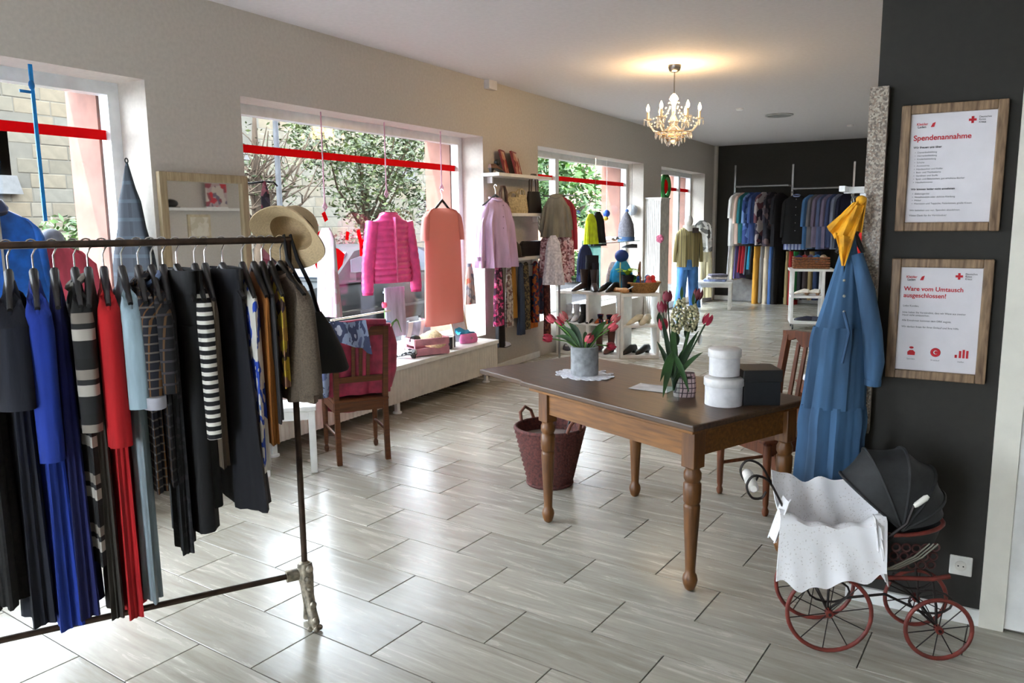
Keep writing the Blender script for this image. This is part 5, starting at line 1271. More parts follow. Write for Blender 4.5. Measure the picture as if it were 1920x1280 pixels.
for a, w, m_ in (((1048, 612), .022, LEAF), ((1068, 605), .02, LEAF2), ((1138, 602), .02, LEAF), ((1128, 612), .016, LEAF2), ((1040, 630), .014, LEAF), ((1098, 622), .012, LEAF)):
    tp = pw(*a); blade(pot, (tp.x * .15, tp.y * .15, .13), tp, w, m_)
# sheet of paper
_q = at_z(ZT, 1225, 728)
pp = thing('paper_sheet', 'sheet of white paper lying on the table', 'paper', (_q.x, _q.y, ZT + .002), TRZ + R(20))
MB().sheet([[(x * .105, y * .075, .0006 + .001 * abs(x * y)) for x in (-1, -.3, .3, 1)] for y in (-1, 0, 1)], .001).build('sheet', mat((214, 212, 212), .8), pp); MB().box((-.09, .055, .0028), (.09, .066, .0032)).build('printed_line', mat((170, 170, 172), .8), pp, False)
# glass vase bouquet with checked basket vase
_q = at_z(ZT, 1262, 752)
gv = thing('bouquet_vase', 'glass vase with hyacinths, tulips and long green leaves', 'vase', (_q.x, _q.y, ZT + .001))
MB().lathe([(.028, 0), (.03, .005), (.032, .06), (.036, .12), (.033, .12), (.029, .06), (.027, .012)], n=18, cap1=False).build('glass', pane_mat('vase_glass', (.85, .9, .88)), gv)
_inv2 = gv.matrix_basis.inverted()
def vw(px, py, dy=0):
    d = _ray(px, py); k = (Vector((_q.x, _q.y, ZT)) - CAM).dot(_f) + dy; return _inv2 @ (CAM + d * k)
HY = mat((170, 164, 128), .7, 0, .2, 40)
for (bx, by), (tx, ty) in (((1267, 622), (1278, 560)), ((1292, 620), (1300, 572))):
    b0, t0 = vw(bx, by), vw(tx, ty); st_ = MB().tube([(0, 0, .05), (b0 * .5), b0, t0], [.005, .005, .006, .003], 6).build('stem', LEAF, gv)
    m = MB(); rg = random.Random(int(bx))
    for k in range(90):
        f_ = k / 90; a = k * 2.4; c = b0 + (t0 - b0) * f_; r_ = .032 * math.sin(math.pi * (.15 + .75 * f_))
        p = c + Vector((r_ * math.cos(a), r_ * math.sin(a), rg.uniform(-.004, .004)))
        m.ball(p, .0075, 6, 4)
    fl = m.build('hyacinth_florets', HY, st_); fl['kind'] = 'stuff'
    blade(gv, t0, t0 + Vector((0, 0, .06)), .008, LEAF, 0)
for px, py, c_, dy in ((1245, 612, TRD, .02), (1322, 602, mat((176, 26, 62), .6), .0), (1243, 580, mat((130, 30, 54), .6), .04), (1306, 556, mat((110, 40, 48), .6), .04), (1252, 560, mat((120, 34, 52), .6), .05)):
    tp = vw(px, py + 6, dy); tulip(gv, (0, 0, .06), tp, c_, (0, 0, .01), .02, LEAF2)
for a, w, m_ in (((1250, 650), .014, LEAF), ((1268, 640), .014, LEAF2), ((1285, 650), .013, LEAF), ((1300, 640), .012, LEAF2), ((1318, 660), .012, LEAF), ((1240, 590), .012, LEAF2), ((1262, 600), .016, LEAF), ((1310, 620), .014, LEAF2), ((1232, 640), .012, LEAF2)):
    tp = vw(*a); blade(gv, (0, 0, .09), tp, w, m_, .02)
for a, w in (((1243, 745), .016), ((1238, 715), .013), ((1292, 735), .013)):
    tp = vw(*a, -.05); blade(gv, vw(1262, 660, -.03), tp, w, LEAF, .015)
for k in range(10):
    tp = vw(1236 + k * 8.5, 596 + 13 * ((k * 7) % 5), .02); blade(gv, tp + Vector((0, 0, -.03)), tp + Vector((0, 0, .03)), .012, mat((222, 224, 220), .7) if k % 2 else LEAF2, 0, 'small_leaf', 4)
gd = at_z(ZT, 1283, 742)
gh = thing('gingham_pouch', 'pink and black checked pouch behind the glass vase', 'pouch', (gd.x, gd.y, ZT), R(20))
MB().loft([ring_pts(a, b, z, 24, 3, .03, 0, e=.7) for a, b, z in ((.052, .035, 0), (.056, .04, .04), (.052, .036, .09), (.046, .03, .115))]).build('body', plaid((196, 168, 170), (60, 44, 50), (72, 54, 60), 42, 'gingham'), gh); MB().torus((0, 0, .1), .042, .004, 'z', 20, 6).build('drawstring', mat((60, 50, 50), .7), gh)
# two round hat boxes
_q = at_z(ZT, 1356, 757)
WB = mat((216, 214, 214), .7, 0, .03, 30)
for z, r_, h, lb in ((ZT, .085, .12, 'larger lower round white hat box on the table'), (ZT + .138, .069, .115, 'smaller round white hat box stacked on the larger one')):
    t = thing('hat_box', lb, 'box', (_q.x, _q.y, z), 0, 'stacked white hat boxes')
    MB().lathe([(r_, 0.001), (r_, h)], n=36).build('body', WB, t)
    MB().lathe([(r_ + .004, h - .03), (r_ + .006, h - .028), (r_ + .006, h + .004), (r_ + .002, h + .008), (.01, h + .009)], n=36).build('lid', mat((222, 219, 216), .65, 0, .03, 30), t)
# black box
_q = at_z(ZT, 1427, 757)
bb = thing('black_box', 'black lidded cardboard box behind the hat boxes', 'box', (_q.x - .02, _q.y + .02, ZT), R(30))
bevel(MB().box((-.085, -.06, 0), (.085, .1, .11)).build('body', mat((30, 31, 33), .55, 0, .05), bb, False), .003)
bevel(MB().box((-.09, -.065, .11), (.09, .105, .165)).build('lid', mat((36, 35, 34), .5, 0, .05), bb, False), .003)
MB().torus((.09, .02, .1), .02, .003, 'x', 14, 6).build('ring_handle', STEEL, bb)
# ------------------------------------------------------------------ wicker laundry basket under the table
DW = mat((84, 44, 40), .8, 0, .2, 60, .006, name='dark_wicker')
_q = at_z(0, 1031, 905)
wk = thing('wicker_bin', 'round dark brown wicker basket with two handles under the table', 'basket', (_q.x, _q.y, 0), R(-20))
n = 48
rs = []
for i in range(25):
    f_ = i / 24; z = .36 * f_; r_ = .135 + .085 * f_
    rs.append([((r_ + .005 * (1 if (j // 2 + i) % 2 else -1)) * math.cos(2 * math.pi * j / n), (r_ + .005 * (1 if (j // 2 + i) % 2 else -1)) * math.sin(2 * math.pi * j / n), z) for j in range(n)])
rs += [[(.2 * math.cos(2 * math.pi * j / n), .2 * math.sin(2 * math.pi * j / n), .36) for j in range(n)], [(.125 * math.cos(2 * math.pi * j / n), .125 * math.sin(2 * math.pi * j / n), .02) for j in range(n)]]
MB().loft(rs).build('woven_body', DW, wk)
MB().torus((0, 0, .362), .212, .013, 'z', 40, 8).build('rim', DW, wk); MB().torus((0, 0, .012), .138, .011, 'z', 40, 6).build('foot_ring', DW, wk)
for s_ in (-1, 1): MB().tube([(s_ * .2, -.055, .35), (s_ * .225, -.045, .42), (s_ * .23, 0, .45), (s_ * .225, .045, .42), (s_ * .2, .055, .35)], .011, 8).build('handle', mat((110, 62, 44), .7), wk)
MB().lathe([(.19, .3), (.1, .31), (.01, .3)], n=24).build('lining', mat((120, 108, 104), .9), wk)
um = thing('umbrella', 'dark umbrella with a curved handle in the wicker basket', 'umbrella', (_q.x + .06, _q.y - .02, .06), 0, None, (R(-8), R(10), 0))
MB().lathe([(.008, 0), (.02, .05), (.022, .25), (.01, .3)], n=10).build('canopy', mat((40, 42, 48), .7), um); MB().tube([(0, 0, .3), (0, 0, .39), (.012, 0, .42), (.03, 0, .425), (.042, 0, .405), (.042, 0, .385)], .007, 8).build('handle', BLACKP, um)
# ------------------------------------------------------------------ slat-back chair behind the table
CW = wood((80, 38, 16), (118, 62, 28), 5, (10, 10, 1), .5, 'red_brown_wood', .05)
c2 = thing('slat_chair', 'brown slat-back chair pushed up to the table', 'chair', (-.75, 4.71, 0), R(142.3), 'slat-back chairs')
c2.scale = (1, 1, .955)
for s_ in (-1, 1):
    MB().loft([[(s_ * .19 + a * .019, y + b * .017, z) for a, b in ((-1, -1), (1, -1), (1, 1), (-1, 1))] for y, z in ((-.02, 0), (.0, .2), (.01, .44), (-.01, .7), (-.06, .98))]).build('leg', CW, c2, False)
    turned(c2, s_ * .2, .40, .42, .022, CW)
    MB().box((s_ * .195 - .012, .02, .36), (s_ * .195 + .012, .4, .43)).build('side_rail', CW, c2, False); MB().rod((s_ * .19, .0, .2), (s_ * .2, .4, .2), .012).build('stretcher', CW, c2)
MB().box((-.19, .0, .36), (.19, .022, .43)).box((-.2, .39, .36), (.2, .41, .43)).build('apron', CW, c2, False)
bevel(MB().box((-.215, -.01, .43), (.215, .44, .45)).build('seat', CW, c2, False), .008)
tp_ = []
for i in range(17):
    x = -.215 + .43 * i / 16; tp_.append((x, 1.0 + .012 * math.sin(math.pi * i / 16)))
bt_ = [(x, .955 - .04 * max(0, math.cos(x / .215 * math.pi * 1.0)) ** 1.0 + .012 * math.cos(x * 60)) for x, z in reversed(tp_)]
MB().prism(tp_ + bt_, -.075, -.045, 'xz').build('crest_rail', CW, c2, False)
MB().box((-.18, -.005, .52), (.18, .016, .56)).build('lower_back_rail', CW, c2, False)
for x in (-.09, -.03, .03, .09):
    MB().hexa([(x - .014, -.0, .56), (x + .014, -.0, .56), (x + .014, .012, .56), (x - .014, .012, .56), (x - .012, -.062, .94), (x + .012, -.062, .94), (x + .012, -.05, .94), (x - .012, -.05, .94)]).build('back_slat', CW, c2, False)
c3 = dup(c2, (-.52, 6.05, 0), R(115), 'brown slat-back chair with a white cushion, farther back')
cu = thing('seat_cushion', 'white cushion on the farther slat-back chair', 'cushion', (-.71, 5.96, .431), R(115)); bevel(MB().box((-.19, -.19, 0), (.19, .19, .045)).build('pad', mat((228, 228, 226), .9), cu, False), .018, 4); MB().ball((0, 0, .045), .012, 8, 5, (1, 1, .4)).build('button', mat((200, 200, 198), .8), cu)

# ------------------------------------------------------------------ chandelier
ch = thing('chandelier', 'crystal chandelier with lit candle bulbs hanging from the ceiling', 'chandelier', (-2.445, 7.44, ZC))
CRY, _nt, _b = new_mat('crystal'); _b.inputs['Base Color'].default_value = (.95, .93, .9, 1); _b.inputs['Roughness'].default_value = .05; _b.inputs['Transmission Weight'].default_value = .75; _b.inputs['IOR'].default_value = 1.5
BRASS = mat((196, 160, 104), .3, .7, .05)
BULB = emit((255, 214, 150), 14, 'candle_bulb')
MB().lathe([(.062, 0), (.06, -.02), (.05, -.05), (.03, -.065)], n=20).build('ceiling_rose', STEEL, ch)
MB().rod((0, 0, -.06), (0, 0, -.27), .006).build('stem', STEEL, ch)
MB().lathe([(.012, -.26), (.035, -.29), (.045, -.31), (.02, -.34), (.016, -.45), (.03, -.48), (.05, -.52), (.03, -.56), (.02, -.6), (.05, -.63), (.07, -.65), (.03, -.69), (.008, -.72)], n=16).build('column', CRY, ch)
drop = MB().loft([[(r_ * math.cos(a), r_ * math.sin(a) * .6, z) for a in [2 * math.pi * j / 6 for j in range(6)]] for r_, z in ((.001, 0), (.006, -.01), (.009, -.03), (.001, -.055))]).mesh('crystal_drop', CRY)
bead = MB().ball((0, 0, 0), .009, 8, 6).mesh('crystal_bead', CRY, True)
def put(me, loc, nm, parent):
    o = bpy.data.objects.new(nm, me); COL.objects.link(o); o.parent = parent; o.location = loc; return o
for k in range(6):
    a = k * math.pi / 3 + .35; c, s_ = math.cos(a), math.sin(a)
    arm = MB().tube([(.03 * c, .03 * s_, -.56), (.1 * c, .1 * s_, -.62), (.18 * c, .18 * s_, -.6), (.235 * c, .235 * s_, -.53), (.24 * c, .24 * s_, -.5)], [.009, .009, .008, .008, .01], 8).build('arm', CRY, ch)
    MB().lathe([(.008, -.505), (.04, -.495), (.042, -.49), (.012, -.485)], (.24 * c, .24 * s_, 0), 14).build('drip_cup', CRY, arm)
    MB().lathe([(.012, -.487), (.011, -.42)], (.24 * c, .24 * s_, 0), 10).build('candle_tube', mat((236, 220, 190), .5), arm)
    MB().lathe([(.008, -.42), (.017, -.4), (.016, -.385), (.003, -.35)], (.24 * c, .24 * s_, 0), 10).build('bulb', BULB, arm)
    for q in (-.03, 0, .03): put(drop, (.24 * c - q * s_ * 1.2, .24 * s_ + q * c * 1.2, -.5), 'crystal_drop', arm)
    put(drop, (.275 * c, .275 * s_, -.5), 'crystal_drop', arm)
    for i in range(7):
        f_ = (i + .5) / 7; put(bead, ((.03 + .2 * f_) * c, (.03 + .2 * f_) * s_, -.32 - .17 * f_ - .05 * math.sin(math.pi * f_)), 'crystal_bead', arm)
    a2 = a + math.pi / 6; 
    for i in range(5):
        f_ = (i + .5) / 5; aa = a + f_ * math.pi / 3; put(bead, (.235 * math.cos(aa), .235 * math.sin(aa), -.5 - .045 * math.sin(math.pi * f_)), 'crystal_bead', arm)
for r_, z, n_ in ((.17, -.62, 16), (.11, -.66, 12), (.06, -.69, 7)):
    MB().torus((0, 0, z), r_, .004, 'z', 28, 6).build('ring', BRASS, ch)
    for k in range(n_):
        a = 2 * math.pi * k / n_; put(drop, (r_ * math.cos(a), r_ * math.sin(a), z), 'crystal_drop', ch)
lamp('chandelier_light', 'POINT', (-2.445, 7.44, ZC - .30), 9, (1, .66, .32), .12)
# ceiling fittings
def at_c(px, py): return at_z(ZC, px, py)
p_ = at_c(1461, 215)
cs = thing('ceiling_vent', 'flat round vent in the ceiling beyond the chandelier', 'vent', (p_.x, p_.y, ZC)); MB().lathe([(.19, 0), (.19, -.012), (.17, -.02)], n=32).build('rim', mat((170, 170, 168), .5), cs); MB().lathe([(.16, -.02), (.16, -.022)], n=32).build('grille', mat((140, 140, 138), .6), cs)
for px, py, lb in ((1387, 203, 'small white smoke detector left of the ceiling vent'), (1594, 234, 'small white smoke detector near the dark far wall')):
    p_ = at_c(px, py); t = thing('smoke_detector', lb, 'detector', (p_.x, p_.y, ZC)); MB().lathe([(.05, 0), (.048, -.02), (.03, -.03), (.005, -.03)], n=20).build('body', WHITE, t); MB().ball((.03, 0, -.026), .004, 6, 4).build('indicator', RED, t)
# ------------------------------------------------------------------ framed notices on the dark pillar
FRW = wood((88, 64, 42), (160, 130, 98), 9, (8, 8, 1), .5, 'whitewashed_frame', .1)
def text(parent, s, x, z, size, M, y, name='printed_text', align='LEFT', bold=False):
    cv = bpy.data.curves.new(name, 'FONT'); cv.body = s; cv.size = size; cv.align_x = align; cv.extrude = 0.0003
    if bold: cv.offset = size * 0.02
    o = bpy.data.objects.new(name, cv); COL.objects.link(o)
    me = bpy.data.meshes.new_from_object(o)
    bpy.data.objects.remove(o); bpy.data.curves.remove(cv)
    me.materials.clear(); me.materials.append(M)
    ob = bpy.data.objects.new(name, me); COL.objects.link(ob); ob.parent = parent; ob.location = (x, y, z); ob.rotation_euler = (R(90), 0, 0)
    return ob
INK = mat((60, 58, 60), .8, 0, 0); REDI = mat((196, 30, 44), .7, 0, 0); GREYI = mat((120, 118, 120), .8, 0, 0)
def notice(label, x0, x1, z0, z1):
    w, h = x1 - x0, z1 - z0
    t = thing('framed_notice', label, 'notice', ((x0 + x1) / 2, YP, (z0 + z1) / 2), 0, 'framed notices on the pillar')
    fw = .034; a, b_ = w / 2, h / 2
    for q in ((((-a, -.03, -b_), (-a + fw, 0, b_))), (((a - fw, -.03, -b_), (a, 0, b_))), (((-a + fw, -.03, b_ - fw), (a - fw, 0, b_))), (((-a + fw, -.03, -b_), (a - fw, 0, -b_ + fw)))):
        bevel(MB().box(*q).build('frame_bar', FRW, t, False), .004)
    MB().box((-a + fw, -.014, -b_ + fw), (a - fw, -.004, b_ - fw)).build('paper', mat((226, 222, 226), .75, 0, .01), t, False)
    return t, a - fw, b_ - fw
YT = -.0148
def header(t, a, b_):
    text(t, 'Kleider', -a + .02, b_ - .042, .013, REDI, YT, bold=True); text(t, 'Laden', -a + .024, b_ - .052, .012, INK, YT, bold=True)
    MB().hexa([(-a + .068, YT - .0005, b_ - .05), (-a + .08, YT - .0005, b_ - .05), (-a + .08, YT + .0005, b_ - .05), (-a + .068, YT + .0005, b_ - .05), (-a + .074, YT - .0005, b_ - .036), (-a + .084, YT - .0005, b_ - .032), (-a + .084, YT + .0005, b_ - .032), (-a + .074, YT + .0005, b_ - .036)]).build('logo_mark', REDI, t, False)
    cx, cz = a - .078, b_ - .032
    MB().box((cx - .0125, YT - .0006, cz - .0042), (cx + .0125, YT + .0004, cz + .0042)).box((cx - .0042, YT - .0006, cz + .0042), (cx + .0042, YT + .0004, cz + .0125)).box((cx - .0042, YT - .0006, cz - .0125), (cx + .0042, YT + .0004, cz - .0042)).build('red_cross', REDI, t, False)
    for i, s in enumerate(('Deutsches', 'Rotes', 'Kreuz')): text(t, s, a - .058, b_ - .026 - .0095 * i, .0095, INK, YT)
n1, a, b_ = notice('upper framed notice headed Spendenannahme on the dark pillar', -.227, .124, 1.567, 2.043)
header(n1, a, b_)
text(n1, 'Spendenannahme', -a + .012, b_ - .098, .0275, REDI, YT, bold=True)
text(n1, 'Wir freuen uns \u00fcber', -a + .014, b_ - .128, .0115, INK, YT, bold=True)
for i, s in enumerate(('Damenbekleidung', 'Herrenbekleidung', 'Kinderbekleidung', 'Schuhe', 'Accessoires', 'Handtaschen und Koffer', 'Bett- und Tischw\u00e4sche', 'Gardinen und Stoffe', 'Spiel- und Babysachen, gut erhaltene B\u00fccher', 'Haushaltswaren')):
    text(n1, '\u2022  ' + s, -a + .02, b_ - .146 - .0125 * i, .0092, GREYI, YT)
text(n1, 'Wir k\u00f6nnen leider nicht annehmen', -a + .014, b_ - .285, .0105, INK, YT, bold=True)
for i, s in enumerate(('Elektroger\u00e4te', 'Verschmutzte oder defekte Kleidung', 'M\u00f6bel', 'Matratzen und Teppiche, Federbetten, gro\u00dfe Kissen')):
    text(n1, '\u2022  ' + s, -a + .02, b_ - .302 - .0125 * i, .0092, GREYI, YT)
text(n1, 'Wir behalten uns vor, Spenden abzulehnen.', -a + .014, b_ - .365, .0098, GREYI, YT); text(n1, 'Vielen Dank f\u00fcr Ihr Verst\u00e4ndnis!', -a + .014, b_ - .385, .0098, GREYI, YT)
n2, a, b_ = notice('lower framed notice with three red symbols on the dark pillar', -.228, .119, .985, 1.461)
header(n2, a, b_)
text(n2, 'Ware vom Umtausch', -a + .014, b_ - .092, .0235, REDI, YT, bold=True); text(n2, 'ausgeschlossen!', -a + .014, b_ - .118, .0235, REDI, YT, bold=True)
for z, s in ((.155, 'Liebe Kunden,'), (.181, 'bitte haben Sie Verst\u00e4ndnis, dass wir Ware aus zweiter'), (.192, 'Hand nicht umtauschen.'), (.213, 'Alle Einnahmen kommen dem DRK zugute.'), (.238, 'Wir danken Ihnen f\u00fcr Ihren Einkauf und Ihre Hilfe.')):
    text(n2, s, -a + .014, b_ - z, .0098, INK, YT)
def icon(t, x, kind, s):
    z = -b_ + .06
    if kind == 0: MB().lathe([(.013, 0), (.014, .012), (.008, .018), (.006, .02)], (x, 0, z), 12, sy=.03).ball((x, 0, z + .03), .008, 8, 6, (1, .05, .6)).build('symbol', REDI, t).location = (0, YT, 0)
    if kind == 1: MB().torus((x, 0, z + .016), .013, .005, 'y', 16, 6).ball((x + .002, 0, z + .016), .006, 8, 6, (1, .05, 1)).build('symbol', REDI, t).location = (0, YT - .0, 0)
    if kind == 2:
        m = MB()
        for k, hh in ((-.018, .012), (-.004, .028), (.008, .033), (.02, .03)): m.box((x + k - .004, -.0006, z), (x + k + .004, .0006, z + hh))
        m.build('symbol', REDI, t, False).location = (0, YT, 0)
    text(t, s, x, z - .018, .0085, GREYI, YT, align='CENTER')
for x, k, s in ((-.085, 0, 'Spenden'), (.0, 1, 'Kreislauf'), (.088, 2, 'Helfen')): icon(n2, x, k, s)
# power socket
so = thing('wall_socket', 'white power socket low on the dark pillar', 'socket', (.089, YP, .237))
bevel(MB().box((-.04, -.01, -.04), (.04, 0, .04)).build('plate', mat((232, 230, 222), .4), so, False), .004)
MB().rod((0, -.0125, 0), (0, -.009, 0), .021, 20).build('insert', mat((222, 218, 208), .4), so)
for x in (-.009, .009): MB().rod((x, -.0135, 0), (x, -.012, 0), .0028, 8).build('hole', BLACKP, so)
# mosaic strip: edge of a framed mirror at the pillar corner
MOS = floral([(128, 116, 104), (158, 144, 128), (104, 92, 82), (176, 164, 148), (138, 118, 102)], 150, 'mosaic', r=.4)
ms = thing('mosaic_mirror', 'tall mirror with a silvery mosaic frame at the pillar corner', 'mirror', (-.318, YP, 0))
MB().box((-.022, -.06, .75), (.045, -.001, 2.118)).build('frame_edge', MOS, ms, False); MB().box((-.022, -.001, .75), (-.004, .35, 2.118)).build('frame_side', MOS, ms, False)
MB().box((-.026, .03, .82), (-.022, .3, 2.05)).build('mirror_glass', mat((215, 216, 214), .03, 1, 0), ms, False)
# white bracket rail on the side of the pillar
br = thing('bracket_rail', 'short white hanging rail on the side of the pillar', 'rail', (-.318, 3.86, 1.73))
MB().box((-.15, -.012, 0), (-.0, .012, .028)).build('arm', WHITE, br, False); MB().box((-.024, -.012, 0), (-.0, .012, .11)).build('upright', WHITE, br, False); MB().box((-.152, -.16, .004), (-.128, .012, .028)).build('cross_arm', WHITE, br, False)
garment('red_jacket', 'bright red jacket hanging behind the denim dress', 'jacket', (-.345, 3.98, 1.74), R(20), W=.07, L=.4, M=cloth((196, 26, 20)), hem=.08, T=.02, TH=.03, seed=81, neck=.03)
# denim dress
DEN = mat((54, 86, 118), .85, 0, .16, 9, .004, (1, 1, .2), name='denim')
dd = thing('denim_dress', 'long tiered blue denim dress hanging at the pillar', 'dress', (-.375, 3.36, 1.68), R(20))
def dring(a, b, z, cx=0, cy=0, amp=.06, ph=0, n=72):
    out = []
    for j in range(n):
        t = 2 * math.pi * j / n; w = 1 + amp * (math.sin(9 * t + ph) + .6 * math.sin(14 * t + 2 * ph) + .4 * math.sin(23 * t))
        out.append((cx + a * w * math.cos(t), cy + b * w * math.sin(t), z))
    return out
def tier(z0, z1, a0, a1, b0, b1, c0, c1, ph, gather=True, amp0=.07, amp1=.06):
    rs = []
    for i in range(10):
        f_ = i / 9; bulge = 1 + (.06 * math.sin(math.pi * min(1, f_ * 3)) if gather and f_ < .34 else .0) + (.07 if gather else 0)
        rs.append(dring((a0 + (a1 - a0) * f_) * bulge, (b0 + (b1 - b0) * f_) * bulge, z0 + (z1 - z0) * f_, c0 + (c1 - c0) * f_, 0, (amp0 + (amp1 - amp0) * f_), ph + .25 * f_))
    return MB().loft(rs, False, False)
tier(-.12, -.5, .016, .095, .02, .055, .0, -.02, 0, False, .04, .05).build('bodice', DEN, dd)
tier(-.49, -.82, .092, .112, .055, .07, -.02, -.035, 1.0).build('skirt_tier', DEN, dd)
tier(-.81, -1.2, .11, .122, .068, .085, -.035, -.045, 2.1).build('skirt_tier', DEN, dd)
_sl = MB().tube([(.02, -.03, -.2), (.055, -.055, -.34), (.085, -.06, -.5), (.1, -.055, -.62), (.1, -.05, -.7)], [.03, .045, .05, .052, .04], 16, True, .7).build('sleeve', DEN, dd)
MB().tube([(.1, -.05, -.69), (.1, -.05, -.715)], .043, 16, True, .72).build('cuff', DEN, _sl)
MB().tube([(-.03, -.085, -.42), (-.01, -.1, -.5), (-.03, -.1, -.62)], .007, 6).build('tie', mat((46, 76, 108), .8), dd)
for z in (-.3, -.36, -.42): MB().ball((-.03, -.062 - .02 * (-z - .3) / .1, z), .006, 8, 5).build('button', mat((150, 150, 140), .4), dd)
hanger((-.375, 3.36, 1.68), R(20), 'black hanger carrying the denim dress', 'hangers in the window', BLACKP, .05)
hk2 = thing('pillar_hook', 'small metal hook holding the denim dress', 'hook', (-.345, YP - .06, 1.7)); MB().tube([(0, .0, 0), (-.015, -.03, 0), (-.03, -.05, 0), (-.032, -.055, .012)], .005, 6).build('hook', STEEL, hk2); MB().box((-.01, -.002, -.015), (.012, .002, .015)).build('plate', STEEL, hk2, False)
# yellow scarf
YEL = mat((222, 152, 26), .7, 0, .14, 14, .004, name='yellow_cloth')
ys = thing('yellow_scarf', 'mustard yellow scarf tied at the top of the denim dress', 'scarf', (-.36, 3.30, 1.7))
def yp(px, py, dy=0): p = at_y(3.30 + dy, px, py); return p - Vector((-.36, 3.30, 1.7))
def ysheet(top, bot, n=9, fold=.012, nm='fold'):
    g_ = []
    for i in range(n):
        f_ = i / (n - 1); row = []
        for j in range(9):
            k = j / 8; a = Vector(top[0]).lerp(Vector(top[1]), k); c = Vector(bot[0]).lerp(Vector(bot[1]), k); p = a.lerp(c, f_); p.y += fold * math.sin(k * 9 + f_ * 2); row.append(p)
        g_.append(row)
    MB().sheet(g_, .004).build(nm, YEL, ys)
ysheet((yp(1600, 380), yp(1622, 372)), (yp(1550, 425), yp(1566, 448)), nm='left_fold')
ysheet((yp(1598, 385, -.01), yp(1620, 385, -.01)), (yp(1566, 440, -.01), yp(1600, 450, -.01)), nm='middle_fold')
ysheet((yp(1566, 436, -.015), yp(1601, 446, -.015)), (yp(1578, 498, -.015), yp(1584, 498, -.015)), nm='tail')
ysheet((yp(1612, 372, .01), yp(1624, 376, .01)), (yp(1604, 432, .01), yp(1616, 436, .01)), nm='short_tail')
MB().ball(yp(1615, 374), .02, 10, 7, (1, .8, .8)).build('knot', YEL, ys)
bs = thing('black_belt', 'narrow black belt hanging beside the yellow scarf', 'belt', (-.385, 3.33, 1.56)); MB().tube([(.01, 0, 0), (0, 0, -.08), (-.004, 0, -.16), (0, 0, -.22)], .009, 8, True, .4).build('strap', BLACKP, bs); MB().torus((.004, -.004, -.02), .012, .003, 'y', 12, 6).build('buckle', STEEL, bs)

# ------------------------------------------------------------------ doll pram
PO = Vector((-.335, 2.968)); PX = Vector((.938, .348)); 
pram = thing('doll_pram', 'antique doll pram with a black hood and red spoked wheels', 'pram', (PO.x, PO.y, 0), math.atan2(PX.y, PX.x))
PRED = mat((112, 44, 36), .5, 0, .12, 20); PBLK = mat((38, 40, 40), .75, 0, .1, 20, .003); WIR = mat((44, 38, 36), .5, .5, .05)
TW = .25
def wheel(x, y, r_):
    w = MB().torus((x, y, r_), r_ - .008, .008, 'y', 40, 8).build('wheel', PRED, pram)
    MB().rod((x, y - .014, r_), (x, y + .014, r_), .014, 14).build('hub', PRED, w)
    for k in range(10):
        a = 2 * math.pi * k / 10 + .2; MB().rod((x + .012 * math.cos(a), y, r_ + .012 * math.sin(a)), (x + (r_ - .012) * math.cos(a), y, r_ + (r_ - .012) * math.sin(a)), .0022, 5).build('spoke', WIR, w)
for x, r_ in ((.0, .158), (.385, .122)):
    wheel(x, 0, r_); wheel(x, TW, r_); MB().rod((x, -.02, r_), (x, TW + .02, r_), .006).build('axle', WIR, pram)
for y in (.025, TW - .025):
    MB().tube([(-.05, y, .305), (.05, y, .305), (.2, y, .30), (.36, y, .305), (.42, y, .32)], .009, 8).build('frame_rail', PRED, pram)
    MB().tube([(.0, y, .158), (.06, y, .21), (.2, y, .235), (.32, y, .18), (.385, y, .122)], .005, 6).build('chassis_rod', WIR, pram)
    for cx, cz in ((.0, .235), (.36, .215)):
        MB().tube([(cx + .075 * math.cos(a), y, cz + .045 * math.sin(a)) for a in [R(-200 + 25 * i) for i in range(14)]], .0042, 6).build('spring', WIR, pram)
    MB().tube([(.0, y, .158), (.0, y, .24), (.03, y, .3)], .005, 6).build('strut', WIR, pram); MB().tube([(.385, y, .122), (.38, y, .2), (.36, y, .3)], .005, 6).build('strut', WIR, pram)
# boat-shaped body
def bodyring(z, f_):
    out = []; x0 = -.1 - .06 * f_; x1 = .33 + .075 * f_; yw = .07 + .055 * f_
    for j in range(36):
        t = 2 * math.pi * j / 36; c, s_ = math.cos(t), math.sin(t)
        out.append(((x0 + x1) / 2 + (x1 - x0) / 2 * math.copysign(abs(c) ** .7, c), TW / 2 + yw * math.copysign(abs(s_) ** .6, s_), z + .03 * f_ * c * c))
    return out
MB().loft([bodyring(.31, 0), bodyring(.34, .35), bodyring(.4, .7), bodyring(.455, .92), bodyring(.47, 1)], True, False).build('body', PBLK, pram)
MB().tube(bodyring(.475, 1.02) + [bodyring(.475, 1.02)[0]], .008, 8).build('rim', PRED, pram)
for k in range(3):
    for i in range(5):
        x = .22 + i * .035; z = .35 + k * .04; f_ = (.35 + .3 * k); y = TW / 2 - (.07 + .055 * f_) * (1 - .25 * max(0, (x - .3) / .1)) - .002
        MB().torus((x, y, z), .014, .004, 'y', 12, 5).build('wicker_loop', mat((70, 34, 30), .6), pram)
for dz in (0, .014, .028): MB().tube([(.1 + 1.2 * dz, -.002, .335), (.2 + dz, -.003, .35), (.28 + dz, -.008, .40), (.33 + dz, -.01, .455)], .003, 6).build('scroll_line', mat((120, 116, 100), .5), pram)
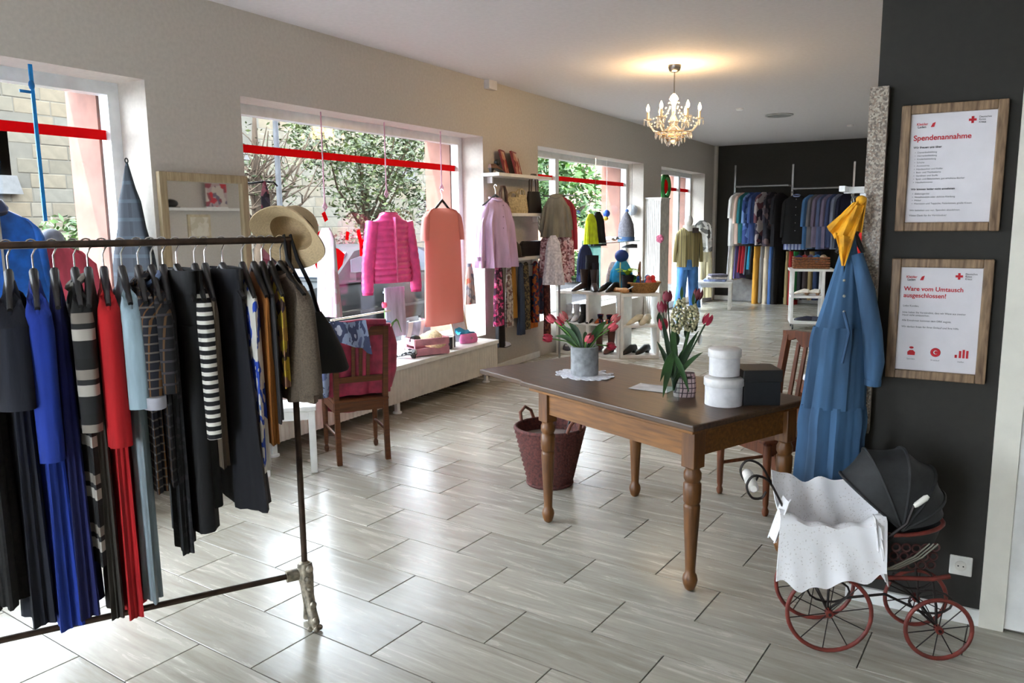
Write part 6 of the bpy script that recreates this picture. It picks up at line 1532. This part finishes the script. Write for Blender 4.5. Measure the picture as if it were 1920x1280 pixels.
# hood in ribs
hx, hz = .235, .50
bows = [(R(140), .24), (R(112), .275), (R(84), .265), (R(56), .235), (R(32), .2), (R(14), .175)]
def bow(ang, L):
    pts = []
    for i in range(17):
        t = math.pi * i / 16; y = TW / 2 - (TW / 2 + .012) * math.cos(t); q = math.sin(t) ** .55
        pts.append((hx + L * q * math.cos(ang), y, hz + L * q * math.sin(ang)))
    return pts
HD = mat((34, 35, 36), .7, 0, .12, 24, .004, name='hood_cloth')
for (a0, l0), (a1, l1) in zip(bows, bows[1:]):
    g_ = []
    for i in range(6):
        f_ = i / 5; A = bow(a0 + (a1 - a0) * f_, (l0 + (l1 - l0) * f_) * (1 - .06 * math.sin(math.pi * f_))); g_.append(A)
    MB().sheet(g_, .004).build('hood_panel', HD, pram)
for a0, l0 in bows[:-1]: MB().tube(bow(a0, l0 + .004), .006, 6).build('hood_bow', HD, pram)
for y in (-.018, TW + .018):
    MB().tube([(hx - .05, y, .475), (hx + .01, y, .53), (hx + .03, y, .6)], .006, 6).build('hood_arm', WIR, pram)
    MB().lathe([(.006, 0), (.01, .01), (.011, .05), (.006, .062)], (0, 0, 0), 12).build('porcelain_grip', mat((236, 230, 220), .25), pram, True, (hx + .03, y, .595)).rotation_euler = (0, R(48), 0)
    MB().torus((hx - .05, y, .478), .016, .004, 'y', 14, 6).build('hinge', WIR, pram)
# handle
for y in (.03, TW - .03):
    MB().tube(spline([(-.1, y, .42), (-.16, y, .52), (-.2, y, .60), (-.235, y, .655), (-.285, y, .67), (-.31, y, .63), (-.29, y, .585), (-.255, y, .585), (-.24, y, .61)]), .005, 6).build('handle_rod', WIR, pram)
MB().lathe([(.012, -.1), (.02, -.085), (.021, -.03), (.016, -.02), (.022, 0), (.016, .02), (.021, .03), (.02, .085), (.012, .1)], n=14).build('handle_grip', mat((232, 228, 220), .3), pram, True, (-.285, TW / 2, .62)).rotation_euler = (R(90), 0, 0)
# white eyelet blanket
EYE, _nt, _b = new_mat('eyelet_cotton'); _b.inputs['Roughness'].default_value = .9
_vn = node(_nt, 'ShaderNodeTexVoronoi'); _vn.inputs['Scale'].default_value = 95; _nt.links.new(coords(_nt), _vn.inputs['Vector'])
_nz = node(_nt, 'ShaderNodeTexNoise'); _nz.inputs['Scale'].default_value = 9; _nt.links.new(coords(_nt), _nz.inputs['Vector'])
_mm = node(_nt, 'ShaderNodeMath', operation='ADD'); _nt.links.new(_vn.outputs['Distance'], _mm.inputs[0]); _m3 = node(_nt, 'ShaderNodeMath', operation='GREATER_THAN'); _m3.inputs[1].default_value = .47; _nt.links.new(_nz.outputs['Fac'], _m3.inputs[0]); _m4 = node(_nt, 'ShaderNodeMath', operation='SUBTRACT'); _m4.inputs[0].default_value = 1; _nt.links.new(_m3.outputs[0], _m4.inputs[1]); _nt.links.new(_m4.outputs[0], _mm.inputs[1])
_nt.links.new(ramp(_nt, _mm.outputs[0], [(0, (206, 202, 200)), (.16, (208, 205, 203)), (.24, (238, 236, 236)), (1, (240, 239, 240))]), _b.inputs['Base Color'])
bk2 = thing('eyelet_blanket', 'white eyelet blanket draped over the doll pram', 'blanket', (PO.x, PO.y, 0), math.atan2(PX.y, PX.x))
g_ = []
for i in range(30):
    f_ = i / 29; row = []
    for j in range(31):
        k = j / 30; x = -.185 + .36 * k
        # profile across the pram: hangs on the near side, lies sunken inside, up over the far rim
        if f_ < .52:
            q = f_ / .52; y = -.03 - .035 * (1 - q) + .006 * math.sin(k * 15 + 1) * (1 - q) + .005 * math.sin(k * 27 + i * .2) * (1 - q); zt = .505 + .03 * (2 * k - 1) ** 2
            zl = .275 + .09 * max(0, .25 - k) + .13 * max(0, k - .35) - .03 * math.exp(-((k - .86) / .08) ** 2) + .006 * math.sin(k * 22)
            z = zl + (zt - zl) * q
        elif f_ < .75:
            q = (f_ - .52) / .23; y = -.03 + .12 * q; z = .505 + .03 * (2 * k - 1) ** 2 + .02 * math.sin(math.pi * min(1, q * 1.6)) - .07 * q * math.sin(math.pi * k)
        else:
            q = (f_ - .75) / .25; y = .09 + .17 * q; z = .505 + .03 * (2 * k - 1) ** 2 - .07 * math.sin(math.pi * k) * (1 - q) + .085 * q * q + .01 * math.sin(k * 14)
        z += .006 * math.sin(k * 23 + f_ * 9)
        row.append((x - .05 * (1 - k) * (1 - f_) * .4, y, z))
    g_.append(row)
MB().sheet(g_, .005).build('cloth', EYE, bk2)
MB().sheet([[(-.165 - .06 * i / 6 + .012 * math.sin(j), -.01 + .05 * j / 4 - .03 * i / 6, .585 - .03 * i + .01 * math.sin(j * 2)) for j in range(6)] for i in range(6)], .005).build('corner_flap', EYE, bk2)
MB().sheet([[(.12 + .04 * i / 5 + .03 * j / 5 * (1), -.045 - .01 * math.sin(j * 1.5 + i), .57 - .045 * i - .01 * j) for j in range(6)] for i in range(6)], .006).build('corner_flap', EYE, bk2)
# ------------------------------------------------------------------ mannequin by the glass door
mq = thing('shop_mannequin', 'white mannequin wearing olive top and jeans by the glass door', 'mannequin', (-4.2, 13.75, 0), R(38))
MQ = mat((226, 222, 214), .5)
MB().lathe([(.045, 1.42), (.042, 1.5), (.04, 1.52)], n=14).ball((0, 0, 1.60), .085, 14, 10, (.85, 1, 1.2)).build('head', MQ, mq)
MB().lathe([(.16, 0), (.16, .015), (.03, .03)], n=24).build('base', CHROME, mq)
OLT = stripes([(0, (150, 138, 92)), (.3, (120, 110, 76)), (.5, (164, 150, 100)), (.75, (110, 102, 74))], 14, 'x', 'olive_knit')
ot = garment('olive_sweater', 'olive yellow ribbed sweater on the mannequin', 'clothing', (-4.2, 13.75, 1.62), R(38), W=.2, L=.72, M=OLT, sleeve=.55, sr=(.07, .055), hem=.2, T=.1, TH=.12, k=9, amp=.08, seed=91, neck=.07, out=.06)
MB().loft([ring_pts(.1, .09, z, 20, 4, .05, 0) for z in (-.1, -.13, -.2)], False, False).build('white_scarf', mat((226, 224, 216), .8), ot)
MB().sheet([[(.02 + .022 * j, -.13 - .004 * j, -.14 - .03 * i) for j in range(6)] for i in range(4)], .01).build('dark_pocket', mat((60, 48, 44), .8), ot)
jn = thing('blue_jeans', 'light blue jeans on the mannequin', 'trousers', (-4.2, 13.75, 0), R(38)); JN = mat((72, 124, 186), .85, 0, .14, 10, .004, (1, 1, .3))
MB().loft([ring_pts(.17, .11, .92, 24, 3, .02, 0), ring_pts(.18, .12, .8, 24, 3, .02, 0), ring_pts(.18, .12, .74, 24, 3, .02, 0)]).build('hip', JN, jn)
for s_ in (-1, 1): MB().loft([ring_pts(.095, .1, .78, 18, 3, .03, 0, s_ * .09), ring_pts(.085, .085, .45, 18, 3, .05, 1, s_ * .11), ring_pts(.1, .1, .06, 18, 3, .05, 2, s_ * .15)]).build('leg', JN, jn)
garment('white_knit', 'white patterned knit hanging on the glass door frame', 'clothing', (-4.25, 14.75, 1.72), R(45), W=.17, L=.6, M=floral([(226, 224, 214), (200, 200, 190), (236, 234, 228), (120, 120, 116)], 14, 'white_knit'), sleeve=.5, hem=.17, T=.05, TH=.06, seed=92)
trousers('cream_trousers', 'cream trousers hanging next to the white knit', (-4.22, 14.95, 1.18), R(45), .13, .95, cloth((226, 216, 176)), 9)
ws2 = thing('white_side_table', 'small white table with folded clothes near the dark wall', 'table', (-3.86, 14.35, 0), R(12))
for x in (-.27, .27):
    for y in (-.2, .2): bevel(MB().box((x - .03, y - .03, 0), (x + .03, y + .03, .46)).build('leg', WHITE, ws2, False), .004)
bevel(MB().box((-.31, -.24, .46), (.31, .24, .5)).build('top', WHITE, ws2, False), .006)
MB().box((-.27, -.215, .4), (.27, -.19, .46)).box((-.27, .19, .4), (.27, .215, .46)).build('apron', WHITE, ws2, False)
for k, (c_, lb) in enumerate((((150, 162, 200), 'blue folded shirt at the bottom of the pile'), ((214, 206, 200), 'white folded shirt in the middle of the pile'), ((96, 92, 104), 'dark folded shirt on top of the pile'))):
    t = thing('folded_shirt', lb, 'clothing', (-3.86 + .03 * k, 14.33, .502 + .045 * k), R(10 + 9 * k), 'folded shirts on the white table'); bevel(MB().box((-.2 + .02 * k, -.15, 0), (.2 - .03 * k, .15, .042)).build('fold', cloth(c_), t, False), .015, 3); MB().box((-.05, -.152, .02), (.05, -.149, .042)).build('collar', cloth(tuple(min(255, v + 20) for v in c_)), t, False)

# ------------------------------------------------------------------ clothes on the far dark wall
def fx(px, y=15.55): return at_y(y, px, 400).x
def fz(py, px=1450, y=15.55): return at_y(y, px, py).z
rails = [(1377, 1475, 348, 'left upper wall rail on the dark far wall'), (1483, 1592, 355, 'right upper wall rail on the dark far wall'), (1372, 1470, 452, 'left lower wall rail on the dark far wall'), (1482, 1590, 461, 'right lower wall rail on the dark far wall')]
RY = 15.55
for x0, x1, py, lb in rails:
    t = thing('wall_rail', lb, 'rail', ((fx(x0) + fx(x1)) / 2, YF, fz(py))); w = (fx(x1) - fx(x0)) / 2
    MB().rod((-w, RY - YF, 0), (w, RY - YF, 0), .02, 10).build('bar', STEEL, t)
    for s_ in (-1, 1): MB().box((s_ * w - .012, RY - YF, -.012), (s_ * w + .012, 0, .012)).build('bracket', STEEL, t, False)
for px, p0 in ((1377, 310), (1484, 308), (1598, 303)):
    t = thing('wall_upright', 'slim metal upright %s on the dark far wall' % ('at the left' if px < 1400 else 'in the middle' if px < 1500 else 'at the right'), 'upright', (fx(px, YF), YF, 0)); MB().box((-.016, -.03, .1), (.016, 0, fz(p0, px, YF))).build('profile', STEEL, t, False)
    for k in range(4): MB().box((-.01, -.034, .6 + k * .5), (.01, -.03, .64 + k * .5)).build('slot', BLACKP, t, False)
def fg(px, py, L, c_, nm, lb, kind='g', W=.2, rz=60, pat=None, sl=.5, T=.05, **kw):
    M_ = pat or cloth(c_); loc = (fx(px), RY, fz(py)); sd = px
    if kind == 'g': garment(nm, lb, 'clothing', loc, R(rz), W=W, L=L, M=M_, sleeve=sl, sr=(.06, .055), hem=W * 1.05, T=T, TH=T * 1.3, k=5, amp=.2, seed=sd, n=20, rings=7, group='clothes on the far wall', **kw)
    elif kind == 't': trousers(nm, lb, loc, R(rz), W, L, M_, sd, 'clothes on the far wall', T * .7)
    else: skirt(nm, lb, loc, R(rz), W, W * 1.3, L, M_, sd, 'clothes on the far wall', T * .5, T, 6, .25)
DKF = floral([(40, 38, 50), (70, 60, 70), (110, 90, 90), (30, 30, 40)], 12, 'dark_print')
BLP = floral([(70, 100, 160), (110, 140, 190), (44, 66, 120)], 10, 'blue_print')
PLD = floral([(60, 50, 70), (100, 60, 70), (40, 40, 60), (170, 160, 160)], 9, 'dark_check')
fg(1383, 348, 1.02, (222, 220, 214), 'white_blouse', 'white blouse at the left end of the upper rail', sl=.4)
fg(1393, 348, .98, (206, 176, 160), 'blush_blouse', 'blush pink blouse next to the white blouse')
fg(1400, 348, .96, (30, 104, 108), 'teal_blouse', 'teal blouse on the far upper rail')
fg(1409, 348, .98, 0, 'blue_print_blouse', 'light blue patterned blouse on the far upper rail', pat=BLP)
fg(1420, 348, .96, (58, 78, 130), 'blue_shirt', 'plain mid-blue shirt on the far upper rail')
fg(1432, 348, 1.0, 0, 'check_shirt', 'dark red checked shirt on the far upper rail', pat=PLD)
fg(1448, 348, 1.02, 0, 'dark_print_shirt', 'dark printed shirt at the right of the upper left rail', pat=DKF, T=.07)
fg(1462, 350, 1.0, (26, 24, 30), 'black_shirt', 'black shirt beside the dark printed shirt')
garment('black_jacket', 'black jacket facing forward with a pale blue collar', 'jacket', (fx(1494), RY - .1, fz(355)), R(8), W=.21, L=.9, M=BLACKC, sleeve=.7, sr=(.07, .06), hem=.22, T=.07, TH=.09, k=5, amp=.1, seed=93, n=24, rings=8, collar=mat((150, 166, 206), .8), buttons=mat((200, 200, 200), .4))
garment('striped_hem_shirt', 'blue and white shirt hem under the black jacket', 'clothing', (fx(1494), RY - .04, fz(356)), R(8), W=.19, L=1.0, M=stripes([(0, (196, 206, 232)), (.6, (90, 104, 160))], 16, 'x', 'blue_white_stripe'), hem=.2, T=.05, TH=.07, seed=94, n=24, rings=8)
for k, (px, c_, lb) in enumerate(((1520, (74, 118, 168), 'denim blue shirt right of the black jacket'), (1530, (112, 112, 118), 'grey shirt right of the denim shirt'), (1539, (120, 110, 132), 'mauve grey shirt on the right upper rail'), (1548, (92, 104, 140), 'slate blue shirt on the right upper rail'), (1556, (130, 120, 146), 'lilac grey shirt on the right upper rail'), (1565, (66, 80, 120), 'navy blue shirt on the right upper rail'), (1574, (130, 138, 160), 'pale blue shirt at the end of the right upper rail'), (1584, (30, 34, 60), 'dark navy shirt partly behind the yellow scarf'))):
    fg(px, 355, 1.0 - .02 * (k % 3), c_, 'hanging_shirt', lb)
for k, (px, L, c_, lb, kd, W) in enumerate(((1377, .66, (214, 214, 220), 'white skirt at the left end of the lower rail', 's', .13), (1384, .64, (206, 196, 168), 'cream skirt on the lower rail', 's', .13), (1390, .62, (90, 80, 130), 'violet skirt on the lower rail', 's', .13), (1397, .5, (140, 24, 36), 'dark red skirt on the lower rail', 's', .13), (1403, .52, (168, 30, 44), 'bright red skirt on the lower rail', 's', .13), (1409, .54, (70, 78, 90), 'slate grey skirt on the lower rail', 's', .13), (1414, .44, (30, 130, 160), 'turquoise skirt on the lower rail', 's', .12), (1420, .5, (24, 24, 28), 'black skirt next to the mustard trousers', 's', .14), (1428, 1.12, (206, 150, 54), 'mustard yellow wide trousers on the lower rail', 't', .16), (1438, 1.08, (128, 124, 122), 'grey trousers on the lower rail', 't', .13), (1446, 1.1, (206, 190, 164), 'cream trousers beside the grey ones', 't', .13), (1455, 1.16, (70, 104, 160), 'blue denim trousers on the lower rail', 't', .13), (1463, 1.12, (22, 22, 26), 'black trousers at the end of the lower rail', 't', .14))):
    fg(px, 452, L, c_, 'hanging_skirt' if kd == 's' else 'hanging_trousers', lb, kd, W, 62)
for k, (px, L, c_, lb) in enumerate(((1486, 1.0, (150, 130, 90), 'green and beige patterned trousers by the white trolley'), (1492, 1.02, (160, 30, 30), 'red trousers behind the white trolley'), (1500, .9, (30, 120, 60), 'green trousers behind the white trolley'), (1510, .9, (28, 28, 34), 'black trousers behind the wicker tray'), (1520, .88, (60, 50, 50), 'brown trousers behind the wicker tray'), (1530, .9, (140, 120, 80), 'khaki trousers behind the wicker tray'), (1540, .9, (40, 56, 90), 'navy trousers behind the wicker tray'), (1552, .9, (24, 24, 28), 'dark trousers beside the denim dress'))):
    fg(px, 461, L, c_, 'hanging_trousers', lb, 't', .12, 62)
hd = thing('grey_board', 'grey board leaning against the dark far wall', 'board', (fx(1403), 15.85, 0)); MB().prism([(-.32, 0), (.32, 0), (.32, .2), (.1, .42), (-.32, .5)], -.03, .03, 'xz').build('panel', mat((150, 150, 150), .7), hd, False); MB().box((-.34, -.04, 0), (.34, .04, .02)).build('foot', mat((120, 120, 120), .7), hd, False)
# white trolley with shoes
tr = thing('white_trolley', 'white open trolley on castors with two shelves', 'trolley', (-2.1, 11.96, 0), R(14))
for x in (0, .42):
    for y in (0, .4): bevel(MB().box((x, y, .09), (x + .04, y + .04, .88)).build('post', WHITE, tr, False), .004)
for z, nm in ((.09, 'bottom_shelf'), (.47, 'middle_shelf'), (.86, 'top_shelf')): bevel(MB().box((-.0 if z < .8 else -.03, -.0, z), (.46 if z < .8 else .58, .44, z + .035)).build(nm, WHITE, tr, False), .004)
for x in (.04, .42):
    for y in (.04, .4): MB().torus((x, y, .04), .028, .012, 'x', 14, 6).build('castor', BLACKP, tr)
def ont(x, y, z): c, s_ = math.cos(R(14)), math.sin(R(14)); return (-2.1 + x * c - y * s_, 11.96 + x * s_ + y * c, z)
for i, x in enumerate((.15, .3)):
    shoe('white_sandal', ('left' if i == 0 else 'right') + ' of two white and brown shoes on the trolley', ont(x, .15, .507), R(75), mat((222, 214, 200), .5), .24, .03, sole=mat((140, 104, 70), .6), group='white shoes on the trolley')
shoe('navy_loafer', 'left of two navy loafers on the lowest trolley shelf', ont(.2, .15, .127), R(95), mat((28, 32, 50), .5), .26, group='navy loafers'); shoe('navy_loafer', 'right of two navy loafers on the lowest trolley shelf', ont(.3, .15, .127), R(80), mat((28, 32, 50), .5), .26, group='navy loafers')
wt = thing('wicker_tray', 'square brown wicker tray on top of the white trolley', 'basket', ont(.27, .22, .896), R(14))
WK2 = mat((126, 80, 50), .8, 0, .2, 40, .006)
MB().box((-.24, -.17, 0), (.24, .17, .015)).build('bottom', WK2, wt, False)
for k in range(5):
    z = .015 + k * .035; MB().tube([(-.24, -.17, z), (.24, -.17, z), (.24, .17, z), (-.24, .17, z), (-.24, -.17, z)], .016, 6).build('woven_course', WK2, wt)
_tr = random.Random(12)
for k, (c_, nm) in enumerate((((40, 60, 110), 'navy'), ((150, 40, 40), 'red'), ((90, 80, 110), 'grey violet'), ((60, 120, 170), 'blue'), ((200, 180, 150), 'cream'))):
    t = thing('rolled_scarf', nm + ' rolled scarf in the wicker tray', 'scarf', wt.matrix_basis @ Vector((-.17 + .085 * k, _tr.uniform(-.05, .05), .10)), R(30 * k), 'rolled scarves in the tray'); MB().tube([(-.05, 0, .03), (0, .01, .05), (.05, 0, .03)], [.04, .05, .04], 10).build('roll', cloth(c_), t); MB().torus((0, 0, .05), .045, .008, 'x', 12, 5).build('band', cloth(c_), t)
